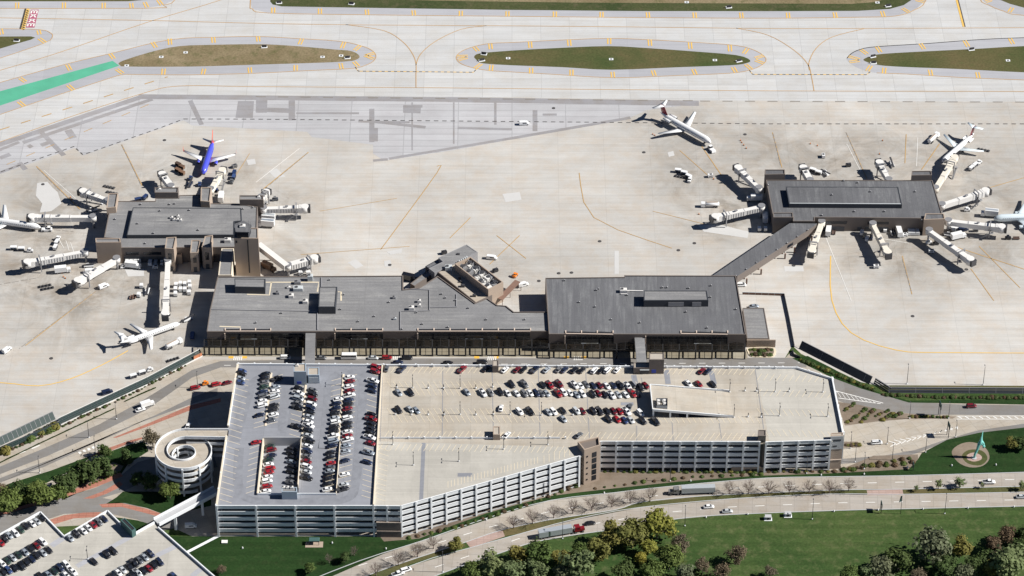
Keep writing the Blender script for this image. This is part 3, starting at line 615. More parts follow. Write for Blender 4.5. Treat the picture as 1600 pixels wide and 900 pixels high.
# ---- front of both halves: window bays, skylight slots, canopy
def front(root, p0, p1, z, bays, doors, slots):
    A, B = at(p0[0], p0[1], z + .45), at(p1[0], p1[1], z + .45)
    fr = lambda x: (x - p0[0]) / (p1[0] - p0[0])
    for x0, x1 in bays:
        o = wall_panels(root, A, B, [(fr(x0), fr(x1))], 4.9, z - .6, 'dark_glass', 'window')[0]
        n = max(2, int((x1 - x0) / 8)); m = MB()
        Aw, Bw = Vector(A), Vector(B); u = (Bw - Aw); L = u.length; u.normalize()
        for k in range(n + 1):
            c = Aw + u * (L * (fr(x0) + (fr(x1) - fr(x0)) * k / n)) + Vector((u.y, -u.x, 0)) * 0.12
            m.box((c.x, c.y, 4.9), (0.16, 0.12, z - 5.5))
        m.box(((A.x + (B.x - A.x) * (fr(x0) + fr(x1)) / 2), A.y - .14, 6.8), (L * (fr(x1) - fr(x0)), 0.1, 0.14))
        f = m.build('window_frame', 'bronze_glass', o)
        c0 = Aw + u * (L * fr(x0)); j = MB(); j.box((c0.x - .3, c0.y - .15, 4.8), (0.5, 0.5, z - 5.3)); j.build('jamb', 'beige_trim', root)
    for x0, x1 in doors:
        o = wall_panels(root, A, B, [(fr(x0), fr(x1))], 5.0, 7.2, 'bronze_glass', 'entrance_glazing', 0.16)[0]
        wall_panels(root, A, B, [(fr(x0), fr(x1))], 5.0, 5.35, 'pale_steel', 'sill', 0.24)
    for x0, x1, n in slots:
        w = (x1 - x0) / n
        for k in range(n):
            q = pts([(x0 + w * k + .9, 513.6 + p0[1] - 518), (x0 + w * (k + 1) - .9, 513.6 + p1[1] - 517.5), (x0 + w * (k + 1) - .9, 517 + p1[1] - 517.5), (x0 + w * k + .9, 517 + p0[1] - 518)], z + .3)
            m = MB(); m.prism(q, z, z + .16); m.build('skylight', 'bronze_glass', root)
        e = MB(); e.beam(at(x0, 517.4 + p0[1] - 518, z + .45), at(x1, 517.4 + p1[1] - 517.5, z + .45), 0.45, 0.12)
        for k in range(n + 1): e.beam(at(x0 + w * k, 513.3 + p0[1] - 518, z + .1), at(x0 + w * k, 517 + p0[1] - 518, z + .1), 0.5, 0.35)
        e.build('skylight_frame', 'beige_trim', root)
front(TL_, (323, 518), (857.5, 517.5), ZL, [(352, 474), (524, 598), (653.5, 828)], [(375, 401), (548, 574), (727, 755)], [(352, 423, 3), (524, 598, 3), (653, 829, 7)])
front(TR_, (857.6, 521.8), (1165.5, 522.5), ZR, [(884, 959), (1010, 1137)], [(908, 935), (1085, 1112)], [(884, 958, 3), (1064, 1137, 3)])
for root, p0, p1, z in ((TL_, (323, 518), (857.5, 517.5), ZL), (TR_, (857.6, 521.8), (1165.5, 522.5), ZR)):
    A, B = at(*p0, z + .45), at(*p1, z + .45); n = 14 if root is TL_ else 8
    for k in range(n): wall_panels(root, A, B, [((k + .12) / n, (k + .9) / n)], .3, 3.6, 'bronze_glass', 'shopfront_glazing', .05)
def canopy(name, label, x0, x1, yw, yf, zc=4.6):
    c = thing(name, label, 'canopy', at((x0 + x1) / 2, yf + 12, 0), 'glazed canopies along the terminal front', world=True)
    n = max(2, round((x1 - x0) / 26.0)); w = (x1 - x0) / n
    bm = MB(); bm.beam(at(x0, yf, zc - .25), at(x1, yf, zc - .25), 0.5, 0.6); bm.beam(at(x0, yw, zc), at(x1, yw, zc), .25, .3)
    for k in range(n + 1): bm.beam(at(x0 + w * k, yw, zc), at(x0 + w * k, yf, zc), 0.45, 0.35)
    for k in range(2, 3): bm.beam(at(x0, yw + (yf - yw) * k / 4, zc + .05), at(x1, yw + (yf - yw) * k / 4, zc + .05), .12, .1)
    bm.build('frame', 'black_frame', c)
    for k in range(n):
        g = MB(); K = 10; xa = x0 + w * k
        def arc(t): return zc + .1 + 1.15 * math.sin(math.pi * t)
        for i in range(K):
            ta, tb = i / K, (i + 1) / K
            a0, a1, b0, b1 = at(xa + w * ta, yw, zc), at(xa + w * ta, yf, zc), at(xa + w * tb, yw, zc), at(xa + w * tb, yf, zc)
            g.m = 0; g.face([(a1.x, a1.y, arc(ta)), (b1.x, b1.y, arc(tb)), (b0.x, b0.y, arc(tb)), (a0.x, a0.y, arc(ta))])
            g.m = 1
            for q in (0, 1):
                p, r_ = a0.lerp(a1, q), b0.lerp(b1, q); g.beam((p.x, p.y, arc(ta)), (r_.x, r_.y, arc(tb)), .14, .12)
            if i in (5,): g.beam((a0.x, a0.y, arc(ta) + .01), (a1.x, a1.y, arc(ta) + .01), .12, .1)
        g.build('glazing', ['canopy_glass', 'black_frame'], c)
    for k in range(0, n + 1):
        p = at(x0 + w * k, yf, zc); m = MB(); m.box((p.x, p.y, 0), (0.7, 0.5, zc - .2)); m.build('column', 'black_frame', c)
canopy('entrance_canopy', 'dark glazed barrel canopy left of the left skywalk', 319, 476, 531.3, 543)
canopy('entrance_canopy', 'dark glazed barrel canopy between the left skywalk and the dark roofed hall', 494, 857, 531.3, 544)
canopy('entrance_canopy', 'dark glazed barrel canopy between the hall corner and the right skywalk', 858.5, 990, 537.8, 548)
canopy('entrance_canopy', 'dark glazed barrel canopy right of the right skywalk', 1010, 1164, 538, 549)
def skywalk(label, xs, xe, y0):
    c = thing('skywalk', label, 'footbridge', at((xs + xe) / 2, 565, 0), 'enclosed skywalks to the garage', world=True)
    P = pts([(xs[0], y0), (xs[1], y0), (xe[1], 590), (xe[0], 590)], 9) if False else pts([(xs, y0), (xs + 14.5, y0), (xe + 14.5, 588), (xe, 588)], 8.4)
    m = MB(); m.prism(P, 5.2, 8.2, bottom=True, top=False); m.build('wall', 'brown_shade_precast', c)
    r = MB(); r.prism(inset([(p.x, p.y) for p in P], -.15), 8.2, 8.45, bottom=True); r.build('roof', 'roof_gravel', c)
    m = MB(); m.prism([P[0].lerp(P[3], .03).lerp(P[1].lerp(P[2], .03), -.01), P[0].lerp(P[3], .97).lerp(P[1].lerp(P[2], .97), -.01), P[0].lerp(P[3], .97).lerp(P[1].lerp(P[2], .97), 1.01), P[0].lerp(P[3], .03).lerp(P[1].lerp(P[2], .03), 1.01)], 6.2, 7.6, top=False)
    m.build('window', 'dark_glass', c)
    for k in (.3, .7):
        q = P[0].lerp(P[3], k).lerp(P[1].lerp(P[2], k), .5); m = MB(); m.box((q.x, q.y, 0), (1, 1, 5.2)); m.build('column', 'grey_concrete', c)
skywalk('grey roofed skywalk crossing the road to the blue elevator tower', 478, 476.5, 521)
skywalk('grey roofed skywalk crossing the road to the brown elevator tower', 992, 997, 527)

# ---------------------------------------------------------------- left concourse
LC = root_of('concourse_building', 'left concourse with raised grey roof ringed by jet bridges', 'concourse', 280, 400)
block(LC, [(184, 314), (242, 314), (243, 309), (279, 309), (279.5, 305), (313, 304), (313, 317.5), (373, 318), (402.5, 323), (400.5, 384), (365, 386), (258, 387), (189, 387), (187.5, 373), (162.5, 371), (170, 333)], 8.5, par=0.3)
block(LC, [(207.5, 324), (377, 325), (378, 345), (366.5, 346), (366, 367), (198, 367.5)], 10.3, 8.5, par=0.2, wall='dark_steel', wname='upper_wall', rname='upper_roof')
for px, z, wl_ in (([(149, 372), (187.5, 372), (188.5, 378.5), (149.5, 378.8)], 12, 'tan_sunlit_precast'), ([(169.5, 302), (184.5, 302), (181, 323.5), (166, 325)], 11.5, 'tan_sunlit_precast'),
              ([(241.7, 292.5), (279, 292.5), (278, 300.8), (241.7, 300.8)], 11.6, 'brown_shade_precast'), ([(314, 292.5), (330.5, 292.5), (327.5, 315), (313.3, 314)], 11.6, 'tan_sunlit_precast'), ([(374, 305), (411.5, 305), (411.5, 312), (374, 312)], 11.6, 'brown_shade_precast'),
              ([(260, 371), (275.5, 370), (271.5, 389), (257.5, 388)], 13, 'tan_sunlit_precast'), ([(299, 375), (313.5, 375), (309.5, 394.5), (297, 395)], 11, 'tan_sunlit_precast'), ([(320, 369), (332.5, 367), (329.5, 387), (315, 386)], 12.4, 'tan_sunlit_precast')):
    block(LC, px, z, 0.0, wname='stair_tower_wall', rname='stair_tower_roof', wall=wl_, roof='roof_gravel', par=0.5)
block(LC, [(274, 383), (284.5, 383), (284, 399), (273, 399)], 5, 0, wname='annex_wall', rname='annex_roof', wall='tan_sunlit_precast')
for x, y, z in ((268, 341, 10.3), (272, 344, 10.3), (278, 339, 10.3), (282, 345, 10.3), (277, 344, 10.3)): unit(LC, x, y, z, 1.3, 1.3, .9, 'white_metal')
for x, y, z in ((180, 343, 8.5), (227, 381, 8.5), (220, 320, 8.5), (265, 320, 8.5), (273, 319, 8.5), (215, 350, 10.3), (240, 365, 10.3), (296, 329, 10.3), (380, 327, 8.5), (395, 325, 8.5), (250, 330, 10.3), (310, 360, 10.3)): vent(LC, x, y, z, .6, .3)
unit(LC, 356, 378, 8.5, 3, 2.2, 1.8, 'white_metal'); unit(LC, 249, 296, 11.6, 1.6, 1.2, .5, 'white_metal'); unit(LC, 404, 308, 11.6, 1.4, 1.2, .5, 'white_metal')
A, B = at(189, 387, 8.8), at(258, 387, 8.8)
wall_panels(LC, A, B, [(.05, .95)], 0.1, 3.6, 'dark_steel', 'bay_opening', .05)
wall_panels(LC, A, B, [(.1, .4), (.5, .9)], 4.6, 6.2, 'dark_glass', 'window', .05)
for (pa_, pb_, z) in (((257.5, 388), (271.5, 389), 13), ((297, 395), (309.5, 394.5), 11), ((315, 386), (329.5, 387), 12.4)):
    wall_panels(LC, at(*pa_, z + .5), at(*pb_, z + .5), [(.32, .72)], 5.5, z - 2.5, 'dark_glass', 'window', .05); wall_panels(LC, at(*pa_, z + .5), at(*pb_, z + .5), [(.32, .72)], 0.2, 3.0, 'dark_steel', 'door', .05)
# control tower block
CT = root_of('control_tower', 'square brown tower block with a dark glazed cab rising beside the left concourse', 'tower', 384, 429)
P, _, _ = block(CT, [(365.5, 372), (403.5, 372.5), (403, 356), (366, 355.5)], 22, 0, par=.4, wall='tan_sunlit_precast')
A, B = at(365.5, 372, 22.4), at(403.5, 372.5, 22.4)
wall_panels(CT, A, B, [(.53, .58)], 2, 21.5, 'black_frame', 'slot', .04); wall_panels(CT, A, B, [(.05, .13)], 19.6, 21, 'dark_glass', 'window', .04)
cab = pts([(366.5, 350), (380.5, 344.5), (393.5, 352), (389, 362.5), (368, 362)], 26.2)
m = MB(); m.prism(inset([(p.x, p.y) for p in cab], .5), 22, 25.7, top=False); m.build('cab_glazing', 'dark_glass', CT)
m = MB(); m.prism([(p.x, p.y) for p in cab], 25.7, 26.2, bottom=True); m.build('cab_roof', 'roof_membrane', CT)
unit(CT, 379, 354, 26.2, 2.6, 2.2, .8, 'white_metal')
for x, y in ((389, 352), (372, 351), (392, 355)):
    c = at(x, y, 26.2); m = MB(); m.tube(c, (c.x, c.y, 29), .06, n=5); m.build('antenna', 'dark_metal', CT)
LK = root_of('link_building', 'narrow grey roofed link between the left concourse and the terminal', 'link', 352, 440)
block(LK, [(346, 388), (365.5, 388), (362, 430), (341, 430)], 8, par=.3, wall='cream_wall')

# ---------------------------------------------------------------- cooling plant between the halves
CP_ = root_of('cooling_plant', 'diagonal plant building with an open cooling tower enclosure behind the terminal', 'plant building', 715, 455)
block(CP_, [(685, 402.5), (729, 382), (746.5, 394), (712, 410.5), (679, 426), (670, 419), (692, 408.7)], 8, par=.15, wall='trim_grey', roof='roof_gravel')
block(CP_, [(664.5, 416), (684.7, 404.5), (691, 408.7), (670, 419)], 6, par=.1, wall='dark_steel', roof='roof_membrane', wname='lower_wall', rname='lower_roof')
block(CP_, [(641, 443), (670, 421), (679, 426), (648, 447)], 4.6, par=.2, wall='brown_shade_precast', roof='roof_gravel', wname='lower_wall', rname='lower_roof')
block(CP_, [(684, 425), (711, 411), (769, 461), (743.5, 473)], 7.4, par=.15, wall='brown_shade_precast', roof='roof_tan', wname='lower_wall', rname='lower_roof')
E, _, _ = block(CP_, [(710.7, 412), (735, 401), (786.5, 440.7), (763, 452.7)], 8.6, 0, par=3.0, wall='tan_sunlit_precast', roof='garage_dark', wname='enclosure_wall', rname='enclosure_floor', thick=.5)
rr = random.Random(5)
for i in range(5):
    for j in range(2):
        u, v = (i + .6) / 5.4, (j + .5) / 2.1 + .03
        a = Vector((*E[0], 0)).lerp(Vector((*E[3], 0)), u); d = Vector((*E[1], 0)).lerp(Vector((*E[2], 0)), u); c = a.lerp(d, v)
        m = MB(); yw = math.atan2(E[3][1] - E[0][1], E[3][0] - E[0][0])
        m.m = rr.choice((0, 0, 1)); m.box((c.x, c.y, 8.6), (2.9, 3.6, rr.uniform(1.2, 2.4)), yw); m.m = 2; m.tube((c.x, c.y, 10.9), (c.x, c.y, 11.15), 1.0, n=12)
        m.m = 1
        for _ in range(4): m.beam((c.x + rr.uniform(-2, 2), c.y + rr.uniform(-2, 2), 10.6), (c.x + rr.uniform(-2, 2), c.y + rr.uniform(-2, 2), 10.9), .25, .25)
        m.build('cooling_unit', ['white_metal', 'grey_metal', 'dark_metal'], CP_)
for x, y, s in ((701, 421, 3.2), (718, 436, 1.2), (720, 441, 1.2), (723, 448, 1.8), (741, 463, 1.6), (716, 399, 1.5)): unit(CP_, x, y, 7.4, s, s * .8, s * .6, 'pale_steel' if s > 3 else 'dark_metal')
for k in range(5):
    c = at(718 + k * 2.8, 411 - k * 1.6, 8); m = MB(); m.tube(c, (c.x, c.y, 9.6), .3, n=6); m.build('pipe', 'pale_steel', CP_)
WC = root_of('covered_walkway', 'rust brown covered walkway on thin posts beside the cooling plant', 'walkway', 795, 465)
m = MB(); m.beam(at(781, 468, 3.6), at(809, 439.5, 4.6), 3.0, .3); m.build('walkway_roof', 'rust_steel', WC)
for x, y in ((783, 467), (795, 455), (807, 441), (812, 444)):
    a = at(x, y, 3.8); m = MB(); m.box((a.x + .6, a.y, 0), (.25, .25, 3.8)); m.build('post', 'rust_steel', WC)

# ---------------------------------------------------------------- right concourse
RC = root_of('concourse_building', 'right concourse with dark grey roof, long raised centre and window band', 'concourse', 1340, 362)
P, _, _ = block(RC, [(1197, 281), (1457, 281.5), (1474.5, 341.5), (1320, 339.5), (1273, 339.5), (1273, 345.5), (1239, 345.5), (1239, 339), (1208, 338)], 8, par=.3, roof='roof_membrane')
block(RC, [(1228, 291.5), (1403.5, 292), (1409.5, 319.5), (1233, 318.5)], 10.2, 8, par=.15, roof='roof_membrane', wall='dark_steel', wname='upper_wall', rname='upper_roof')
for px, z, w_ in (([(1195, 264.7), (1226.3, 264.7), (1226.7, 272), (1195, 272.7)], 11, 'brown_shade_precast'), ([(1424.7, 267), (1455, 266.7), (1456.3, 273.5), (1424, 274)], 11, 'brown_shade_precast'),
                  ([(1446, 333.5), (1475, 333.5), (1476.5, 342), (1443.5, 343.2)], 9.2, 'tan_sunlit_precast'), ([(1207.5, 332), (1239, 332), (1239.5, 339.5), (1208.5, 339.5)], 9.2, 'brown_shade_precast')):
    block(RC, px, z, 0, wname='stair_tower_wall', rname='stair_tower_roof', wall=w_, roof='roof_membrane', par=.4)
for x0, y0, z in ((1212, 276, 8.6), (1432, 278, 8.6)):
    c = at(x0, y0, z); m = MB(); m.box((c.x, c.y, z), (3, .3, 1.5)); m.build('vent_panel', 'white_metal', RC)
A, B = at(1273, 339.5, 8.3), at(1443, 340.5, 8.3)
wall_panels(RC, A, B, [(.09, .30), (.49, .96)], 4.4, 5.9, 'dark_glass', 'window', .05)
wall_panels(RC, A, B, [(.06, .28), (.40, .44), (.47, .99)], 0.1, 2.7, 'dark_steel', 'bay_opening', .05)
for x, y, z in ((1318, 283, 8), (1340, 286, 8), (1335, 331, 8), (1382, 331, 8), (1440, 345, 8), (1284, 337, 8), (1300, 305, 10.2), (1200, 290, 8), (1430, 300, 8), (1360, 300, 10.2)): vent(RC, x, y, z, .6, .3)
m = MB(); m.strip(pts([(1308, 292.5), (1400, 292.5)], 10.2), .5, 10.24); m.strip(pts([(1234, 317.6), (1408, 318.4)], 10.2), .5, 10.24); m.build('roof_edge', 'pale_steel', RC)
CB = root_of('connector_bridge', 'long elevated enclosed bridge slanting from the terminal hall to the right concourse', 'bridge', 1195, 410)
Q = pts([(1234, 349), (1276, 349.5), (1152, 430.5), (1115, 430)], 8)
m = MB(); m.prism(Q, 3.6, 7.7, bottom=True, top=False); m.build('wall', 'brown_shade_precast', CB)
m = MB(); m.prism(inset([(p.x, p.y) for p in Q], -.12), 7.7, 8.0, bottom=True); m.build('roof', 'roof_membrane', CB)
m = MB(); m.prism(inset([(p.x, p.y) for p in [Q[0].lerp(Q[3], .3), Q[1].lerp(Q[2], .3), Q[1].lerp(Q[2], .37), Q[0].lerp(Q[3], .37)]], -.06), 4.6, 6.2, top=False); m.build('window', 'dark_glass', CB)
for t in (.08, .3, .42, .72, .9):
    a, b_ = Q[0].lerp(Q[3], t), Q[1].lerp(Q[2], t); m = MB()
    m.beam((a.x, a.y, 2.9), (b_.x, b_.y, 2.9), .7, .7)
    for q in (a.lerp(b_, .12), a.lerp(b_, 1.08)): m.box((q.x, q.y, 0), (.7, .7, 3.0))
    m.build('trestle', 'rust_steel', CB)
for k in range(8): vent(CB, 1262 - k * 16, 360 + k * 10.2, 8, .4, .25)
SB = root_of('annex_building', 'small flat roofed annex with a brown screen wall at the right end of the terminal', 'annex', 1185, 540)
block(SB, [(1160, 481), (1194, 481), (1202.5, 529), (1167, 529)], 4.5, par=.2, wall='brown_shade_precast')
m = MB(); m.beam(at(1167, 531, 4.2) - Vector((0, 0, 4.2)), at(1212, 531, 4.2) - Vector((0, 0, 4.2)), .5, 4.2); m.build('screen_wall', 'tan_sunlit_precast', SB)
SP_ = root_of('planter', 'rounded planting island with dark shrubs beside the annex screen wall', 'planter', 1190, 551)
m = MB(); m.prism(pts(smooth([(1170, 544), (1205, 543), (1212, 547), (1211, 555), (1204, 559), (1175, 558), (1169, 552)], True, 4)), 0, .25); m.build('kerb_edge', 'stall_paint', SP_)
m = MB(); m.prism(pts(smooth([(1172, 545), (1204, 544), (1209, 548), (1208, 554), (1202, 557), (1176, 556), (1171, 551)], True, 4)), 0, .32); m.build('soil', 'mulch', SP_)

# ================================================================== PARKING GARAGE
DK = 16.5
PG = root_of('parking_garage', 'five level parking garage with blue-grey and tan roof decks and white banded walls', 'garage', 800, 740)
ZP = DK + 1.1
G = [(372, 568), (597, 569.5), (1180, 573), (1245, 573.5), (1300.5, 590.5), (1318, 681), (1298, 687), (1197, 690), (938, 689), (905, 712), (626, 790), (583, 789.5), (338, 789.5)]
W = [(p.x, p.y) for p in pts(G, ZP)]
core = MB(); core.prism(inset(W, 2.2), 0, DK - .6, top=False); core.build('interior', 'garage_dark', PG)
# roof decks
def deck(px, mat, holes=None):
    m = MB(); m.prism(pts(px, ZP) if holes is None else px, DK - .55, DK, bottom=True); return m.build('roof_deck', mat, PG)
dv = lambda x, y, z=DK: at(x, y, z)
WL = [(403.5, 684.5), (470, 684.5), (526.5, 689), (526.5, 771), (401, 771)]   # not used as a hole list, see strips below
BL, BR = lambda t: at(372 + (338 - 372) * t, 568 + 221.5 * t, ZP), lambda t: at(597 + (583.5 - 597) * t, 569.5 + 220 * t, ZP)
def strip_quad(xa, xb, xc, xd, y0, y1, z, mat, name='roof_deck'):
    m = MB(); m.prism([at(xa, y0, z), at(xb, y0, z), at(xc, y1, z), at(xd, y1, z)], z - .5, z, bottom=True); return m.build(name, mat, PG)
xl = lambda y: 372 - 34 * (y - 568) / 221.5; xr = lambda y: 597 - 13.5 * (y - 569.5) / 220
# blue deck laid in four pieces round the sunken turning ramp
YA, YB = 687.5, 773.5
wl0, wl1 = 411.5, 402.5; wr0, wr1 = 531.5, 525.5; mm0, mm1 = 471, 465.5
strip_quad(xl(571), xr(571), xr(YA), xl(YA), 571, YA, DK, 'deck_blue'); strip_quad(xl(YB), xr(YB), xr(791.5), xl(791.5), YB, 791.5, DK, 'deck_blue')
strip_quad(xl(YA), wl0, wl1, xl(YB), YA, YB, DK, 'deck_blue'); strip_quad(wr0, xr(YA), xr(YB), wr1, YA, YB, DK, 'deck_blue')
# ramp lanes: the right lane falls towards the viewer, the left lane falls away again
def lane(xa, xb, xc, xd, za, zb):
    a, b_, c, d = at(xa, YA, DK), at(xb, YA, DK), at(xc, YB, DK), at(xd, YB, DK)
    m = MB(); m.face([(d.x, d.y, zb), (c.x, c.y, zb), (b_.x, b_.y, za), (a.x, a.y, za)]); return m.build('ramp_lane', 'deck_blue', PG)
lane(mm0, wr0, wr1, mm1, DK - .01, DK - 1.5); lane(wl0, mm0, mm1, wl1, DK - 3.2, DK - 1.5)
def lane_z(x, y):
    t = (y - YA) / (YB - YA)
    if not 0 <= t <= 1: return DK
    xm = mm0 + (mm1 - mm0) * t
    if wl0 + (wl1 - wl0) * t < x < xm: return DK - 3.2 + 1.7 * t
    if xm <= x < wr0 + (wr1 - wr0) * t: return DK - 1.5 * t
    return DK
def rail(name, P, h=1.05, w=.3, z=DK, mat='cream_wall', lower=0.0):
    m = MB(); Wp = [at(a, b, z) for a, b in P]
    for a, b in zip(Wp, Wp[1:]): m.beam(a - Vector((0, 0, lower)), b - Vector((0, 0, lower)), w, h + lower)
    return m.build(name, mat, PG)
rail('ramp_wall', [(wl0, YA), (wl1, YB)], lower=3.3, w=.6); rail('ramp_wall', [(wl0, YA), (mm0 + .5, YA)], lower=3.4, mat='grey_concrete', h=1.6)
rail('ramp_wall', [(wl1, YB), (wr1, YB)], lower=1.6, mat='white_concrete'); rail('ramp_wall', [(wr0, YA + 5), (wr1, YB)], lower=1.6)
rail('ramp_wall', [(mm0, YA - 2), (mm1, YB - 14)], lower=3.0)
rail('parapet', [(597.5, 571), (583.8, 791)], h=1.1, w=.5)
rail('stall_kerb', [(424, 583), (415, 666)], .25, .9); rail('stall_kerb', [(478, 602), (472, 686)], .25, .9); rail('stall_kerb', [(537, 585), (529, 690)], .25, .9)
m = MB(); m.prism(pts([(597, 569.5), (1180, 573), (1186, 600), (1203, 690), (938, 689), (925, 697), (591, 686.5)], ZP), DK - .55, DK, bottom=True); m.build('roof_deck', 'deck_tan', PG)
m = MB(); m.prism(pts([(1180, 573), (1245, 573.5), (1300.5, 590.5), (1318, 681), (1298, 687), (1203, 690), (1186, 600)], ZP), DK - .55, DK + .004, bottom=True); m.build('roof_deck', 'deck_pale', PG)
m = MB(); m.prism(pts([(591, 686.5), (925, 697), (905, 712), (626, 790), (583.5, 789.5)], ZP), DK - .55, DK + .008, bottom=True); m.build('roof_deck', 'deck_pale', PG)
jn = MB()
for P in ([(692, 574), (691, 684)], [(769, 578), (771, 684)], [(841, 576), (844, 684)], [(915, 577), (921, 684)], [(1002, 590), (1004, 600)], [(995, 665), (995, 692)], [(1050, 656), (1052, 690)], [(1123, 656), (1128, 690)], [(1180, 577), (1196, 690)], [(598, 580), (594, 690)], [(1116, 612), (1120, 650)]):
    jn = MB(); jn.strip(pts(P, DK), .35, DK + .02); jn.build('expansion_joint', 'trim_grey', PG)
js = MB()
for P, w in (([(662, 692), (658, 782)], 1.7), ([(715, 742), (738, 742)], 2.4), ([(990, 586), (994, 604)], 2.4), ([(1041, 578), (1044, 600)], 2.4), ([(1111, 580), (1116, 600)], 2.4), ([(970, 631), (990, 631)], 2)):
    js = MB(); js.strip(pts(P, DK), w, DK + .024); js.build('damp_patch', 'deck_blue', PG)
# tyre darkened drive lanes on the blue deck
TRL = []
for P, w in (([(366, 690), (380, 640), (395, 600), (420, 585), (440, 582)], 3.5), ([(505, 700), (512, 640), (515, 600), (530, 583), (550, 580), (566, 592), (568, 620), (562, 690), (556, 750), (545, 778), (500, 783), (420, 783), (385, 778), (372, 755), (374, 700)], 3.0), ([(590, 625), (575, 630), (564, 645)], 2.5), ([(445, 640), (440, 680)], 3)):
    TRL.append((pts(smooth(P, False, 5), DK), w))
trm, nt_, b_ = new_mat('tyre_lane')
v_ = worldpos(nt_); nt_.links.new(mixc(nt_, ramp(nt_, noise(nt_, v_, .25, 5, .7), [(.35, 0), (.65, 1)]), (.175, .182, .205), (.235, .245, .272)), b_.inputs['Base Color']); b_.inputs['Roughness'].default_value = .85
for i, (P, w) in enumerate(TRL):
    tr = MB(); tr.strip(P, w * 1.35, DK + .02 + .003 * i); tr.build('tyre_lane', 'tyre_lane', PG)
# stall lines
def stalls(x0, y0, x1, y1, n, dx, dy, z=DK):
    sl = MB()
    for k in range(n):
        t = k / (n - 1) if n > 1 else 0; x, y = x0 + (x1 - x0) * t, y0 + (y1 - y0) * t
        sl.strip([at(x, y, z), at(x + dx, y + dy, z)], .22, z + .035)
    sl.build('stall_line', 'stall_paint', PG)
stalls(370, 588, 343, 780, 22, 19, 6); stalls(422, 590, 415, 664, 11, -19, 5); stalls(424, 590, 416, 664, 11, 18, -5); stalls(477, 605, 471, 684, 11, -19, -6); stalls(537, 590, 527, 764, 22, -19, 5); stalls(539, 590, 529, 764, 22, 19, -5)
stalls(595, 580, 584, 780, 25, -19, -6); stalls(408, 695, 402, 765, 9, -18, 6)
stalls(610, 583, 1172, 586, 66, 9, -12); stalls(612, 606, 1000, 606, 44, -7, -10); stalls(612, 607, 1000, 607, 44, 7, 11); stalls(612, 648, 1000, 648, 44, -7, -10); stalls(612, 649, 1180, 650, 64, 7, 11); stalls(600, 684, 1180, 688, 66, 8, -11)
stalls(598, 693, 890, 697, 34, -7, 11); stalls(593, 700, 587, 778, 11, 15, 5); stalls(850, 724, 890, 712, 6, 0, -12); stalls(700, 762, 840, 724, 28, 0, -10)
for y in (584, 608, 648, 680):
    stalls(1190, y, 1300, y + 4, 12, -7, 10 if y < 640 else -10)
# back and right parapets
rail('parapet', [(372, 570.5), (597, 572), (1180, 576), (1245, 576.5), (1300, 593.5)], mat='white_concrete', w=.35)
rail('parapet', [(1300, 593), (1317.5, 683)], mat='white_concrete', w=.6, h=1.3)
rail('parapet', [(371.5, 571), (356.5, 668)], w=.7, mat='cream_wall', h=1.2); rail('parapet', [(354, 683), (338.5, 791)], w=.7, mat='cream_wall', h=1.2)
rail('guard_rail', [(595, 685.5), (875, 685.5)], h=.9, w=.25, mat='white_concrete')
for k in range(12):
    m = MB(); c = at(614 + k * 24.5, 685.6, DK); m.box((c.x, c.y, DK), (.6, .6, 1.2)); m.build('rail_post', 'white_concrete', PG)
for k in range(26):
    m = MB(); c = at(604 + k * 24.3, 572.5 + .14 * k / 1, DK); m.box((c.x, c.y - .2, DK), (.55, .55, 1.35)); m.build('rail_post', 'white_concrete', PG)
# banded outer walls
def banded(p0, p1, npil, levels=5, z0=0.0, first=True, mat='white_concrete'):
    A, B = at(*p0, ZP), at(*p1, ZP); A.z = B.z = 0
    u = (B - A); L = u.length; u.normalize(); nr = Vector((u.y, -u.x, 0))
    if nr.dot((A + B) / 2 - at(760, 650, 0)) < 0: nr = -nr
    for i in range(levels):
        zf = DK - 3.3 * i
        m = MB(); m.beam(A + Vector((0, 0, zf - .85)), B + Vector((0, 0, zf - .85)), .3, 1.95)
        m.beam(A + nr * .18 + Vector((0, 0, zf + .92)), B + nr * .18 + Vector((0, 0, zf + .92)), .2, .2)
        m.build('spandrel', mat, PG)
    m = MB(); m.beam(A - nr * .1 + Vector((0, 0, 0)), B - nr * .1, .3, .5); m.build('plinth', 'grey_concrete', PG)
    for k in range(npil + 1):
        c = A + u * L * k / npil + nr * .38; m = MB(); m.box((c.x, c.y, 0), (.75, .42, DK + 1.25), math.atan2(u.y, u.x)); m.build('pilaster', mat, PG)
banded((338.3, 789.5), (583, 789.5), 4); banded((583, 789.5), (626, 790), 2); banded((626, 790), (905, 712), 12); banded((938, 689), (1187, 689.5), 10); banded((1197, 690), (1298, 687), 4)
banded((1300.8, 592), (1317.6, 675), 4); banded((372.3, 568), (1180, 573), 32); banded((1180, 573), (1245, 573.5), 3); banded((1245, 573.5), (1300.3, 590.3), 3); banded((371.8, 569), (357.5, 663), 4); banded((353.5, 689), (338.5, 788.5), 4)
A, B = at(583, 789.5, ZP), at(626, 790, ZP); wall_panels(PG, A, B, [(.1, 1.0)], 0, 8.3, 'brown_shade_precast', 'screen_panel', .45, .5); wall_panels(PG, A, B, [(.1, 1.0)], 3.3, 3.7, 'beige_trim', 'screen_trim', .75, .1)
wall_panels(PG, A, B, [(.1, 1.0)], 8.3, 8.7, 'beige_trim', 'screen_trim', .5, .6)
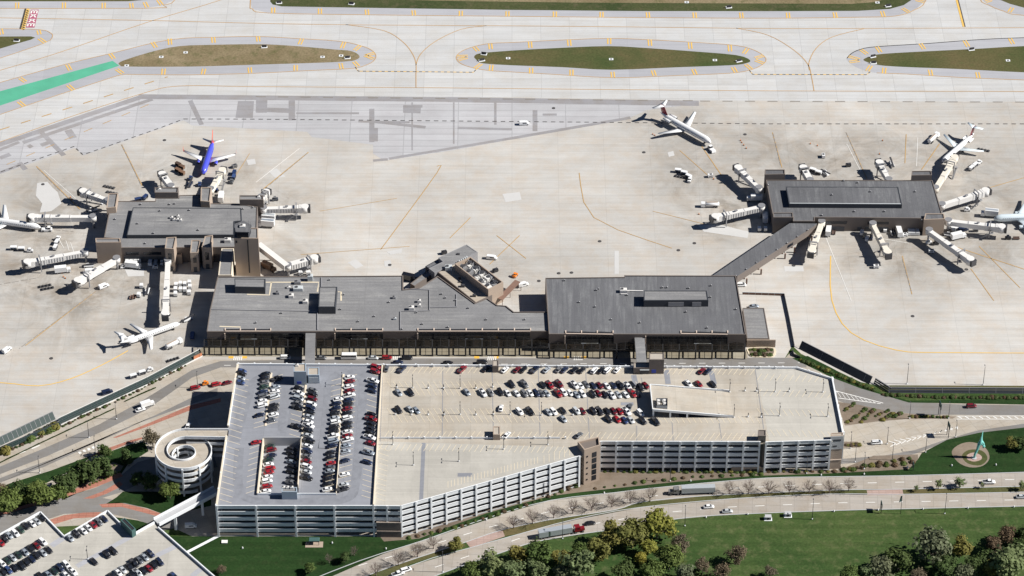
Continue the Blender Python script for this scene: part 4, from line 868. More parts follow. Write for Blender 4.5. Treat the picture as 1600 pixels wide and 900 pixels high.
# sheltered garage ramp on the right deck
a0, a1, b0, b1 = at(1015.6, 600.6, 21.3), at(1020, 639.4, 21.3), at(1140, 611, 17), at(1145.5, 651, 17)
m = MB(); m.face([(a1.x, a1.y, 21.0), (b1.x, b1.y, DK + .06), (b0.x, b0.y, DK + .06), (a0.x, a0.y, 21.0)]); m.face([(a0.x, a0.y, 20.5), (b0.x, b0.y, DK), (b1.x, b1.y, DK), (a1.x, a1.y, 20.5)]); m.build('roof_ramp', 'deck_tan', PG)
m = MB(); m.beam(a0 - Vector((0, 0, 1.0)), b0 - Vector((0, 0, .6)), .35, 1.2); m.beam(a1 - Vector((0, 0, 1.0)), b1 - Vector((0, 0, .6)), .35, 1.2); m.beam(a0 - Vector((0, 0, 1.0)), a1 - Vector((0, 0, 1.0)), .35, 1.2); m.build('ramp_parapet', 'white_concrete', PG)
m = MB(); q = [a0.lerp(b0, .02), a1.lerp(b1, .02), a1.lerp(b1, .5), a0.lerp(b0, .5)]
for k in range(3):
    c = a1.lerp(b1, .0 + k * .21); m.box((c.x + .3, c.y + .1, DK), (.7, .6, (4.6 - 4.3 * k * .21)))
    c = a0.lerp(b0, .0 + k * .21); m.box((c.x + .3, c.y, DK), (.7, .6, (4.6 - 4.3 * k * .21)))
m.build('ramp_column', 'white_concrete', PG)
m = MB(); m.prism([tuple(a0.lerp(b0, .33))[:2], tuple(a1.lerp(b1, .33))[:2], tuple(a1.lerp(b1, .9))[:2], tuple(a0.lerp(b0, .9))[:2]], DK, DK + .05)
c0, c1 = a0.lerp(b0, .45), a1.lerp(b1, .45); m.beam((c0.x, c0.y, DK), (c1.x, c1.y, DK), .3, 2.4); m.build('ramp_backing', 'garage_dark', PG)
mb_ = at(1034, 631, 21); zz = 20.3
m = MB(); m.prism(pts([(1025.5, 622), (1043, 622), (1043, 634), (1025.5, 634)], 22.2), 19.6, 22.2, top=False); q = inset([(p.x, p.y) for p in pts([(1025.5, 622), (1043, 622), (1043, 634), (1025.5, 634)], 22.2)], .3)
m.prism(q, 20.5, 22.2, top=False); m.build('plant_screen', 'grey_concrete', PG)
for dx, dy, s in ((-1.5, 1.0, 1.3), (-1.4, -1.2, 1.2), (1.2, 1.0, 1.8), (1.3, -1.1, 1.5)):
    m = MB(); c = at(1034, 628, 21.5); m.box((c.x + dx, c.y + dy, 20.6), (s, s, 1.1)); m.tube((c.x + dx, c.y + dy, 21.7), (c.x + dx, c.y + dy, 21.9), s * .35, n=10); m.build('plant_unit', 'white_metal', PG)
# elevator and stair towers on the deck
def tower(name, label, px, z, wall, roof='roof_tan', z0=DK, par=.3, grp='stair and elevator towers of the garage'):
    r = thing(name, label, 'tower', at(px[2][0], px[2][1], z) * 1.0, grp, world=True); r.location.z = z0
    block(r, px, z, z0, wall=wall, roof=roof, par=par); return r
T1 = tower('elevator_tower', 'pale blue elevator tower with a blue sign at the head of the left skywalk', [(458.7, 568), (478, 568), (478.3, 580.7), (458.7, 580.7)], 24, 'blue_panel')
block(T1, [(481, 574), (498.7, 574), (498.7, 586), (481, 586)], 21, DK, wall='blue_panel', roof='roof_tan', par=.3, wname='lobby_wall', rname='lobby_roof')
wall_panels(T1, at(458.7, 580.7, 24.3), at(478.3, 580.7, 24.3), [(.22, .58)], 17.3, 18.7, 'blue_sign', 'sign', .06); wall_panels(T1, at(481, 586, 21.3), at(498.7, 586, 21.3), [(.1, .9)], 17, 20, 'pale_steel', 'glazing', .05)
unit(T1, 464, 572, 24, 1.4, 1.2, .9, 'white_metal')
T2 = tower('elevator_tower', 'brown elevator tower with a blue sign at the head of the right skywalk', [(1014.5, 551), (1037.8, 551), (1037.8, 562), (1014.5, 562)], 24.4, 'brown_shade_precast')
block(T2, [(990, 566), (1014.5, 566), (1014.5, 575), (990, 575)], 19.7, DK, wall='brown_shade_precast', roof='roof_tan', wname='lobby_wall', rname='lobby_roof', par=.3)
wall_panels(T2, at(1014.5, 562, 24.7), at(1037.8, 562, 24.7), [(.18, .48)], 17.2, 18.9, 'blue_sign', 'sign', .06); wall_panels(T2, at(990, 575, 20), at(1014.5, 575, 20), [(.4, .98)], 16.6, 18.8, 'dark_steel', 'door', .05)
wall_panels(T2, at(990, 575, 20), at(1014.5, 575, 20), [(.4, 1.0)], 18.9, 19.1, 'pale_steel', 'lintel', .2, .4)
T3 = tower('stair_hut', 'small brown stair hut beside the terminal side parapet', [(769.5, 562.5), (779, 562.5), (779, 572), (769.5, 572)], 20, 'brown_shade_precast')
T4 = tower('stair_hut', 'small grey-brown stair hut on the guard rail across the tan deck', [(770.5, 666), (781.5, 666), (781.5, 679), (770.5, 679)], 19.4, 'tan_sunlit_precast')
ST = thing('stair_tower', 'beige corner stair tower with a tall glazed strip between the two garage fronts', 'tower', at(921, 752, 0), 'stair and elevator towers of the garage', world=True)
S4 = [(902.5, 690), (936, 682), (937.8, 695.5), (913, 703)]
block(ST, S4, 19.2, 0, wall='tan_sunlit_precast', roof='brown_shade_precast', par=.9, thick=.5)
A, B = at(913, 703, 20.1), at(937.8, 695.5, 20.1)
for k in range(5):
    o = wall_panels(ST, A, B, [(.5, .78)], 1.2 + 3.3 * k, 3.9 + 3.3 * k, 'dark_glass', 'window', .05)[0]
    wall_panels(ST, A, B, [(.14, .24)], 2.2 + 3.3 * k, 3.0 + 3.3 * k, 'dark_glass', 'slit_window', .05)
MT = thing('stair_tower', 'slim dark stair tower standing on the long right garage front', 'tower', at(1190, 735, 0), 'stair and elevator towers of the garage', world=True)
block(MT, [(1184.5, 671.5), (1196.8, 671.5), (1196.8, 681), (1184.5, 681)], 20.2, 0, wall='brown_shade_precast', roof='brown_shade_precast', par=.3)
wall_panels(MT, at(1184.5, 681, 20.5), at(1196.8, 681, 20.5), [(.38, .72)], 1.5, 18, 'black_frame', 'slot', .04)
A = at(1143, 728, 2.9); B = at(1194, 728, 2.9); m = MB(); m.beam((A.x, A.y - .3, 0), (B.x, B.y - .3, 0), 1.2, 2.9); m.build('entrance_block', 'tan_sunlit_precast', MT); wall_panels(MT, (A.x, A.y - 1), (B.x, B.y - 1), [(.4, .56), (.62, .78)], 0, 1.8, 'black_frame', 'doorway', .02, .3)
ET = thing('corner_block', 'grey louvred box over a beige base at the right corner of the garage', 'tower', at(1307, 728, 0), 'stair and elevator towers of the garage', world=True)
block(ET, [(1298.3, 676.5), (1318, 675.5), (1317.5, 680.5), (1298.3, 681.5)], 18.8, 0, wall='tan_sunlit_precast', roof='roof_tan', par=.3)
A, B = at(1298.3, 681.5, 19.1), at(1317.5, 680.5, 19.1)
wall_panels(ET, A, B, [(-.02, 1.0)], 11.6, 18.9, 'grey_concrete', 'upper_panel', .1, .2); wall_panels(ET, A, B, [(.2, .85)], 16.2, 17.2, 'dark_steel', 'louvre', .25, .05); wall_panels(ET, A, B, [(.2, .55)], 13, 13.8, 'dark_steel', 'louvre', .25, .05)
wall_panels(ET, A, B, [(-.02, 1.02)], 5.2, 5.6, 'beige_trim', 'string_course', .1, .25)
HT = thing('plant_hut', 'blue-grey plant hut at the near end of the sunken ramp', 'hut', at(452, 779, DK) , world=True); HT.location.z = DK
block(HT, [(440, 761), (464, 761), (464, 768.5), (440, 768.5)], 20.5, DK - 1.6, wall='blue_panel', roof='roof_gravel', par=.4)
for x in (443, 449, 456): unit(HT, x, 763, 20.5, 1.3, 1.2, .9, 'white_metal')
# ---------------------------------------------------------------- spiral ramp
SR = thing('spiral_ramp', 'white spiral car ramp joined to the left side of the garage', 'ramp', at(287, 746, 0), world=True)
ctr = at(286.5, 703.5, 15.5); RO, RI = 12.1, 7.0
T0, TURN = math.radians(85), 3.3 / (2 * math.pi)
def helix(r, zoff, t0, t1, n):
    q = lambda t: r - (0 if r > 10 else 2.0 * min(1, max(0, (t - T0 - 2.4) / 2.6)))
    return [(ctr.x + q(t) * math.cos(t), ctr.y + q(t) * math.sin(t), DK - (t - T0) * TURN + zoff) for t in [t0 + (t1 - t0) * k / n for k in range(n + 1)]]
TE = T0 + 2 * math.pi * 4.6; NS = 240
def ribbon(name, A_, B_, mat):
    m = MB()
    for k in range(len(A_) - 1): m.face([A_[k], A_[k + 1], B_[k + 1], B_[k]])
    return m.build(name, mat, SR)
ribbon('ramp_deck', helix(RI, 0, T0, TE, NS), helix(RO, 0, T0, TE, NS), 'road_concrete'); ribbon('soffit', helix(RI, -.4, T0, TE, NS), helix(RO, -.4, T0, TE, NS), 'grey_concrete')
def ringwall(name, r, th, za, zb, t0=T0, t1=TE):
    m = MB(); a, b_, c, d = helix(r, za, t0, t1, NS), helix(r, zb, t0, t1, NS), helix(r + th, za, t0, t1, NS), helix(r + th, zb, t0, t1, NS)
    m.grid([a, b_, d, c, a], closed=False); return m.build(name, 'white_concrete', SR)
ringwall('outer_parapet', RO - .15, .3, -.5, 1.1); ringwall('inner_parapet', RI - .15, .3, -.5, 1.0)
for k in range(10):
    t = math.radians(20 + 36 * k); m = MB(); m.box((ctr.x + (RO + .2) * math.cos(t), ctr.y + (RO + .2) * math.sin(t), 0), (.7, .7, DK + .4 - (((t - T0) % (2 * math.pi)) * TURN)), t); m.build('column', 'white_concrete', SR)
for k in range(6):
    t = math.radians(10 + 60 * k); m = MB(); m.box((ctr.x + (RI - 2.25) * math.cos(t), ctr.y + (RI - 2.25) * math.sin(t), 0), (.6, .6, DK - 2.4 - (((t - T0) % (2 * math.pi)) * TURN)), t); m.build('column', 'white_concrete', SR)
e0 = Vector((ctr.x + RO * math.cos(T0), ctr.y + RO * math.sin(T0), 0)); e1 = Vector((ctr.x + RI * math.cos(T0), ctr.y + RI * math.sin(T0), 0))
wx = at(357, 676, DK).x
for i, z in enumerate((DK, DK - 3.3, DK - 6.6, DK - 9.9)):
    m = MB(); m.prism([(e1.x, e1.y), (wx, e1.y - .4), (wx, e0.y), (e0.x, e0.y)], z - .4, z, bottom=True); m.build('bridge_deck', 'road_concrete', SR)
    m = MB(); m.beam((e0.x, e0.y, z - .5), (wx, e0.y, z - .5), .3, 1.6); m.beam((e1.x, e1.y, z - .5), (wx, e1.y - .4, z - .5), .3, 1.6); m.build('bridge_parapet', 'white_concrete', SR)
# ---------------------------------------------------------------- lower left garage
LD = 9.6
LG = thing('parking_garage', 'smaller tan parking deck with saw-tooth white parapets in the near left corner', 'garage', at(150, 900, 0), world=True)
LGP = [(-260, 990), (-60, 868), (0, 834), (63, 799), (100, 837), (168, 797), (206, 835), (241, 815), (247, 823), (335, 900), (440, 995)]
P = pts(LGP, LD + 1.1); P2 = [(p.x, p.y) for p in P]
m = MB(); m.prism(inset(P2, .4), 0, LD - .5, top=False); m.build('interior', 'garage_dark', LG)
m = MB(); m.prism(P2, LD - .55, LD, bottom=True); m.build('roof_deck', 'deck_pale', LG)
for a, b_ in zip(P[1:], P[2:-1]):
    if abs(a.x - at(241, 815, LD + 1.1).x) < .1: continue
    m = MB(); m.beam((a.x, a.y, LD - .6), (b_.x, b_.y, LD - .6), .5, 1.7); m.build('parapet', 'white_concrete', LG)
a, b_ = P[9], P[10]; m = MB(); m.beam((a.x, a.y, LD - .6), (b_.x, b_.y, LD - .6), .5, 1.7); m.build('parapet', 'white_concrete', LG)
m = MB()
for a, b_, w in (((80, 853), (103, 838), 3), ((120, 885), (205, 838), 2.6), ((245, 868), (278, 852), 2.6), ((300, 900), (318, 886), 2.6)):
    m = MB(); m.strip(pts([a, b_], LD), w, LD + .015); m.build('damp_patch', 'shoulder_asphalt', LG)
for a, b_ in zip(P, P[1:]):
    for z in (LD - 3.9, LD - 7.2):
        m = MB(); m.beam((a.x, a.y, z), (b_.x, b_.y, z), .3, 1.7); m.build('spandrel', 'white_concrete', LG)
GT = thing('stair_tower', 'teal glass stair tower on the saw-tooth parapet of the small garage', 'tower', at(197, 826, LD), 'stair and elevator towers of the garage', world=True); GT.location.z = LD
block(GT, [(188, 812), (195, 809), (212, 826), (206, 830)], 13.2, LD, wall='green_steel', roof='bronze_glass', par=.2)
wall_panels(GT, at(195, 809, 13.4), at(212, 826, 13.4), [(.05, .95)], 10.2, 12.8, 'pale_steel', 'glazing', .05)
SK = thing('car_bridge', 'narrow white walled bridge linking the small garage to the big one', 'bridge', at(290, 815, 0), world=True)
B4 = pts([(240, 812), (249, 820), (343, 770), (334, 762)], LD)
m = MB(); m.prism([(p.x, p.y) for p in B4], LD - .6, LD + .02, bottom=True); m.build('bridge_deck', 'grey_concrete', SK)
for a, b_ in ((B4[0], B4[3]), (B4[1], B4[2])):
    m = MB(); m.beam((a.x, a.y, LD - .7), (b_.x, b_.y, LD - .7), .3, 1.8); m.build('bridge_parapet', 'white_concrete', SK)
for t in (.3, .75):
    q = B4[0].lerp(B4[3], t).lerp(B4[1].lerp(B4[2], t), .5); m = MB(); m.box((q.x, q.y, 0), (1.1, 1.1, LD - .6)); m.build('pier', 'white_concrete', SK)
fp = MB(); fp.strip(pts([(292, 863), (343, 836.5)]), 1.4, Z(6)); structure('footpath', fp, 'white_concrete')
# ================================================================== AIRCRAFT
def wing_mesh(root_le, root_c, tip_le, tip_c, z0, z1, side, y0, y1, th=.11, vertical=False):
    """swept aerofoil surface; x runs aft (negative = behind the nose)"""
    m = MB()
    prof = [(0, 0), (.08, .5), (.3, 1), (.6, .75), (1, .04), (.6, -.45), (.3, -.55), (.08, -.35)]
    def ring(le, c, yy, zz):
        r = []
        for a, t in prof:
            tt = t * th * c * .55
            r.append((le - a * c, yy + tt, zz) if vertical else (le - a * c, yy, zz + tt))
        return r
    ks = (0, .33, 1) if not vertical else (0, 1)
    rings = []
    for k in ks:
        c = root_c + (tip_c - root_c) * (k if k != .33 else .5); le = root_le + (tip_le - root_le) * k
        rings.append(ring(le, c, side * (y0 + (y1 - y0) * k), z0 + (z1 - z0) * k))
    m.grid(rings, True, True, True, smooth=True)
    return m
def airliner(name, label, nose, tail, L, rad, span, c_top, c_belly, c_tail, rear=False, zn=3.0, zt=4.4, stripe=None, wing_paint='paint_white', fin_h=6.0, split=-.35, wroot=.36, winglets=False, tint=None):
    n, t = at(*nose, zn), at(*tail, zt); d = n - t; S = math.hypot(d.x, d.y) / L; yaw = math.atan2(d.y, d.x)
    r = thing(name, label, 'airplane', (n.x, n.y, 0), 'airliners on the apron', rz=yaw)
    r.scale = (S, S, S)
    zc = zn / S
    f = MB(); N = 20
    st = [(0, .04, -.28), (.008, .26, -.24), (.02, .46, -.18), (.04, .68, -.1), (.07, .88, -.03), (.11, 1, 0), (.3, 1, 0), (.5, 1, 0), (.66, 1, 0), (.74, .95, .05), (.82, .78, .2), (.89, .56, .38), (.95, .33, .52), (.985, .15, .6), (1, .04, .62)]
    rings = []
    for x, q, zo in st:
        rings.append([(-x * L, rad * q * math.cos(2 * math.pi * k / N), zc + zo * rad + rad * q * math.sin(2 * math.pi * k / N)) for k in range(N)])
    i0 = 0
    f.grid(rings, True, True, True, smooth=True)
    q = 0
    for a in range(len(rings) - 1):
        for k in range(N):
            zz = (rings[a][k][2] + rings[a][(k + 1) % N][2]) / 2
            f.mi[q] = 0 if zz > zc + split * rad + st[a][2] * rad else 1
            if c_tail and st[a][0] > .8 and k not in (4, 5): f.mi[q] = 2 if st[a][0] > .87 else f.mi[q]
            q += 1
    body = f.build('fuselage', [c_top, c_belly, c_tail or c_top], r)
    # cabin windows and cockpit
    w = MB()
    for s in (-1, 1):
        x = .13
        while x < .78:
            w.box((-x * L, s * (rad * .985), zc + .28 * rad), (.28, .08, .42)); x += .98 / L
    w.build('cabin_window', 'dark_glass', body)
    cw = MB()
    for s in (-1, 1):
        for a0, a1, z0, z1 in ((.02, .036, .16, .42),):
            def fs(x, z):
                for i in range(len(st) - 1):
                    if st[i][0] <= x <= st[i + 1][0]:
                        k = (x - st[i][0]) / (st[i + 1][0] - st[i][0]); q = st[i][1] + (st[i + 1][1] - st[i][1]) * k; zo = st[i][2] + (st[i + 1][2] - st[i][2]) * k
                zz = max(-1, min(1, z)); return (-x * L + .03, s * (rad * q * math.sqrt(1 - zz * zz) * 1.02 + .01), zc + zo * rad + rad * q * zz + .03)
            cw.face([fs(.020, .45), fs(.020, .97), fs(.036, .98), fs(.040, .45)])
    cw.build('cockpit_window', 'dark_glass', body)
    # wings
    wz = zc - rad * .55; rc = L * (.19 if not rear else .155); tc = rc * .27; le = -wroot * L if not rear else -.46 * L
    hs_ = span / 2; sweep = hs_ * (.52 if not rear else .48)
    for s in (-1, 1):
        wo = wing_mesh(le, rc, le - sweep, tc, wz, wz + hs_ * .085, s, rad * .6, hs_).build('wing', wing_paint, r)
        fl = MB()
        fl.box((le - rc * .82, s * hs_ * .3, wz + .25), (.5, hs_ * .3, .12)); fl.build('flap', 'trim_grey', wo)
        if winglets:
            wl_ = wing_mesh(le - sweep - .2, tc * .9, le - sweep - 1.5, tc * .4, wz + hs_ * .085, wz + hs_ * .085 + 2.2, s, hs_, hs_ + .25).build('winglet', c_tail or wing_paint, wo)
    # engines
    for s in (-1, 1):
        e = MB(); er = rad * (.52 if not rear else .42); el = L * (.115 if not rear else .14)
        ex, ey, ez = (le - hs_ * .33 * .52 + el * .62, s * hs_ * .33, wz - er * .75) if not rear else (-.735 * L, s * (rad + er * 1.05), zc + rad * .35)
        R_ = [(ex, er * .82), (ex - el * .08, er), (ex - el * .55, er * .95), (ex - el, er * .6)]
        e.grid([[(x, ey + q * math.cos(2 * math.pi * k / 14), ez + q * math.sin(2 * math.pi * k / 14)) for k in range(14)] for x, q in R_], True, False, True, smooth=True)
        e.m = 1; e.face([(ex - .1, ey + er * .8 * math.cos(2 * math.pi * k / 14), ez + er * .8 * math.sin(2 * math.pi * k / 14)) for k in range(14)])
        if rear: e.m = 0; e.box((ex - el * .5, s * (rad + er * .2), ez - .15), (el * .6, er, .3))
        else: e.m = 0; e.box((ex - el * .75, ey, ez + er * .6), (el * .7, .3, er * .7))
        e.build('engine', [c_top if not rear and c_top != 'paint_sky' else 'paint_white', 'dark_metal'], r)
    # tail
    fh = fin_h; fr = L * (.16 if not rear else .13); fx = -L * (.83 if not rear else .84)
    fin = MB(); fin_m = wing_mesh(fx, fr, fx - fh * (.75 if not rear else .62), fr * (.38 if not rear else .72), zc + rad * .75, zc + rad * .75 + fh, 1, 0, 0, .09, True)
    fo = fin_m.build('tail_fin', c_tail or c_top, r)
    hz = zc + rad * .55 if not rear else zc + rad * .75 + fh - .15
    hx = -L * .885 if not rear else fx - fh * .62 + .3
    for s in (-1, 1):
        wing_mesh(hx, L * .095, hx - span * .1, L * .04, hz, hz + (.5 if not rear else -.2), s, .1, span * (.2 if not rear else .19)).build('tailplane', wing_paint, fo if rear else r)
    # landing gear
    for gx, gy in ((-.12 * L, 0), (le - rc * .7, rad * 1.3), (le - rc * .7, -rad * 1.3)):
        gm = MB(); gm.tube((gx, gy, .5), (gx, gy, zc - rad * .5), .14, n=6); gm.m = 1
        for o in (-.3, .3): gm.tube((gx, gy + o - .14, .5), (gx, gy + o + .14, .5), .5, n=10)
        gm.build('landing_gear', ['grey_metal', 'rubber'], r)
    return r
plain('livery_blue', (0.07, 0.085, 0.60), 0.3, .04, coat=.5)
plain('livery_red', (0.62, 0.09, 0.04), 0.35, .06, coat=.5)
plain('livery_darkred', (0.25, 0.015, 0.03), 0.4, .3, coat=.4)
plain('livery_pale', (0.64, 0.72, 0.76), 0.35, .03, coat=.5)
airliner('airliner', 'violet-blue twin engined airliner with a red tail parked nose in', (317, 270.5), (333, 218), 32.2, 1.9, 31.5, 'livery_blue', 'livery_red', 'livery_red', winglets=True, fin_h=6.6, zn=3.1, zt=4.3)
airliner('airliner', 'white airliner cut off by the left edge with a jet bridge above its nose', (63.5, 354.5), (-45, 337), 35, 1.55, 25, 'paint_white', 'paint_white', None, rear=True, fin_h=5, zn=2.7, zt=3.4)
airliner('airliner', 'white rear engined regional jet near the slanting fence below the left concourse', (281.5, 504.5), (187, 536.5), 32.5, 1.4, 23.2, 'paint_white', 'paint_white', None, rear=True, fin_h=4.4, zn=2.6, zt=3.2)
airliner('airliner', 'long white rear engined jet with dark red fin standing alone on the open apron', (1111, 222), (1031.5, 176), 36.5, 1.75, 28.5, 'paint_white', 'paint_white', None, rear=True, fin_h=5.0, zn=2.9, zt=3.6)
airliner('airliner', 'white rear engined jet with pale wings docked at the top right jet bridge', (1472.5, 252), (1522, 208.5), 31.5, 1.45, 25, 'paint_white', 'paint_white', None, rear=True, fin_h=4.6, zn=2.7, zt=3.3, wing_paint='livery_pale')
airliner('airliner', 'pale blue airliner cut off by the right edge facing left', (1552.5, 341), (1660, 333), 34, 1.85, 34, 'livery_pale', 'livery_pale', None, fin_h=6.4, wing_paint='livery_pale', wroot=.33)
for o in bpy.data.objects:      # dark red fins of the two rear engined jets
    if o.name.startswith('tail_fin') and o.parent and ('dark red fin' in o.parent['label'] or 'top right jet bridge' in o.parent['label']):
        o.data.materials[0] = M['livery_darkred']

# ================================================================== JET BRIDGES
def jet_bridge(R_, H_, label, mat='white_metal', zr=4.2, bend=None, ribs=False, legs=.78):
    z = zr; top = z + 2.9
    p, q = at(*R_, top), at(*H_, top); p.z = q.z = z
    r = thing('jet_bridge', label, 'jet bridge', (p.x, p.y, 0), 'jet bridges at the two concourses', world=True)
    d = (q - p); L = d.length; d.normalize(); n = Vector((-d.y, d.x, 0)); yaw = math.atan2(d.y, d.x)
    m = MB(); m.tube(p, (p.x, p.y, z + 2.9), 1.7, n=14, smooth=True); m.m = 1; m.tube((p.x, p.y, z + 2.9), (p.x, p.y, z + 3.1), 1.8, n=14); m.tube((p.x, p.y, 0), p, .55, n=8); m.build('rotunda', [mat, 'grey_metal'], r)
    segs = [(1.4, L * .38, 2.2, 2.5, 0), (L * .36, L * .70, 2.45, 2.7, .1), (L * .68, L - 2.2, 2.7, 2.9, .2)] if L > 14 else [(1.4, L - 2, 3.0, 2.9, 0)]
    for a, b_, w, h, dz in segs:
        m = MB(); m.beam(p + d * a - Vector((0, 0, dz)), p + d * b_ - Vector((0, 0, dz)), w, h)
        if ribs:
            x = a + .8; m.m = 1
            while x < b_ - .4:
                m.beam(p + d * x - n * (w / 2 + .05) - Vector((0, 0, dz - .25)), p + d * (x + .35) - n * (w / 2 + .05) - Vector((0, 0, dz - .25)), .12, h - .5); m.beam(p + d * x + n * (w / 2 + .05) - Vector((0, 0, dz - .25)), p + d * (x + .35) + n * (w / 2 + .05) - Vector((0, 0, dz - .25)), .12, h - .5); x += 1.3
        m.m = 2; m.beam(p + d * (b_ - .25) + Vector((0, 0, h - dz)), p + d * b_ + Vector((0, 0, h - dz)), w + .1, .15)
        m.build('tunnel', [mat, 'trim_grey', 'grey_metal'], r)
    # cab
    c = q - d * .3; m = MB()
    m.tube((c.x, c.y, z - .3), (c.x, c.y, z + 3.0), 1.95, n=14, smooth=True); m.beam(p + d * (L - 3) - Vector((0, 0, .3)), p + d * (L + .3) - Vector((0, 0, .3)), 3.0, 3.2)
    co_ = m.build('cab', mat, r)
    m = MB(); m.beam(c + d * 1.6 - Vector((0, 0, .2)), c + d * 2.7 - Vector((0, 0, .2)), 3.2, 3.1); m.build('bellows', 'dark_metal', co_)
    m = MB(); m.beam(c + n * 1.2 + d * 2.2 + Vector((0, 0, 1.6)), c + n * 2.37 + d * .4 + Vector((0, 0, 1.6)), .1, .9); m.build('cab_window', 'dark_glass', co_)
    # wheel carriage
    t = p + d * L * legs; m = MB()
    for s in (-1, 1):
        a = t + n * 1.9 * s; m.box((a.x, a.y, .6), (.45, .45, z + 3.2), yaw)
    m.beam(t + n * 2 + Vector((0, 0, .7)), t - n * 2 + Vector((0, 0, .7)), .8, .6); m.beam(t + n * 2 + Vector((0, 0, z - .7)), t - n * 2 + Vector((0, 0, z - .7)), .5, .4)
    lo = m.build('lift_column', 'grey_metal', r)
    for s in (-1, 1):
        a = t + n * 1.3 * s + Vector((0, 0, .55)); m = MB(); m.tube(a - n * .3, a + n * .3, .55, n=10); m.build('wheel', 'rubber', lo)
    # service stair
    s0 = p + d * (L - 4.5) + n * -2.6; s1 = s0 - d * 5.0; m = MB()
    m.beam((s0.x, s0.y, z - .1), (s1.x, s1.y, .2), .9, .25); m.beam((s0.x + n.x * .5, s0.y + n.y * .5, z + .9), (s1.x + n.x * .5, s1.y + n.y * .5, 1.2), .06, .06); m.box((s0.x, s0.y, z - .15), (1.5, 1.5, .12), yaw)
    m.build('stair', 'grey_metal', r)
    u = p + d * L * .55; m = MB(); m.box((u.x, u.y, z + 3.05), (1.4, .9, .45), yaw); m.build('roof_unit', 'grey_metal', r)
    return r
jet_bridge((169, 311), (129, 297), 'white jet bridge slanting up-left from the back left stair tower of the left concourse')
jet_bridge((145, 337), (49, 337), 'long level white jet bridge above the nose of the left edge airliner')
jet_bridge((133, 391), (42, 408), 'ribbed white jet bridge left of the wide front stair tower of left concourse', ribs=True)
jet_bridge((182, 402), (121, 437), 'white jet bridge slanting down-left across the wide front stair tower')
jet_bridge((262, 405), (258, 489), 'long white jet bridge pointing straight down to the slanting fence side')
jet_bridge((329, 294), (347.5, 264), 'cream jet bridge reaching the blue airliner', 'cream_metal')
jet_bridge((267, 289), (253, 270), 'short white jet bridge behind the rear box of the left concourse')
jet_bridge((408, 306), (416, 298), 'stubby white jet bridge behind the right rear box of left concourse')
jet_bridge((412, 324), (477, 322), 'ribbed white jet bridge pointing right from the left concourse', ribs=True)
jet_bridge((450, 413), (492, 401), 'ribbed white jet bridge at the outer end of the sloping white walkway', ribs=True)
FW = thing('fixed_walkway', 'sloping white enclosed walkway from the control tower to the ribbed bridge', 'walkway', at(430, 420, 0), world=True)
m = MB(); m.beam(at(404, 380, 7.4) - Vector((0, 0, 2.9)), at(448, 414, 7.4) - Vector((0, 0, 2.9)), 2.9, 2.9); m.build('tunnel', 'white_metal', FW)
for t in (.45, .95):
    a = at(404, 380, 4.5).lerp(at(448, 414, 4.5), t); m = MB(); m.box((a.x, a.y, 0), (.6, .6, 4.5)); m.build('column', 'grey_metal', FW)
jet_bridge((1186, 292), (1153, 260), 'white jet bridge slanting up-left from the back left of the right concourse')
jet_bridge((1266, 280), (1255, 260), 'short white jet bridge near the left rear box of the right concourse')
jet_bridge((1389, 279), (1374, 252), 'white jet bridge pointing up between the two rear boxes of the right concourse')
jet_bridge((1462, 292), (1492, 244), 'cream jet bridge docked to the top right white jet', 'cream_metal')
jet_bridge((1472, 318), (1541, 296), 'white jet bridge slanting up-right from the right end of the right concourse')
jet_bridge((1190, 321), (1117, 337), 'ribbed white jet bridge pointing left from the right concourse', ribs=True)
jet_bridge((1284, 345), (1268, 391), 'cream jet bridge beside the slanting connector bridge', 'cream_metal')
jet_bridge((1364, 348), (1387, 393), 'cream jet bridge from the middle of the right concourse front', 'cream_metal')
jet_bridge((1452, 358), (1517, 404), 'long white jet bridge slanting down-right from the right front stair tower')
jet_bridge((1482, 343), (1566, 353), 'long level white jet bridge below the pale blue airliner nose')

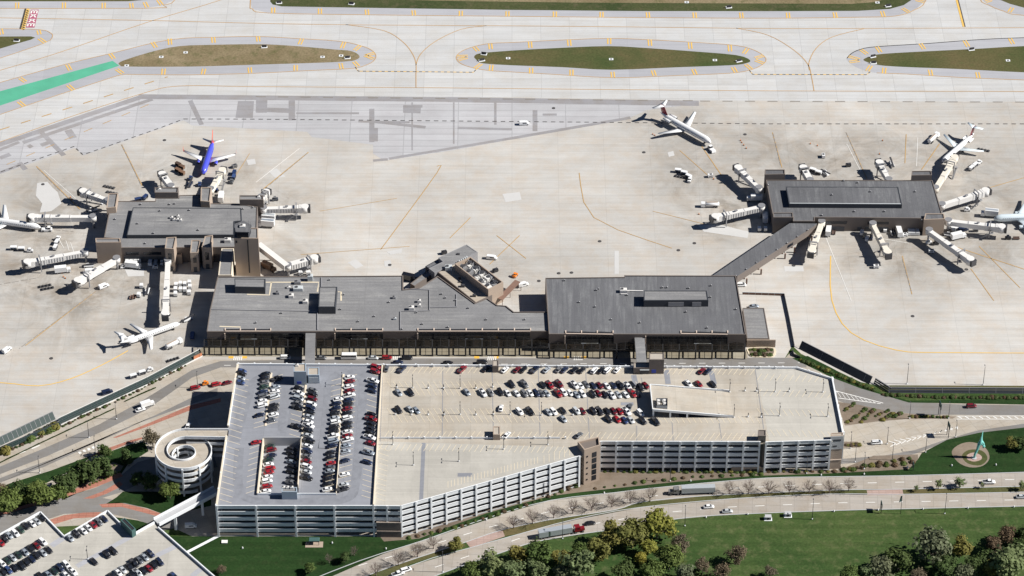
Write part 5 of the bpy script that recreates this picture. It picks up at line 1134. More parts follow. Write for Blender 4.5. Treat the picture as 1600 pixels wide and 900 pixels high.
# ================================================================== GROUND VEHICLES
def wheels(root, xs, y, r, w=.25, name='wheel'):
    for x in xs:
        for s in (-1, 1):
            m = MB(); m.tube((x, s * y - w / 2, r), (x, s * y + w / 2, r), r, n=10); m.m = 1; m.tube((x, s * y - w / 2 - .01, r), (x, s * y + w / 2 + .01, r), r * .5, n=8); m.build(name, ['rubber', 'grey_metal'], root)
PROTO = {}
def proto(kind, name, cat):
    o = thing(name, 'x', cat, (0, 0, -1000)); PROTO[kind] = o; return o
def mk_vehicle_protos():
    r = proto('tug', 'tow_tractor', 'tractor'); m = MB(); m.box((0, 0, .35), (2.9, 1.5, .7)); m.box((1.0, 0, 1.05), (.8, 1.4, .25)); m.box((-.9, 0, 1.05), (.9, 1.4, .3)); m.build('body', 'paint_white', r)
    m = MB(); m.box((-.1, 0, 2.0), (1.3, 1.4, .1)); m.m = 1
    for a in (-.65, .45):
        for s in (-.6, .6): m.box((a, s, 1.05), (.08, .08, .95))
    m.box((-.1, 0, 1.05), (.6, 1.2, .35)); m.build('cab', ['paint_white', 'dark_metal'], r); wheels(r, (-.9, .95), .7, .36)
    r = proto('push', 'pushback_tractor', 'tractor'); m = MB(); m.box((0, 0, .4), (5.2, 2.4, .9), 0, .96); m.box((-1.7, 0, 1.3), (1.3, 2.1, .25)); m.build('body', 'paint_white', r)
    m = MB(); m.box((1.2, 0, 1.3), (1.5, 1.8, 1.0), 0, .85); m.build('cab', 'dark_glass', r); m = MB(); m.box((1.2, 0, 2.3), (1.45, 1.6, .1)); m.build('cab_roof', 'paint_white', r); wheels(r, (-1.7, 1.6), 1.1, .55, .4)
    r = proto('cart', 'baggage_cart', 'cart'); m = MB(); m.box((0, 0, .45), (3.0, 1.6, .15)); m.m = 1; m.box((-1.45, 0, .6), (.08, 1.5, 1.3)); m.box((1.45, 0, .6), (.08, 1.5, 1.3)); m.box((0, 0, .6), (2.9, .06, 1.3)); m.m = 2; m.tube((1.5, 0, .5), (2.1, 0, .4), .05, n=5); m.build('body', ['dark_metal', 'paint_white', 'grey_metal'], r)
    m = MB(); m.box((0, 0, 1.9), (3.1, 1.75, .08)); m.build('roof', 'paint_white', r); wheels(r, (-1, 1), .65, .25, .15)
    r = proto('dolly', 'baggage_dolly', 'dolly'); m = MB(); m.box((0, 0, .4), (3.1, 1.5, .12)); m.m = 1
    for k in range(6): m.box((-1.3 + k * .52, 0, .53), (.14, 1.4, .08))
    for s in (-.75, .75): m.box((0, s, .52), (3.1, .06, .5))
    m.build('bed', ['dark_metal', 'rust_steel'], r); wheels(r, (-1, 1), .6, .25, .15)
    r = proto('van', 'van', 'van'); m = MB(); m.grid([[(x, sy * w, z) for sy, z in ((-1, .4), (-1, h * .62), (-.86, h), (.86, h), (1, h * .62), (1, .4))] for x, w, h in ((-2.5, .92, 1.95), (-2.4, .98, 2.05), (.9, .98, 2.05), (1.5, .95, 1.75), (2.0, .93, 1.15), (2.55, .85, 1.0))], True, True, True)
    m.build('body', 'paint_white', r); m = MB(); m.face([(1.02, -.8, 2.0), (1.02, .8, 2.0), (1.96, .82, 1.2), (1.96, -.82, 1.2)][::-1]); m.face([(1.04, -.8, 2.02), (1.04, .8, 2.02), (1.98, .82, 1.22), (1.98, -.82, 1.22)])
    for s in (-1, 1): m.box((.2, s * .97, 1.2), (2.0, .04, .5))
    m.build('window', 'dark_glass', r); wheels(r, (-1.6, 1.6), .85, .36)
    r = proto('truck', 'box_truck', 'truck'); m = MB(); m.box((-1.2, 0, 1.0), (5.6, 2.4, 2.6)); m.build('cargo_box', 'paint_white', r); m = MB(); m.box((2.6, 0, .6), (1.9, 2.2, 1.7), 0, .9); m.box((-.3, 0, .6), (7.2, 1.2, .4)); m.build('cab', 'paint_white', r); m = MB(); m.box((2.95, 0, 1.5), (1.1, 2.1, .65), 0, .93); m.build('window', 'dark_glass', r); wheels(r, (-2.8, 2.5), .95, .5, .35)
    r = proto('cater', 'catering_truck', 'truck'); m = MB(); m.box((-1.2, 0, 1.2), (6.4, 2.5, 3.0)); m.m = 1; m.box((-1.2, 0, 4.2), (6.0, 1.2, .12)); m.build('cargo_box', ['paint_white', 'paint_silver'], r); m = MB(); m.box((3.0, 0, .6), (1.9, 2.3, 1.9), 0, .9); m.box((-.3, 0, .6), (7.4, 1.2, .6)); m.build('cab', 'paint_white', r); m = MB(); m.box((3.3, 0, 1.5), (1.2, 2.15, .7), 0, .93); m.build('window', 'dark_glass', r); wheels(r, (-2.8, 2.7), .95, .5, .35)
    r = proto('fuel', 'fuel_truck', 'truck'); m = MB(); m.grid([[(x, 1.15 * q * math.cos(2 * math.pi * k / 14), 1.75 + 1.0 * q * math.sin(2 * math.pi * k / 14)) for k in range(14)] for x, q in ((-4.8, .7), (-4.6, 1), (1.6, 1), (1.8, .7))], True, True, True, smooth=True); m.m = 1; m.box((-1.5, 0, 2.74), (5.6, .7, .12)); m.build('tank', ['paint_white', 'tan_sunlit_precast'], r)
    m = MB(); m.box((3.0, 0, .6), (2.0, 2.3, 1.9), 0, .9); m.box((-1, 0, .6), (7.6, 1.3, .35)); m.build('cab', 'paint_white', r); m = MB(); m.box((3.3, 0, 1.55), (1.3, 2.15, .7), 0, .93); m.build('window', 'dark_glass', r); wheels(r, (-3.6, -2.4, 2.8), .95, .5, .35)
    r = proto('belt', 'belt_loader', 'loader'); m = MB(); m.box((0, 0, .4), (4.6, 1.7, .6)); m.box((-.6, .75, 1.0), (1.2, .35, .7)); m.build('body', 'paint_white', r); m = MB(); m.grid([[(-3.4, -.45, .9), (-3.4, .45, .9), (-3.4, .45, 1.1), (-3.4, -.45, 1.1)], [(3.6, -.45, 2.1), (3.6, .45, 2.1), (3.6, .45, 2.3), (3.6, -.45, 2.3)]], True, True, True); m.build('conveyor', 'dark_metal', r); wheels(r, (-1.6, 1.5), .75, .36)
    r = proto('gpu', 'power_unit', 'trailer'); m = MB(); m.box((0, 0, .4), (2.6, 1.6, 1.3), 0, .96); m.m = 1; m.box((.2, 0, 1.7), (1.2, 1.0, .08)); m.box((0, .77, .8), (1.6, .05, .5)); m.box((0, -.77, .8), (1.6, .05, .5)); m.m = 2; m.tube((1.3, 0, .5), (2.1, 0, .35), .05, n=5); m.build('body', ['paint_white', 'dark_metal', 'grey_metal'], r); wheels(r, (-.8, .8), .7, .3, .2)
    r = proto('crate', 'cargo_container', 'container'); m = MB(); m.box((0, 0, .5), (2.0, 1.6, 1.6)); m.m = 1; m.box((0, 0, .3), (2.2, 1.7, .2)); m.build('box', ['paint_white', 'dark_metal'], r); wheels(r, (-.7, .7), .6, .22, .15)
    r = proto('rack', 'dolly_rack', 'dolly'); m = MB()
    for k in range(4): m.box((-2.4 + k * 1.6, 0, .35), (1.3, 1.5, .1)); m.box((-2.4 + k * 1.6, 0, .45), (.12, 1.5, .45))
    for s in (-.7, .7): m.box((0, s, .3), (6.4, .1, .12))
    m.build('frame', 'dark_metal', r); wheels(r, (-2.4, -.8, .8, 2.4), .65, .22, .12)
    r = proto('bus', 'shuttle_bus', 'bus'); m = MB(); m.box((0, 0, .45), (7.2, 2.3, 1.2)); m.box((-.2, 0, 2.5), (6.9, 2.2, .35), 0, .97); m.m = 1; m.box((0, 0, 1.65), (7.0, 2.26, .85), 0, .97); m.build('body', ['paint_white', 'dark_glass'], r); wheels(r, (-2.2, 2.3), .95, .45, .3)
mk_vehicle_protos()
def place(kind, x, y, yaw, label, paint=None, grp=None, z=0.0, sc=1.0):
    P_ = PROTO[kind]
    o = dup(P_, at(x, y, z + .6) - Vector((0, 0, .6)), R(yaw), label, grp, sc)
    if 'category' in P_: o['category'] = P_['category']
    if paint:
        for c in o.children:
            for i, s in enumerate(c.material_slots):
                if s.material and s.material.name == 'paint_white': s.link = 'OBJECT'; s.material = M['paint_' + paint]
    return o
GC, GT_, GD, GV = 'baggage carts on the apron', 'tractors on the apron', 'dollies on the apron', 'service vehicles on the apron'
AV = [
 ('push', 73, 359, 2, 'white pushback tractor waiting off the nose of the left edge airliner', None, GT_),
 ('cart', 21.5, 388.5, 0, 'last white baggage cart of the short train by the left edge', None, GC), ('cart', 33.5, 390, 0, 'white baggage cart between a tractor and another cart near the left edge', None, GC),
 ('tug', 47, 392, 0, 'white tractor leading two carts near the left edge', None, GT_),
 ('cart', 86.5, 387.5, 80, 'rear baggage cart of the upright train above the ribbed left bridge', None, GC), ('cart', 89, 379.5, 75, 'baggage cart just behind the tractor above the ribbed left bridge', None, GC), ('tug', 91, 373, 75, 'white tractor heading away above the ribbed left bridge', None, GT_),
 ('belt', 145, 328, 20, 'white belt loader by the corner of the long level left bridge', None, GV),
 ('truck', 99, 424, 10, 'white box truck below the ribbed left bridge', None, GV), ('belt', 139, 415.5, 5, 'pale belt loader under the slanting front bridge', None, GV), ('van', 141, 424, 10, 'white van half hidden under the slanting front bridge', None, GV),
 ('van', 162, 447.5, 35, 'white van alone right of the slanting front bridge cab', None, GV),
 ('rack', 70, 446, 18, 'dark dolly rack nearest the bottom left of the pair on the open apron', None, GD), ('rack', 74, 450, 18, 'second dark dolly rack just below the other one on the open apron', None, GD),
 ('crate', 199, 408, 90, 'white container at the left end of the row against the left concourse', None, GC), ('crate', 205.5, 408, 90, 'second white container from the left against the left concourse', None, GC), ('crate', 211.8, 408, 90, 'third white container from the left against the left concourse', None, GC), ('crate', 218, 408, 90, 'white container at the right end of the row against the left concourse', None, GC),
 ('truck', 209, 417, -10, 'white box truck parked in front of the container row', None, GV), ('tug', 192.5, 417, 20, 'white tractor left of the box truck and container row', None, GT_), ('van', 235, 410, 90, 'white van in the shade right of the container row', None, GV), ('van', 243.5, 411, 90, 'silver van in the shade between a white van and a tractor', 'silver', GV), ('tug', 253, 411, 90, 'white tractor in the shade beside the left front shaft', None, GT_), ('gpu', 242.7, 418, 0, 'small power unit at the shadow edge of the left concourse', None, GV),
 ('crate', 221, 448, 90, 'white container left of the belt loader below the left concourse', None, GC), ('belt', 230.5, 455, 85, 'white belt loader left of the long straight bridge', None, GV), ('crate', 217, 462, 80, 'white container beside two dark dollies left of the long bridge', None, GC), ('dolly', 206, 464, 80, 'dark dolly at the far left of the group left of the long bridge', None, GD), ('dolly', 210, 463, 80, 'dark dolly between another dolly and a white container', None, GD),
 ('cart', 284.2, 262, -35, 'brown baggage cart of the upper row left of the blue airliner nose', 'brown', GC), ('cart', 278.5, 258, -35, 'far brown baggage cart of the upper row left of the blue airliner', 'brown', GC), ('cart', 284.5, 271, -35, 'brown baggage cart of the lower row nearest the blue nose', 'brown', GC), ('cart', 278, 267, -35, 'far brown baggage cart of the lower row left of the blue airliner', 'brown', GC),
 ('tug', 298, 279, 80, 'blue tractor left of the nose shadow of the blue airliner', 'blue', GT_), ('belt', 297, 288, 75, 'navy belt loader behind the left concourse between two blue tractors', 'navy', GV), ('tug', 312, 288.5, 90, 'blue tractor close to the foot of the cream bridge', 'blue', GT_), ('gpu', 366.5, 260, 30, 'dark power unit under the right wing of the blue airliner', 'grey', GV),
 ('cart', 366, 271, 80, 'upper blue baggage cart right of the cream bridge', 'blue', GC), ('cart', 365.5, 277.5, 80, 'lower blue baggage cart right of the cream bridge', 'blue', GC), ('tug', 362, 284, 80, 'grey tractor at the end of the blue carts', 'grey', GT_), ('cart', 335.5, 298.5, 0, 'lone blue baggage cart at the foot of the cream bridge', 'blue', GC), ('truck', 346, 309, 88, 'tall white truck between the rear boxes of left concourse', None, GV),
 ('cart', 227, 309, 60, 'right one of two blue carts behind the left concourse', 'blue', GC), ('cart', 215.5, 313, 20, 'left one of two blue carts behind the left concourse', 'blue', GC), ('rack', 170.5, 291.5, -20, 'upper dark dolly rack beyond the back left stair tower', None, GD), ('rack', 175, 300.5, -20, 'lower dark dolly rack against the back left stair tower', None, GD),
 ('cater', 416, 344, 172, 'farther white catering truck at the right end of left concourse', None, GV), ('cater', 415, 352.5, 172, 'nearer white catering truck at the right end of left concourse', None, GV), ('tug', 430, 311.5, 10, 'dark tractor right of the stubby bridge', 'grey', GT_),
 ('truck', 421, 420, -35, 'brown box truck under the sloping white walkway', 'brown', GV), ('crate', 470, 428, 0, 'left white container behind the terminal roof edge', None, GC), ('crate', 482, 428, 0, 'right white container behind the terminal roof edge', None, GC),
 ('van', 10.8, 547, 55, 'white van near the left edge on the open apron', None, GV), ('fuel', 273, 538, 40, 'white fuel truck below the white regional jet', None, GV), ('rack', 270, 561, 28, 'dark dolly rack beside the slanting blast fence', None, GD),
 ('cart', 208.5, 588.5, 25, 'last white baggage cart of the train along the blast fence', None, GC), ('cart', 222.5, 583, 25, 'middle white baggage cart of the train along the blast fence', None, GC), ('tug', 234.5, 578, 25, 'white tractor pulling a train along the blast fence', None, GT_),
 ('van', 167.5, 613, 25, 'navy van beside the left blast fence', 'navy', GV), ('belt', 293.5, 499, 35, 'white belt loader ahead of the regional jet nose', None, GV), ('van', 300.8, 524, 90, 'blue van in the shadow left of the terminal', 'blue', GV), ('belt', 200.5, 529.5, 25, 'dark belt loader tucked behind the regional jet wing', 'navy', GV),
 ('van', 768.5, 403, -10, 'white and dark van beyond the cooling plant', None, GV), ('tug', 805, 430.5, 60, 'orange tractor right of the cooling plant', 'orange', GT_), ('van', 817.5, 445, 25, 'white van right of the rust brown walkway', None, GV), ('gpu', 694, 395, 20, 'black power unit behind the cooling plant roof', 'black', GV), ('truck', 641.5, 437, -20, 'black truck at the lower end of the plant building ramp', 'black', GV), ('gpu', 774, 423, 30, 'small dark power unit beside the cooling enclosure', 'black', GV),
 ('van', 819, 193, 5, 'white van alone on the wide upper apron', None, GV), ('push', 1112, 234, 115, 'white pushback tractor at the nose of the lone jet', None, GT_), ('gpu', 1110, 275, 10, 'white power unit left of the upper left bridge on right apron', None, GV),
 ('cart', 1059.5, 267.5, -10, 'leftmost white cart of the curved cart cluster', None, GC), ('cart', 1069, 271, -20, 'white cart second in the curved cart cluster', None, GC), ('cart', 1076, 276.5, -40, 'white cart third in the curved cart cluster', None, GC), ('tug', 1077.5, 282, 250, 'white tractor at the lower end of the curved cart cluster', None, GT_), ('rack', 1063.5, 275.5, -20, 'dark dolly rack below the curved cart cluster', None, GD),
 ('gpu', 1286.5, 244, 90, 'small white power unit high above the right concourse', None, GV), ('cart', 1270, 266.5, -25, 'left white cart behind the right concourse', None, GC), ('cart', 1279, 270.5, -25, 'right white cart behind the right concourse', None, GC), ('belt', 1289.5, 270.5, -55, 'white belt loader right of two carts behind the right concourse', None, GV),
 ('gpu', 1325.5, 258.5, 10, 'black power unit alone behind the right concourse', 'black', GV), ('belt', 1393.5, 256, 100, 'white belt loader right of the middle rear bridge', None, GV), ('fuel', 1459, 216.5, 54, 'long white tank truck left of the top right jet', None, GV), ('cart', 1518, 263.5, 50, 'rear white cart right of the docked top right jet', None, GC), ('cart', 1524, 258.5, 45, 'front white cart right of the docked top right jet', None, GC), ('tug', 1530, 254, 45, 'white tractor pulling two carts right of the top right jet', None, GT_),
 ('rack', 1537, 233.5, -20, 'rust coloured dolly rack off the wing tip of top right jet', None, GD), ('tug', 1511, 328, 5, 'small white tractor between the two right end bridges', None, GT_), ('cater', 1545, 336.5, 170, 'white catering truck at the nose of the pale blue airliner', None, GV),
 ('fuel', 1108, 321.5, 180, 'white fuel truck above the ribbed right concourse bridge', None, GV), ('truck', 1178, 312, 180, 'white truck in the shade left of the right concourse', None, GV), ('truck', 1195, 341.5, 90, 'white truck in the shade below the ribbed bridge', None, GV), ('crate', 1186.5, 359, 90, 'left white container in the shade by the connector bridge', None, GC), ('crate', 1196, 359, 90, 'right white container in the shade by the connector bridge', None, GC),
 ('truck', 1294.5, 362, 80, 'white truck right of the cream bridge by the connector', None, GV), ('dolly', 1303, 363, 80, 'dark dolly right of the white truck at the right concourse front', None, GD), ('cart', 1346.5, 365, 75, 'left white cart in the bridge shadow at right concourse front', None, GC), ('cart', 1354.5, 374.5, 75, 'near white cart in the bridge shadow at right concourse front', None, GC), ('cart', 1351, 369.5, 75, 'tan baggage cart between two white carts at right concourse front', 'tan', GC), ('tug', 1361, 372, 80, 'navy tractor under the middle front bridge', 'navy', GT_),
 ('gpu', 1383, 360, 80, 'white power unit right of the middle front bridge', None, GV), ('belt', 1394, 363, 100, 'white belt loader against the right concourse front', None, GV), ('truck', 1404, 363.5, 95, 'white box truck against the right concourse front', None, GV), ('gpu', 1413.5, 367.5, 20, 'white power unit right of the box truck', None, GV), ('van', 1421, 362, 90, 'first white van from left in the shade of the right concourse', None, GV), ('van', 1426.5, 362, 90, 'middle white van of three in the shade of the right concourse', None, GV), ('van', 1433, 362, 90, 'last white van before the right front stair tower', None, GV),
 ('gpu', 1369, 417, 5, 'white power unit alone below the middle front bridge', None, GV), ('gpu', 1455, 393, 0, 'white power unit left of the long slanting right bridge', None, GV), ('tug', 1451, 379, 10, 'white tractor at the foot of the right front stair tower', None, GT_), ('tug', 1462, 380.5, 10, 'black tractor under the long slanting right bridge', 'black', GT_), ('belt', 1483, 367, -15, 'white belt loader below the level right end bridge', None, GV), ('truck', 1498, 371, 20, 'white truck below the level right end bridge', None, GV),
 ('gpu', 1484, 358, 0, 'white power unit at the left under the level right end bridge', None, GV), ('van', 1493.5, 358, 20, 'white van under the level right end bridge', None, GV), ('van', 1505, 359, 20, 'navy van under the level right end bridge', 'navy', GV), ('gpu', 1524, 360, 0, 'dark power unit under the level right end bridge', 'grey', GV), ('tug', 1575, 372, 0, 'dark tractor near the right edge below the level bridge', 'black', GT_), ('dolly', 1588, 372, 0, 'dark dolly near the right edge beside a dark tractor', None, GD),
]
for i, (xx, yy) in enumerate(((275.3, 446.5), (282, 444.8), (288.8, 445.3), (296, 442.8), (296.8, 449.4), (282.3, 453.5), (289, 453.7), (274.3, 453.2), (295.5, 458.2), (274.3, 460.5))):
    nm = ('upper left corner', 'second in the top row', 'third in the top row', 'upper right corner', 'right side middle', 'centre left', 'centre right', 'left side middle', 'lower right corner', 'lower left corner')[i]
    AV.append(('crate', xx, yy, 90, f'white container at the {nm} of the block right of the long straight bridge' if i not in (1, 2) else f'white container {nm} of the block right of the long straight bridge', None, GC))
for a in AV: place(a[0], a[1], a[2], a[3], a[4], a[5], a[6])
# ================================================================== CARS
def loft(m, secs, smooth=False):
    m.grid(secs, True, True, True, smooth)
def car_proto(kind):
    """body panels (slot 0 = paint), glasshouse, four wheels; x forward, origin on the ground"""
    D = dict(sedan=(4.75, .91, .98, 1.44, (-1.95, -1.05, .45, 1.3), .33), hatch=(4.25, .88, 1.0, 1.5, (-1.95, -1.5, .45, 1.25), .32), suv=(4.8, .95, 1.15, 1.76, (-2.28, -1.95, .55, 1.25), .38),
             minivan=(5.05, .98, 1.1, 1.76, (-2.4, -2.1, .8, 1.85), .34), pickup=(5.7, 1.0, 1.15, 1.85, (-.75, -.5, .85, 1.5), .40))[kind]
    L, hw, belt, H, (g0, g1, g2, g3), wr = D
    r = thing('parked_car', 'x', 'car', (0, 0, -1000)); PROTO[kind] = r
    def sec(x, w, zb, zt): return [(x, -w, zb + .12), (x, -w * 1.0, zt - .16), (x, -w * .88, zt), (x, w * .88, zt), (x, w, zt - .16), (x, w, zb + .12), (x, w * .8, zb), (x, -w * .8, zb)]
    m = MB(); h = L / 2
    hood = belt - .1 if kind != 'minivan' else belt - .05
    loft(m, [sec(-h, hw * .86, .42, belt - .12), sec(-h + .12, hw * .94, .3, belt - .02), sec(-h * .7, hw, .24, belt), sec(0, hw, .22, belt), sec(g3, hw, .24, belt - .02), sec(h - .5, hw * .96, .26, hood - .1), sec(h - .12, hw * .88, .3, hood - .2), sec(h, hw * .74, .42, hood - .36)], True)
    # roof panel and pillars
    def rr(x, w, z): return [(x, -w, z), (x, w, z)]
    rw = hw * .74
    m.face([(g1, -rw, H - .02), (g1, rw, H - .02), (g2, rw, H), (g2, -rw, H)][::-1]); m.face([(g1, -rw, H + .01), (g2, -rw, H + .02), (g2, rw, H + .02), (g1, rw, H + .01)])
    for s in (-1, 1):
        for (xa, xb) in ((g0, g1), (g3, g2), ((g0 + g3) / 2, (g1 + g2) / 2)):
            m.beam((xa, s * hw * .86, belt - .02), (xb, s * (rw + .01), H - .05), .09, .07)
        m.m = 2; m.box((h - .2, s * hw * .58, hood - .34), (.2, .34, .14)); m.m = 3; m.box((-h + .05, s * hw * .68, belt - .32), (.12, .26, .18)); m.m = 0
        m.box((g3 - .25, s * (hw + .08), belt - .05), (.16, .14, .12))
    m.m = 1; m.box((h - .03, 0, .36), (.08, hw * 1.1, .18)); m.box((-h + .0, 0, .36), (.08, hw * 1.3, .16))
    if kind == 'pickup':
        m.m = 1; m.box((-1.8, 0, belt + .005), (1.75, hw * 1.55, .02)); m.m = 0
        for s in (-1, 1): m.box((-1.8, s * hw * .86, belt), (1.95, .16, .1))
        m.box((-h + .12, 0, belt), (.12, hw * 1.7, .1))
    m.build('body', ['paint_white', 'dark_metal', 'headlight', 'taillight'], r)
    g = MB()
    g.grid([[(g0, -hw * .86, belt - .03), (g3, -hw * .86, belt - .05), (g3, hw * .86, belt - .05), (g0, hw * .86, belt - .03)], [(g1, -rw, H - .03), (g2, -rw, H - .01), (g2, rw, H - .01), (g1, rw, H - .03)]], True, False, True)
    g.build('window', 'dark_glass', r)
    for x in (-L * .29, L * .31):
        for s in (-1, 1):
            w = MB(); y = s * (hw - .1); w.tube((x, y - .11, wr), (x, y + .11, wr), wr, n=12); w.m = 1; w.tube((x, y - .12, wr), (x, y + .12, wr), wr * .58, n=8); w.build('wheel', ['rubber', 'paint_silver'], r)
for k_ in ('sedan', 'hatch', 'suv', 'minivan', 'pickup'): car_proto(k_)
CN = dict(w='white', s='silver', g='grey', k='black', n='navy', r='red', m='maroon', b='blue', e='green', t='tan')
CM = dict(w='white', s='silver', g='grey', k='black', n='navy', r='red', m='maroon', b='blue', e='green', t='tan')
TN = dict(s='sedan', h='hatchback', u='suv', v='minivan', p='pickup'); TK = dict(s='sedan', h='hatch', u='suv', v='minivan', p='pickup')
ORD = ['first', 'second', 'third', 'fourth', 'fifth', 'sixth', 'seventh', 'eighth', 'ninth', 'tenth', 'eleventh', 'twelfth', 'thirteenth', 'fourteenth', 'fifteenth', 'sixteenth', 'seventeenth', 'eighteenth', 'nineteenth', 'twentieth',
       'twenty-first', 'twenty-second', 'twenty-third', 'twenty-fourth', 'twenty-fifth', 'twenty-sixth', 'twenty-seventh', 'twenty-eighth', 'twenty-ninth', 'thirtieth', 'thirty-first']
rc_ = random.Random(11)
def row(place_txt, group, yaw, z, data, end='left', jitter=2.5, lane=False):
    """one row of parked cars: 'x,y,colour+type[,yaw]' entries in order from the named end"""
    L = []
    for tok in data.split():
        a = tok.split(','); L.append((float(a[0]), float(a[1]), a[2][0], a[2][1], float(a[3]) if len(a) > 3 else yaw + rc_.uniform(-jitter, jitter)))
    nm = [f'{CN[c]} {TN[t]}' for _, _, c, t, _ in L]; n = len(L)
    for i, (x, y, c, t, yw) in enumerate(L):
        if n == 1: lab = f'{nm[i]} {place_txt}'
        elif nm.count(nm[i]) == 1: lab = f'only {nm[i]} {place_txt}'
        else:
            if i == 0: key = f'{nm[i]} at the {end} end'
            elif i == n - 1: key = f"{nm[i]} at the {'right' if end == 'left' else 'near'} end"
            else:
                nb = {(nm[j - 1], nm[j + 1]) for j in range(1, n - 1) if nm[j] == nm[i] and j != i}
                if (nm[i - 1], nm[i + 1]) not in nb and (nm[i + 1], nm[i - 1]) not in nb and len((nm[i - 1] + ' ' + nm[i + 1]).split()) <= 4: key = f'{nm[i]} between {nm[i - 1]} and {nm[i + 1]}'
                else: key = f'{nm[i]}, {ORD[i]} from the {end} end,'
            lab = f'{key} {place_txt}'
        zz = z
        if lane: zz = lane_z(x, y)
        p = at(x, y, zz + .8); p.z = zz + .01
        if lane and zz < DK - .02: p = at(x, y, zz + .8); p.z = zz + .02
        o = dup(PROTO[TK[t]], p, R(yw), lab, group); o['category'] = 'pickup' if t == 'p' else 'minivan' if t == 'v' else 'car'
        for ch in o.children:
            if ch.name.startswith('body'): s = ch.material_slots[0]; s.link = 'OBJECT'; s.material = M['paint_' + CM[c]]
GB, GTN, GS = 'cars on the blue-grey roof deck', 'cars on the tan roof deck', 'cars on the small near garage'
row('along the left parapet of blue-grey deck', GB, -18, DK, '377.5,579,bs 377,583.5,ku 375.3,590.5,ss 374.8,597,bs', 'far')
row('on left side of blue-grey deck, first column', GB, 24, DK, '415,583.7,ks 413.3,590.5,ks 413,597,gs 412.5,604,es 410.5,612,ns 411.5,618.5,gu 409.5,626,ws 409.7,633,wu 405.5,648,ns', 'far')
row('on right side of blue-grey deck, first column', GB, 24, DK, '432.5,591.5,kp 430,604,ss 428.6,611,ws 428.6,619,sv 428,633.5,ku 427,639.5,ku 427,647.5,ws 422.8,656,gs', 'far')
row('on left side of blue-grey deck, middle column', GB, -20, DK, '467,607,ku 466,614,wp 466,622,sv 465.5,629.5,gs 465,636,kp 463,666,kp', 'far')
row('on right side of blue-grey deck, middle column', GB, -20, DK, '488.7,609,gs 488.2,616,ku 487.8,623,mu 486.5,631.3,wu 484.5,637.5,nu 484,643.7,ks 482.5,650.5,ss 481.5,658.3,ws 481.5,665,wp 480.8,672.8,ku 481,680,ss 482.3,688,kp 480,696.5,ws 480,704.5,nu 479.3,712.7,gs 479,720.5,rs 479.5,728.5,wu 478.8,737,ss 478.7,746,kp', 'far', lane=True)
row('on left side of blue-grey deck, third column', GB, 20, DK, '528,623.3,ws 525.8,630,ns 525.3,637.3,ns 523.8,645.3,ku 523,652.7,ss 524,659,wu 522.5,666.7,ku 521.5,673.2,ku 520,680.8,wp 520.3,688.7,sv 519,696,ns 516.7,706.7,ks 515.7,714.7,ks 517.3,723.3,rs 516.3,729.5,gs 515.3,735.5,ss 513.5,741.5,ks 512.2,748,ks 512,755.5,ks 511.5,764,ws', 'far', lane=True)
row('on right side of blue-grey deck, third column', GB, 22, DK, '546,588.7,ws 546.7,595.3,rs 544.8,603.3,ws 546,610,rs 545.3,617.3,wp 544.7,624.5,ns 544,631,ks 542.9,638,ms 542.7,645,ks 542.3,652.5,wu 542.7,660.5,ks 542,667.3,ks 542.5,674.3,ws 542.7,680.3,rs 542.7,686.7,wp 540,696,ss 539.4,704.7,ss 538.7,719.3,ns 538,740.7,ws 536.7,756.7,ss 535.3,764,kp', 'far')
row('along the right wall of blue-grey deck', GB, -22, DK, '587,573,mu 586,580,mu 582.5,594.5,wp 581.5,602.5,ns 580.8,610,ns 580.7,646.7,ks 580,654,rp 579.5,661.3,ks 579.3,668.7,ks 578.7,675.3,ku 577.5,683,wp 578.7,692,ms 575.5,706.7,sp 573.5,721.3,ns', 'far')
row('alone against the left wall of the sunken ramp', GB, 20, DK, '400,690.7,rs')
row('on left side of the sunken ramp lane', GB, 20, DK, '421.3,697,es 424,702.5,ru 424,711,ns 419.5,718,es 419.3,725.3,ws 422,731.5,ru 420,738,rs 417.8,744.7,ws 417,751.5,wu 417.3,760,ru 415,767,ws', 'far', lane=True)
row('on right side of the sunken ramp lane', GB, -20, DK, '456,701.3,ks 455,707.5,ku 457,714.7,ks 455.5,721.3,ss 456.5,729.3,ks 455.3,736.7,ku 458.5,746,gs 455.5,754,gp', 'far', lane=True)
row('in the row along terminal side parapet', GTN, 57, DK, '604,575,gs,82 628.3,576,np 722,576.7,mp 759.4,575.6,ks 789,577,ws 807.8,577,ms 818,577,ks 835.6,577,np 854.4,577.2,ss 873.3,576.7,gs 882,577.2,ns 897.8,577.8,ku 909.4,577.8,ks 928.9,578.3,wu 939,578.3,ks 949.4,577.8,wu 964.4,577.2,ws 1096.7,579,ms 1106,579.4,ns')
row('in upper row of the middle car block', GTN, -60, DK, '799.4,600,ku 819.4,599.4,gp 848.3,601,ks 858.9,601,rp 873.9,599.4,mp 897.8,601,wp 907,602,ws 915.6,600,gs 927,602,ns 937,601.7,ms 947.8,602,ws 957.8,601.7,ns 969.4,601.7,kp 980.6,602.8,wp 987.5,600.6,ks 1001,605,ku 1009,601.7,ms')
row('beyond the sheltered ramp on tan deck', GTN, -60, DK, '1075.6,598.3,ws 1092,599.4,rs 1114,600,ks')
row('in lower row of the middle car block', GTN, -62, DK, '622.8,612.8,ss 641.7,612.8,ku 729.4,612,ss 754.4,613.3,wp 766,613.3,gu 782,612,ku 792.8,613.3,ws 807,613.9,ws 819.4,614.4,gu 828.3,613.3,ws 837.8,613.9,nu 846,613.9,gs 853.9,613.9,ss 872,613.9,rp 880.6,612.8,wu 890.6,613.3,wh 900.6,616,ss 910,615,wu 926,615.6,ku 935,613.9,ms 945,616,ks 955.6,616.7,wp 966,616,ss 977.8,616,ws 988.3,613.9,rp 996,615,ks')
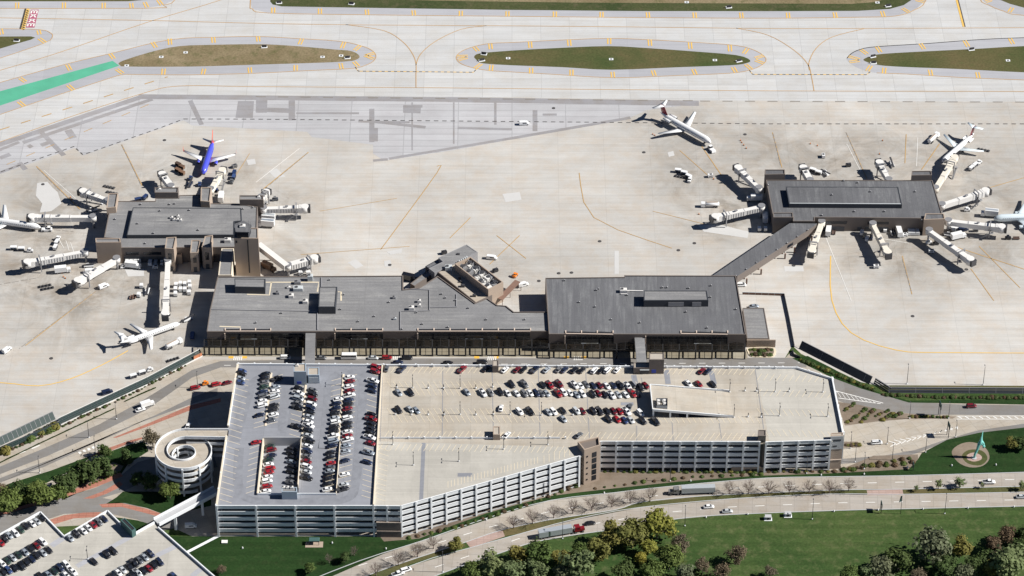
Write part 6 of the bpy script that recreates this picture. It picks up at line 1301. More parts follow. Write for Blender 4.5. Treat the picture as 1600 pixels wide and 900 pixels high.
row('in third row of the tan deck', GTN, -60, DK, '622.8,640,ku 640.6,639,ss 650.6,640.6,ss 782.8,637,ws,82 811.7,642.8,wu 828.3,642,kp 856.7,643.3,ss 865,642.8,wu 879.4,641,ks 900.6,641.7,su 910,641.7,ms 927,642,ku 936.7,641.7,kp 949,642,ks 959,641.7,ms 968.3,642,rs 979,642.2,wp 984,635,gs,75 1000.6,645,wu')
row('in last row of the tan deck block', GTN, -60, DK, '880,653.9,ss 951,654.4,ku 964.4,654.4,rs 976,656,bs 985.6,655.6,ss 1004.4,657,ku 1024.4,657.8,kp')
row('alone beside the grey-brown stair hut', GTN, 62, DK, '792,679,ws'); row('alone beside the beige corner stair tower', GTN, 50, DK, '904.5,679.5,gs')
row('along upper parapet of small near garage', GS, -50, LD, '1,847.5,rs 7,841.7,ku 14,835.8,ss 24,833,wu 32,827,es 40,821,ks 50,817.5,ws 57.5,814,ss 65.5,808.4,ks')
row('in upper row of first bay, small garage', GS, -50, LD, '3.5,881,wu 11,875.5,es 19.5,870.8,ss 28.6,866.3,es 39,862,ss 48,856.5,ks 57,852,rs 67,846.3,wu')
row('in lower row of first bay, small garage', GS, -50, LD, '-4,897,gs 5,893.5,ks 13,890.5,bu 22,887,ks 33.8,884,kv 41,878,ks 49.5,873,ns 56.5,867.3,ks 67,863.3,ss 76,858.6,ks')
row('in bottom left block of small garage', GS, -50, LD, '63,899,ks 75,897,ss 84.5,892,es 93.5,886.6,nu 103.5,882,wu'); row('below the bottom left block of small garage', GS, -50, LD, '102.7,897.7,ws 113,892.5,wp')
row('along parapet of second bay, small garage', GS, -50, LD, '109.5,840,ss 119.5,834,ku 130,829,ws 138,824,ws 145.5,819.5,ms 154,815.5,gu 162.5,810,ns')
row('parked loose in the middle of small garage', GS, -50, LD, '146.6,876.7,ks 166.5,866,ku 177,860.5,kv')
row('in upper right block of small garage', GS, -50, LD, '175,900,ks 184.5,894,ws 191.5,889.5,ss 202,885,ks 209.5,879.5,kp 217.5,874.5,gs 226,870,ss 235,864.6,nu')
row('in lower right block of small garage', GS, -50, LD, '207,899,ks 215,895,sp 223.5,891.5,ks 232.5,887.5,ms 240,882.5,ks 249.5,877.5,nu'); row('at bottom edge of small garage', GS, -50, LD, '271.5,899,bs')
GR = 'cars on the terminal road'
row('on the terminal road left of left skywalk', GR, 0, .03, '446,558,wv'); row('on the terminal road just right of left skywalk', GR, 0, .03, '502,558.5,gs'); row('on the terminal road by the second yellow kerb', GR, 0, .03, '583,558.5,ss 604.5,558.5,ru 636,558.5,kv')
row('in the garage side lane of the terminal road', GR, 0, .03, '622,565.5,ns 700,566.5,ks 753,565.5,kv')
row('driving on the right approach road', GR, 5, .03, '1518,634,mu'); row('by the planted island right of the garage', GR, 5, .03, '1370,691,wv'); row('beside the annex building', GR, 10, .03, '1178,478,ss'); row('under the terminal end of the connector bridge', GR, 5, .03, '1157.5,444.5,wv')
GH = 'vehicles on the highway'
row('on the highway below the long trees, pair of sedans', GH, 5, .03, '1107.5,791,ws 1136.5,798,ss'); row('following the red semi truck', GH, 14, .03, '922,817,ks'); row('near the statue on the far carriageway', GH, 2, .03, '1545,752.5,wp'); row('cut by the right edge on the near carriageway', GH, 2, .03, '1596,775.5,ss')
row('at the bottom edge of the highway', GH, 25, .03, '622,896,wp 634,890,wv')
row('parked on the forecourt left of the blue-grey deck', GR, 20, .03, '305,605.5,ru'); row('behind the orange barrier left of the garage', GR, 20, .03, '338,600,ru 355,597.5,ms')
row('on the forecourt just behind the spiral ramp', GR, 80, .03, '293.5,667,wp')
# prototypes are only patterns: remove them
def kill(o):
    for c in list(o.children):
        for gch in list(c.children): bpy.data.objects.remove(gch)
        bpy.data.objects.remove(c)
    bpy.data.objects.remove(o)
BUS = place('bus', 545, 558.5, 180, 'white shuttle bus with dark windows on the terminal road', None, GR)
place('tug', 321, 599.5, 20, 'orange tractor between red vehicles left of the garage', 'orange', GR)
place('truck', 231, 633, 28, 'white tow truck on the left approach road', None, GR, sc=.85); row('carried behind the tow truck on left road', GR, 28, .03, '219,639.5,ws')
place('van', 298, 822, 5, 'white van in the garage shadow beside the small garage bridge', None, GR)
# semi trailers
def semi(name, label, x, y, yaw, cab, box):
    r = thing(name, label, 'truck', at(x, y, 1) - Vector((0, 0, 1)), GH, rz=R(yaw))
    m = MB(); m.box((-3, 0, 1.15), (14.6, 2.6, 2.8)); m.m = 1; m.box((-3, 0, .95), (14.4, .9, .2)); m.build('trailer', [box, 'dark_metal'], r)
    m = MB(); m.box((7.6, 0, .6), (4.8, 1.2, .5)); m.box((6.6, 0, 1.1), (2.4, 2.4, 2.3), 0, .94); m.box((8.9, 0, 1.0), (2.1, 1.9, 1.1), 0, .93); m.build('cab', cab, r)
    m = MB(); m.box((7.5, 0, 2.2), (.75, 2.1, .75)); m.box((7.0, 0, 2.3), (.9, 2.36, .5)); m.build('window', 'dark_glass', r)
    wheels(r, (-9.2, -8, 4.6, 5.8, 9.0), 1.05, .5, .4)
    for s in (-1, 1):
        m = MB(); m.tube((5.3, s * 1.0, 1.5), (5.3, s * 1.0, 4.0), .1, n=6); m.build('exhaust', 'pale_steel', r)
semi('semi_truck', 'grey semi truck with long trailer on the far carriageway among bare trees', 1080, 768, 183, 'paint_grey', 'paint_silver')
semi('semi_truck', 'semi truck with red cab and silver trailer half behind green trees', 878, 832, 14, 'paint_red', 'paint_silver')
for o in list(PROTO.values()): kill(o)
# ================================================================== LAMPS, SIGNS, FENCES
def lamp_proto(h, arms, kind, name='street_lamp'):
    r = thing(name, 'x', 'lamp', (0, 0, -1000)); PROTO[kind] = r
    m = MB(); m.tube((0, 0, 0), (0, 0, .6), .28, n=8); m.m = 1; m.tube((0, 0, .6), (0, 0, h), .15, .1, n=6); m.build('pole', ['white_concrete', 'dark_metal'], r)
    for a in range(arms):
        s = 1 if a == 0 else -1; m = MB(); m.beam((0, 0, h - .1), (s * 1.0, 0, h + .05), .08, .08); m.box((s * 1.2, 0, h), (.8, .35, .14)); m.build('lamp_head', 'dark_metal', r)
    return r
PROTO.clear()
lamp_proto(6.2, 2, 'deck'); lamp_proto(8.5, 1, 'road'); lamp_proto(10.5, 1, 'hwy')
def lamps(kind, where, grp, z, xy, yaw=90):
    n = len(xy)
    for i, (x, y) in enumerate(xy):
        lab = f'dark lamp post {where}' if n == 1 else f'dark lamp post {where}, {ORD[i]} from the left'
        dup(PROTO[kind], at(x, y, z), R(yaw), lab, grp)
GL = 'lamp posts on the garage roof'
lamps('deck', 'in the upper line on tan deck', GL, DK, [(645, 606), (719, 607), (1140, 613), (1211, 612.3), (1285.6, 612.8)]); lamps('deck', 'in the lower line on tan deck', GL, DK, [(719, 648), (797, 648), (846, 649), (1146.7, 652.5), (1217.8, 650), (1293, 651)])
lamps('deck', 'below the guard rail on the pale deck', GL, DK, [(614, 695), (646, 727), (717, 721), (787, 702), (856, 695)]); lamps('deck', 'on the third car column of blue-grey deck', GL, DK, [(534.5, 602)]); lamps('deck', 'in the middle of the small near garage', GL, LD, [(137, 874)])
GLR = 'road lamps'
lamps('road', 'along the left approach road', GLR, 0, [(62, 739), (139, 684), (149, 707), (182, 655), (309, 606)]); lamps('road', 'on the right approach road', GLR, 0, [(1329, 701), (1336, 722), (1386, 694), (1394, 719), (1421, 654), (1446, 707), (1482, 654), (1493, 683)])
lamps('hwy', 'on the near grass edge of the highway', GLR, 0, [(692, 894), (879, 842), (1070, 822), (1269, 811.5), (1476, 803)]); lamps('road', 'in front of the garage facade', GLR, 0, [(652, 820), (850, 776), (1047, 752), (1260, 740), (1350, 733)])
lamps('hwy', 'at the edge of the right apron', GLR, 0, [(1417, 600), (1536, 601.5)])
# low marker posts on the deck
bp = thing('marker_post', 'x', 'post', (0, 0, -1000)); PROTO['post'] = bp
m = MB(); m.tube((0, 0, 0), (0, 0, .8), .34, n=8); m.m = 1; m.box((0, 0, .8), (.34, .2, 1.5)); m.build('post', ['white_concrete', 'dark_metal'], bp)
def posts(where, z, xy):
    for i, (x, y) in enumerate(xy): dup(bp, at(x, y, z), 0, f'low marker post {where}, {ORD[i]} from the left', 'marker posts on the garage roof')
posts('in the upper line on tan deck', DK, [(620, 606), (669, 607), (693, 607), (743.5, 607), (770, 605), (1164, 611), (1182, 611.5), (1233, 612)]); posts('in the lower line on tan deck', DK, [(618, 648), (643, 648.5), (669, 648.5), (694, 648.5), (743.5, 648.5), (771, 648), (895, 649), (1169, 651.5), (1189, 652)])
kb_ = thing('light_bollard', 'x', 'bollard', (0, 0, -1000)); PROTO['bol'] = kb_
m = MB(); m.tube((0, 0, 0), (0, 0, .7), .35, .3, n=8); m.m = 1; m.tube((0, 0, .7), (0, 0, .95), .35, .1, n=8); m.build('body', ['white_concrete', 'white_paint'], kb_)
def bollards(where, xy):
    for i, (x, y) in enumerate(xy): dup(kb_, at(x, y, 0), 0, f'white ground light {where}, {ORD[i]} from the left', 'small white ground lights')
bollards('on the near grass edge of the highway', [(1103, 809), (1168, 804), (1303, 799.5), (1372, 797.5), (1442, 796), (1512, 794.5), (1584, 792.5)]); bollards('on the lawn around the statue', [(1418, 731), (1487, 728), (1556, 727)]); bollards('in the lawn below the big garage', [(379, 857), (519, 849), (603, 858), (760, 813), (944, 771), (1079, 752), (1283, 743), (1350, 741.5)])

def fence(name, label, P, h, lean, mat_p, mat_f, step=3.0, lou=0, cat='fence', tops=None):
    W_ = [at(a, b) for a, b in P]; r = thing(name, label, cat, W_[len(W_) // 2], world=True)
    for a, b in zip(W_, W_[1:]):
        d = b - a; L = d.length; d.normalize(); n = Vector((-d.y, d.x, 0)); m = MB(); n1 = lou or 1
        for k in range(n1):
            z0, z1 = h * k / n1, h * (k + .8) / n1 if lou else h
            o0, o1 = n * lean * k / n1, n * lean * (k + (.8 if lou else 1)) / n1
            m.face([a + o0 + Vector((0, 0, z0)), b + o0 + Vector((0, 0, z0)), b + o1 + Vector((0, 0, z1)), a + o1 + Vector((0, 0, z1))])
        m.build('panel', mat_p, r); m = MB()
        k = 0.0
        while k <= L:
            c = a + d * k; m.beam(c, c + n * lean + Vector((0, 0, h)), .14, .12) if abs(lean) > .05 else m.box((c.x, c.y, 0), (.12, .12, h)); m.box((c.x + n.x * lean, c.y + n.y * lean, 0), (.14, .14, h))
            k += step
        if mat_f == 'white_metal': m.build('support_frame', 'dark_steel', r); m = MB()
        m.beam(a + n * lean + Vector((0, 0, h - .05)), b + n * lean + Vector((0, 0, h - .05)), .3, .14)
        if mat_f == 'white_metal': m.beam(a + n * .2, b + n * .2, .35, .45)
        m.build('rail' if mat_f == 'white_metal' else 'support_frame', mat_f, r)
    return r
fence('blast_fence', 'long dark green blast fence with white top rail slanting along the left apron', [(316, 556), (233, 600), (95, 664)], 3.0, -1.6, 'fence_green', 'white_metal', lou=4)
fence('blast_fence', 'ribbed grey-green blast fence near the left edge beyond the shrubs', [(87, 655), (-60, 726)], 3.0, -2.2, 'fence_green', 'trim_grey', step=2.4)
fence('blast_fence', 'lower green blast fence between ribbed fence and the shrubs', [(95, 666), (-60, 733)], 2.2, -.8, 'fence_green', 'dark_steel', lou=3)
fence('orange_screen', 'orange mesh screen at the left end of the terminal', [(303, 563), (316, 557)], 2.4, .0, 'orange_panel', 'rust_steel', cat='screen')
fence('blast_fence', 'wide black blast fence slanting down right of the annex', [(1248, 545), (1358, 601)], 3.2, 2.4, 'dark_steel', 'trim_grey', step=12)
fence('blast_fence', 'long dark blast fence along the right approach road', [(1365, 599), (1389, 614), (1640, 615.5)], 2.4, 1.2, 'dark_steel', 'trim_grey', lou=3, step=12)
fence('perimeter_fence', 'thin dark perimeter fence running down the apron right of the annex', [(1225, 462), (1233, 500), (1241, 543)], 1.2, 0, 'dark_metal', 'dark_metal')
fence('perimeter_fence', 'low pale fence behind the annex yard', [(1160, 460), (1225, 462)], 1.4, 0, 'rust_steel', 'pale_steel')
fence('guide_rail', 'curved dark guide rail at the foot of the annex fence', [(1238, 548), (1240, 556), (1250, 560)], 1.2, 0, 'dark_metal', 'dark_metal', cat='rail')

def gantry(x, y, label, w, hh, yaw, mat='green_steel', z1=5.2, post=1):
    c = at(x, y); r = thing('road_sign', label, 'sign', c, 'road signs', rz=R(yaw)); m = MB()
    for s in ((-1, 1) if post > 1 else (0,)): m.box((0, s * w * .35, 0), (.25, .25, z1 + hh))
    m.build('post', 'dark_metal', r); m = MB(); m.box((.2, 0, z1), (.12, w, hh)); m.m = 1; m.box((.25, 0, z1 + .05), (.06, w - .1, hh - .1)); m.build('panel', [mat, 'green_steel'], r)
gantry(1467, 651, 'tall dark road sign on two posts seen edge on at the gravel point', 3.4, 3, 8, post=2)
gantry(1480.5, 682, 'dark road sign seen edge on beside the chevron marking', 3.2, 2.6, 10, post=2)
gantry(1426, 733, 'small dark sign on the planting bed tip left of the statue lawn', 2.6, 1.6, 5, post=2, z1=2)
gantry(1376, 799, 'dark road sign on the near grass of the highway', 3.0, 2.2, 3, post=2, z1=3)
c = at(1407, 803); r = thing('banner_pole', 'pole with a teal banner on the near grass edge of the highway', 'banner', c); m = MB(); m.tube((0, 0, 0), (0, 0, 10.5), .12, .08, n=6); m.build('pole', 'dark_metal', r)
m = MB(); m.grid([[(-.1, -.05, 7.2), (.0, .05, 7.2), (.1, .05, 10.2), (0, -.05, 10.2)], [(-1.2, -.35, 7.0), (-1.1, -.25, 7.0), (-.5, .2, 10.2), (-.6, .1, 10.2)]], True, True, True); m.build('banner', 'green_steel', r)
for x, y, lab in ((1200, 811, 'left utility cabinet on the near grass below the highway'), (1231, 806, 'right utility cabinet on the near grass below the highway')):
    c = at(x, y); r = thing('utility_cabinet', f'pale grey {lab}', 'cabinet', c); m = MB(); m.box((0, 0, .1), (2.6, 1.8, 1.6)); m.box((0, 0, 1.7), (2.8, 2.0, .12)); m.build('body', 'grey_concrete', r); m = MB(); m.box((0, -.93, .3), (1.0, .06, 1.2)); m.build('door', 'dark_metal', r); m = MB(); m.box((0, 0, 0), (3.4, 2.6, .12)); m.build('pad', 'white_concrete', r)
c = at(491, 851); r = thing('shelter', 'green roofed shelter on a gravel pad below the big garage', 'shelter', c); m = MB(); m.box((0, 0, 0), (7.5, 3.6, .1)); m.build('pad', 'tan_sunlit_precast', r); m = MB(); m.box((0, .6, 2.4), (4.6, 2.4, .25), 0, .9); m.build('roof', 'green_steel', r); m = MB()
for sx in (-2, 2):
    for sy in (-.4, 1.5): m.box((sx, sy, 0), (.2, .2, 2.4))
m.box((0, 1.6, .1), (4.2, .15, 2.0)); m.build('frame', 'dark_metal', r)
for x, y, w, lab in ((351, 847.5, 2.4, 'larger flat white utility cover on the lawn'), (1205, 0, 0, '')):
    if w: c = at(x, y); r = thing('utility_cover', lab + ' below the big garage', 'utility box', c); m = MB(); m.box((0, 0, 0), (w, 1.6, .5)); m.build('box', 'white_concrete', r); m = MB(); m.box((0, 0, .5), (w + .2, 1.8, .08)); m.build('lid', 'white_paint', r)
# small taxiway guidance signs and edge lights on the grass islands
sg = thing('taxiway_sign', 'x', 'sign', (0, 0, -1000)); PROTO['sg'] = sg
m = MB(); m.box((0, 0, .3), (2.6, .3, 1.2)); m.m = 1; m.box((0, -.17, .4), (2.4, .04, 1.0)); m.build('panel', ['dark_metal', 'black_paint'], sg); m = MB(); m.box((0, .2, 0), (3.2, 2.0, .12)); m.m = 1; m.box((-1, 0, .1), (.1, .1, .3)); m.box((1, 0, .1), (.1, .1, .3)); m.build('base', ['white_concrete', 'dark_metal'], sg)
for x, y, lab in ((436, 5, 'at the left end of the top grass strip'), (549, 6.5, 'in the top grass strip above the left fork'), (1139, 12, 'near the right part of the top grass strip'), (1388, 10, 'at the right end of the top grass strip'), (413, 74, 'upper one on the left island'), (543, 91, 'at the right tip of the left island'),
                  (756, 85, 'upper one at the left tip of the middle island'), (753, 95, 'lower one at the left tip of the middle island'), (1155, 96, 'at the right tip of the middle island'), (1364, 89, 'upper one at the left tip of the right island'), (1365, 99, 'lower one at the left tip of the right island'), (1518, 78, 'on the upper edge of the right island'), (26, 64, 'on the small far left island')):
    dup(sg, at(x, y), R(rc_.uniform(-20, 20)), f'dark taxiway sign {lab}', 'taxiway signs')
cv = thing('drain_cover', 'x', 'drain', (0, 0, -1000)); PROTO['cv'] = cv
m = MB(); m.box((0, 0, 0), (2.2, 1.8, .08)); m.build('frame', 'white_concrete', cv); m = MB(); m.box((0, 0, .08), (1.0, .9, .04)); m.build('grate', 'dark_metal', cv)
for x, y, lab in ((252, 89, 'left of the left island'), (290, 82, 'in the upper left island'), (198, 102.5, 'at the left tip of the left island'), (533, 87, 'right half of the left island'), (504, 89, 'middle of the left island right half'), (794, 91, 'left part of the middle island'), (955, 92.5, 'centre of the middle island'), (1117, 94, 'right part of the middle island'), (1575, 94.5, 'centre of the right island'), (1073, 3.5, 'top grass strip'), (1371, 4, 'top grass strip right end')):
    dup(cv, at(x, y, .02), 0, f'pale drain cover in the grass, {lab}', 'drain covers')
mh = thing('manhole', 'x', 'manhole', (0, 0, -1000)); PROTO['mh'] = mh
m = MB(); m.tube((0, 0, 0), (0, 0, .06), .9, n=12); m.build('ring', 'dark_metal', mh); m = MB(); m.tube((0, 0, .06), (0, 0, .09), .7, n=12); m.build('lid', 'black_paint', mh)
for x, y, lab in ((67, 288, 'above the pale patch at far left'), (257, 219, 'left of the blue airliner tail'), (865, 169, 'in the grey overlay by the upper right corner'), (1006, 238, 'below the wing of the lone jet'), (1164, 210, 'right of the lone jet fuselage'), (1426, 494, 'inside the curved yellow line at right'), (80, 560, 'on the open apron at lower left'), (937, 377, 'under the bent lead-in line'), (1060, 391, 'left of the connector bridge, upper left one of a pair'),
                  (1085, 380, 'left of the connector bridge, right one of a pair'), (1240, 415, 'right of the connector bridge'), (1510, 421, 'below the long slanting right bridge'), (609, 414, 'on the pale patch left of the cooling plant'), (873, 427, 'just behind the dark hall roof, left one'), (893, 426, 'just behind the dark hall roof, right one'), (842, 439, 'left of the dark hall corner')):
    dup(mh, at(x, y, .02), 0, f'small dark manhole lid {lab}', 'manhole lids on the apron')
# hazard cones in clusters on the right apron
cn = thing('traffic_cone', 'x', 'cone', (0, 0, -1000)); PROTO['cn'] = cn
m = MB(); m.box((0, 0, 0), (.7, .7, .08)); m.build('base', 'rubber', cn); m = MB(); m.tube((0, 0, .08), (0, 0, 1.0), .28, .05, n=8); m.build('cone', 'paint_orange', cn)
for lab, L in (('in the row right of the lone jet', ((1157, 220), (1159, 223), (1162, 227), (1166, 232))), ('above the left rear bridge of the right concourse', ((1266, 225), (1277, 228))), ('above the middle rear bridge of the right concourse', ((1379, 220), (1374, 241))), ('left of the white tank truck on right apron', ((1115, 280), (1092, 335))),
               ('below the ribbed left bridge', ((97, 427), (99, 433), (102, 435))), ('at the back left bridge of left concourse', ((110, 309), (112, 312))), ('under the wing of the lone jet', ((1020, 210), (1023, 212)))):
    for i, (x, y) in enumerate(L): dup(cn, at(x, y, .02), 0, f'orange traffic cone, {ORD[i]} from the left {lab}', 'orange cones on the apron')

# ---------------------------------------------------------------- statue
c = at(1523, 715.5); st_ = thing('sculpture', 'tall turquoise striding abstract figure on a red brick circle', 'sculpture', c)
def limb(m, P, n=8):
    rings = []
    for i, (x, y, z, q) in enumerate(P):
        a = Vector(P[max(i - 1, 0)][:3]); b = Vector(P[min(i + 1, len(P) - 1)][:3]); d = (b - a).normalized(); u = d.orthogonal().normalized(); v = d.cross(u)
        rings.append([Vector((x, y, z)) + u * q * 1.35 * math.cos(2 * math.pi * k / n) + v * q * .9 * math.sin(2 * math.pi * k / n) for k in range(n)])
    m.grid(rings, True, True, True, smooth=True)
m = MB()
limb(m, [(-.3, 0, 0, .45), (.0, 0, 2.4, .55), (.8, .1, 5, .6), (1.2, .1, 7.4, .75), (2.0, .2, 8.6, .85), (1.9, .2, 10, .65), (1.9, .2, 11.2, .5), (2.1, .2, 13.2, .25), (2.3, .2, 15.6, .05)])
limb(m, [(2.0, .2, 8.6, .7), (3.0, .3, 7.6, .55), (3.6, .3, 6.2, .5), (3.2, .3, 5.6, .35)]); limb(m, [(1.9, .2, 9.8, .5), (2.7, .2, 8.9, .4), (3.4, .2, 7.8, .35)]); limb(m, [(1.6, .2, 9.6, .4), (.9, .2, 8.4, .35), (.7, .2, 6.9, .3)])
m.build('figure', 'patina', st_); m = MB(); m.tube((-.3, 0, 0), (-.3, 0, .3), 1.2, n=12); m.build('plinth', 'grey_concrete', st_)

# ================================================================== TREES
def leafmat(name, c, trans=.4):
    m, nt, b = new_mat(name)
    oi = nt.nodes.new('ShaderNodeObjectInfo'); g = nt.nodes.new('ShaderNodeNewGeometry')
    rnd = nt.nodes.new('ShaderNodeMath'); rnd.operation = 'MULTIPLY'; rnd.inputs[1].default_value = 1
    col = mixc(nt, g.outputs['Random Per Island'], tuple(x * .75 for x in c), tuple(min(1, x * 1.3) for x in c))
    col = mixc(nt, oi.outputs['Random'], mixc(nt, 1, col, (.88, .92, .9), 'MULTIPLY'), mixc(nt, 1, col, (1.15, 1.05, .95), 'MULTIPLY'))
    nt.links.new(col, b.inputs['Base Color']); b.inputs['Roughness'].default_value = .7; b.inputs['Specular IOR Level'].default_value = .15
    tr_ = nt.nodes.new('ShaderNodeBsdfTranslucent'); nt.links.new(col, tr_.inputs['Color']); mx = nt.nodes.new('ShaderNodeMixShader'); mx.inputs[0].default_value = trans
    nt.links.new(b.outputs[0], mx.inputs[1]); nt.links.new(tr_.outputs[0], mx.inputs[2]); nt.links.new(mx.outputs[0], nt.nodes['Material Output'].inputs[0])
for nme, c in dict(leaf_dark=(.078, .118, .042), leaf_mid=(.12, .17, .052), leaf_olive=(.205, .20, .062), leaf_yellow=(.27, .265, .06), leaf_pale=(.165, .21, .10), leaf_grey=(.17, .19, .115), leaf_red=(.145, .105, .07), leaf_brown=(.165, .14, .10)).items(): leafmat(nme, c)
def branchy(m, p, d, L, r, depth, rnd, tips, spread=.55):
    q = p + d * L; m.tube(p, q, r, r * .62, n=5 if depth > 1 else 4, cap=False)
    if depth == 0: tips.append(q); return
    for k in range(3 if depth > 1 else 4):
        a = Vector((rnd.uniform(-1, 1), rnd.uniform(-1, 1), rnd.uniform(-.15, .9))); nd = (d * (1 - spread) + a * spread).normalized()
        branchy(m, p + d * L * rnd.uniform(.6, 1), nd, L * rnd.uniform(.6, .85), r * .55, depth - 1, rnd, tips, spread)
def tree_proto(key, name, seed, H, RX, leaf, density=900, ls=.5, bare=False, shape='round'):
    rnd = random.Random(seed); r = thing(name, 'x', 'tree', (0, 0, -1000)); PROTO[key] = r
    m = MB(); tips = []
    th = H * (.28 if not bare else .22)
    m.tube((0, 0, -.05), (0, 0, th), H * .028, H * .02, n=7)
    for k in range(6 if not bare else 9):
        a = 2 * math.pi * k / (6 if not bare else 9) + rnd.uniform(-.4, .4); e = rnd.uniform(.55, 1.5) if not bare else rnd.uniform(1.0, 2.6)
        branchy(m, Vector((0, 0, th * rnd.uniform(.8, 1.1))), Vector((math.cos(a), math.sin(a), e)).normalized(), H * (.27 if not bare else .26), H * .012, 2 if not bare else 3, rnd, tips, .5 if not bare else .36)
    if bare:
        m.build('trunk', 'twig', r)
    else:
        m.build('trunk', 'bark', r)
    f = MB(); lobes = []
    n_l = 24 if not bare else 12
    for k in range(n_l):
        a = rnd.uniform(0, 2 * math.pi); q = rnd.uniform(.15, .72) if k else 0; zz = rnd.uniform(.34, .84)
        if shape == 'cone': zz = rnd.uniform(.12, .86); q = rnd.uniform(.1, .8) * (1.05 - zz)
        lobes.append((Vector((math.cos(a) * q * RX, math.sin(a) * q * RX, zz * H)), RX * (rnd.uniform(.2, .4) if not bare else rnd.uniform(.28, .5))))
    cnt = density
    for _ in range(cnt):
        c, q = rnd.choice(lobes); v = Vector((rnd.gauss(0, 1), rnd.gauss(0, 1), rnd.gauss(0, 1))).normalized()
        if v.z < -.3 and rnd.random() < .6: v.z = -v.z
        p = c + Vector((v.x, v.y, v.z * .8)) * q * rnd.uniform(.72, 1.05) ** 1.0 if rnd.random() < .8 else c + v * q * rnd.uniform(.9, 1.6)
        if p.z < .6: continue
        nrm = (v * 1.0 + Vector((rnd.uniform(-.7, .7), rnd.uniform(-.7, .7), rnd.uniform(-.2, .9)))).normalized(); u = nrm.orthogonal().normalized(); w = nrm.cross(u); ang = rnd.uniform(0, 6.28); u, w = u * math.cos(ang) + w * math.sin(ang), w * math.cos(ang) - u * math.sin(ang)
        s = ls * rnd.uniform(.6, 1.3)
        if bare: f.face([p - u * s * 1.6, p - w * s * .13, p + u * s * 1.6, p + w * s * .13]); continue
        f.face([p - u * s - w * s * .3, p - u * s * .2 - w * s * .8, p + u * s - w * s * .1, p + u * s * .3 + w * s * .7, p - u * s * .6 + w * s * .5])
    f.build('crown', leaf, r)
    return r
tree_proto('round_a', 'broadleaf_tree', 1, 9, 4.6, 'leaf_mid', 3200, .38); tree_proto('round_b', 'broadleaf_tree', 2, 9, 4.4, 'leaf_dark', 3200, .38); tree_proto('olive', 'broadleaf_tree', 3, 9, 4.5, 'leaf_olive', 3200, .38); tree_proto('yellow', 'broadleaf_tree', 4, 9, 4.5, 'leaf_yellow', 3300, .38)
tree_proto('pale', 'broadleaf_tree', 5, 9, 4.8, 'leaf_pale', 2000, .4); tree_proto('grey', 'broadleaf_tree', 6, 9, 4.7, 'leaf_grey', 1700, .36); tree_proto('red', 'broadleaf_tree', 7, 9, 4.4, 'leaf_red', 1700, .4); tree_proto('brown', 'broadleaf_tree', 8, 9, 4.4, 'leaf_brown', 1300, .32)
tree_proto('cone', 'conifer_tree', 9, 9, 4.2, 'leaf_dark', 3200, .38, shape='cone'); tree_proto('bare_a', 'bare_tree', 10, 8, 3.8, 'leaf_brown', 560, .2, bare=True); tree_proto('bare_b', 'bare_tree', 12, 8, 3.8, 'leaf_brown', 560, .2, bare=True)
tree_proto('small', 'young_tree', 13, 6, 1.7, 'leaf_pale', 260, .26)
def tree(kind, x, y, rpx, label, group, h=None):
    """x, y = middle of the crown in the photo, rpx = its half width"""
    m_per = DIST * 1.0 / FPX * .93; Rm = rpx * m_per * (1.07 if kind[:4] != 'bare' else .95); Hm = h or Rm * 2.0
    p = at(x, y, Hm * .6); p.z = 0
    base = dict(small=1.7, bare_a=3.0, bare_b=3.0).get(kind, 4.1); hb = dict(small=6, bare_a=8, bare_b=8).get(kind, 9)
    return dup(PROTO[kind], p, rc_.uniform(0, 6.28), label, group, (Rm / base, Rm / base, Hm / hb))
GTL, GTR, GTM = 'trees by the left loop road', 'trees in the near right corner', 'bare trees along the highway median'
for k, x, y, q, lab in (('round_a', 13, 784, 20, 'large green tree at the left edge of the loop road'), ('brown', 4, 765, 13, 'brownish small tree behind the large left edge tree'), ('round_b', 34, 769, 17, 'second dark tree from the left edge'), ('round_a', 64, 771, 20, 'large light green tree, third from the left edge'), ('round_a', 89, 771, 13, 'small green tree right of the large light one'),
                        ('round_b', 104, 753, 17, 'dark round tree above the light green one'), ('round_b', 121, 740, 13, 'smaller dark tree between two round ones on the loop lawn'), ('round_b', 140, 733, 18, 'broad dark tree at the middle of the loop lawn'), ('cone', 164, 726, 15, 'tall dark tree at the upper loop lawn, lower crown'), ('round_b', 163, 704, 11, 'dark tree peeking above the tall one by the footpath'),
                        ('cone', 197, 711, 12, 'dark conifer between the tall tree and the spiral ramp'), ('brown', 238, 685, 15, 'dark brownish tree at upper left of the spiral ramp'), ('round_b', 214, 748, 11, 'left one of the shaded pair left of the spiral ramp'), ('round_b', 235, 751, 13, 'right one of the shaded pair left of the spiral ramp'), ('round_a', 265, 766, 14, 'green tree in front of the spiral ramp base')):
    tree(k, x, y, q, lab, GTL)
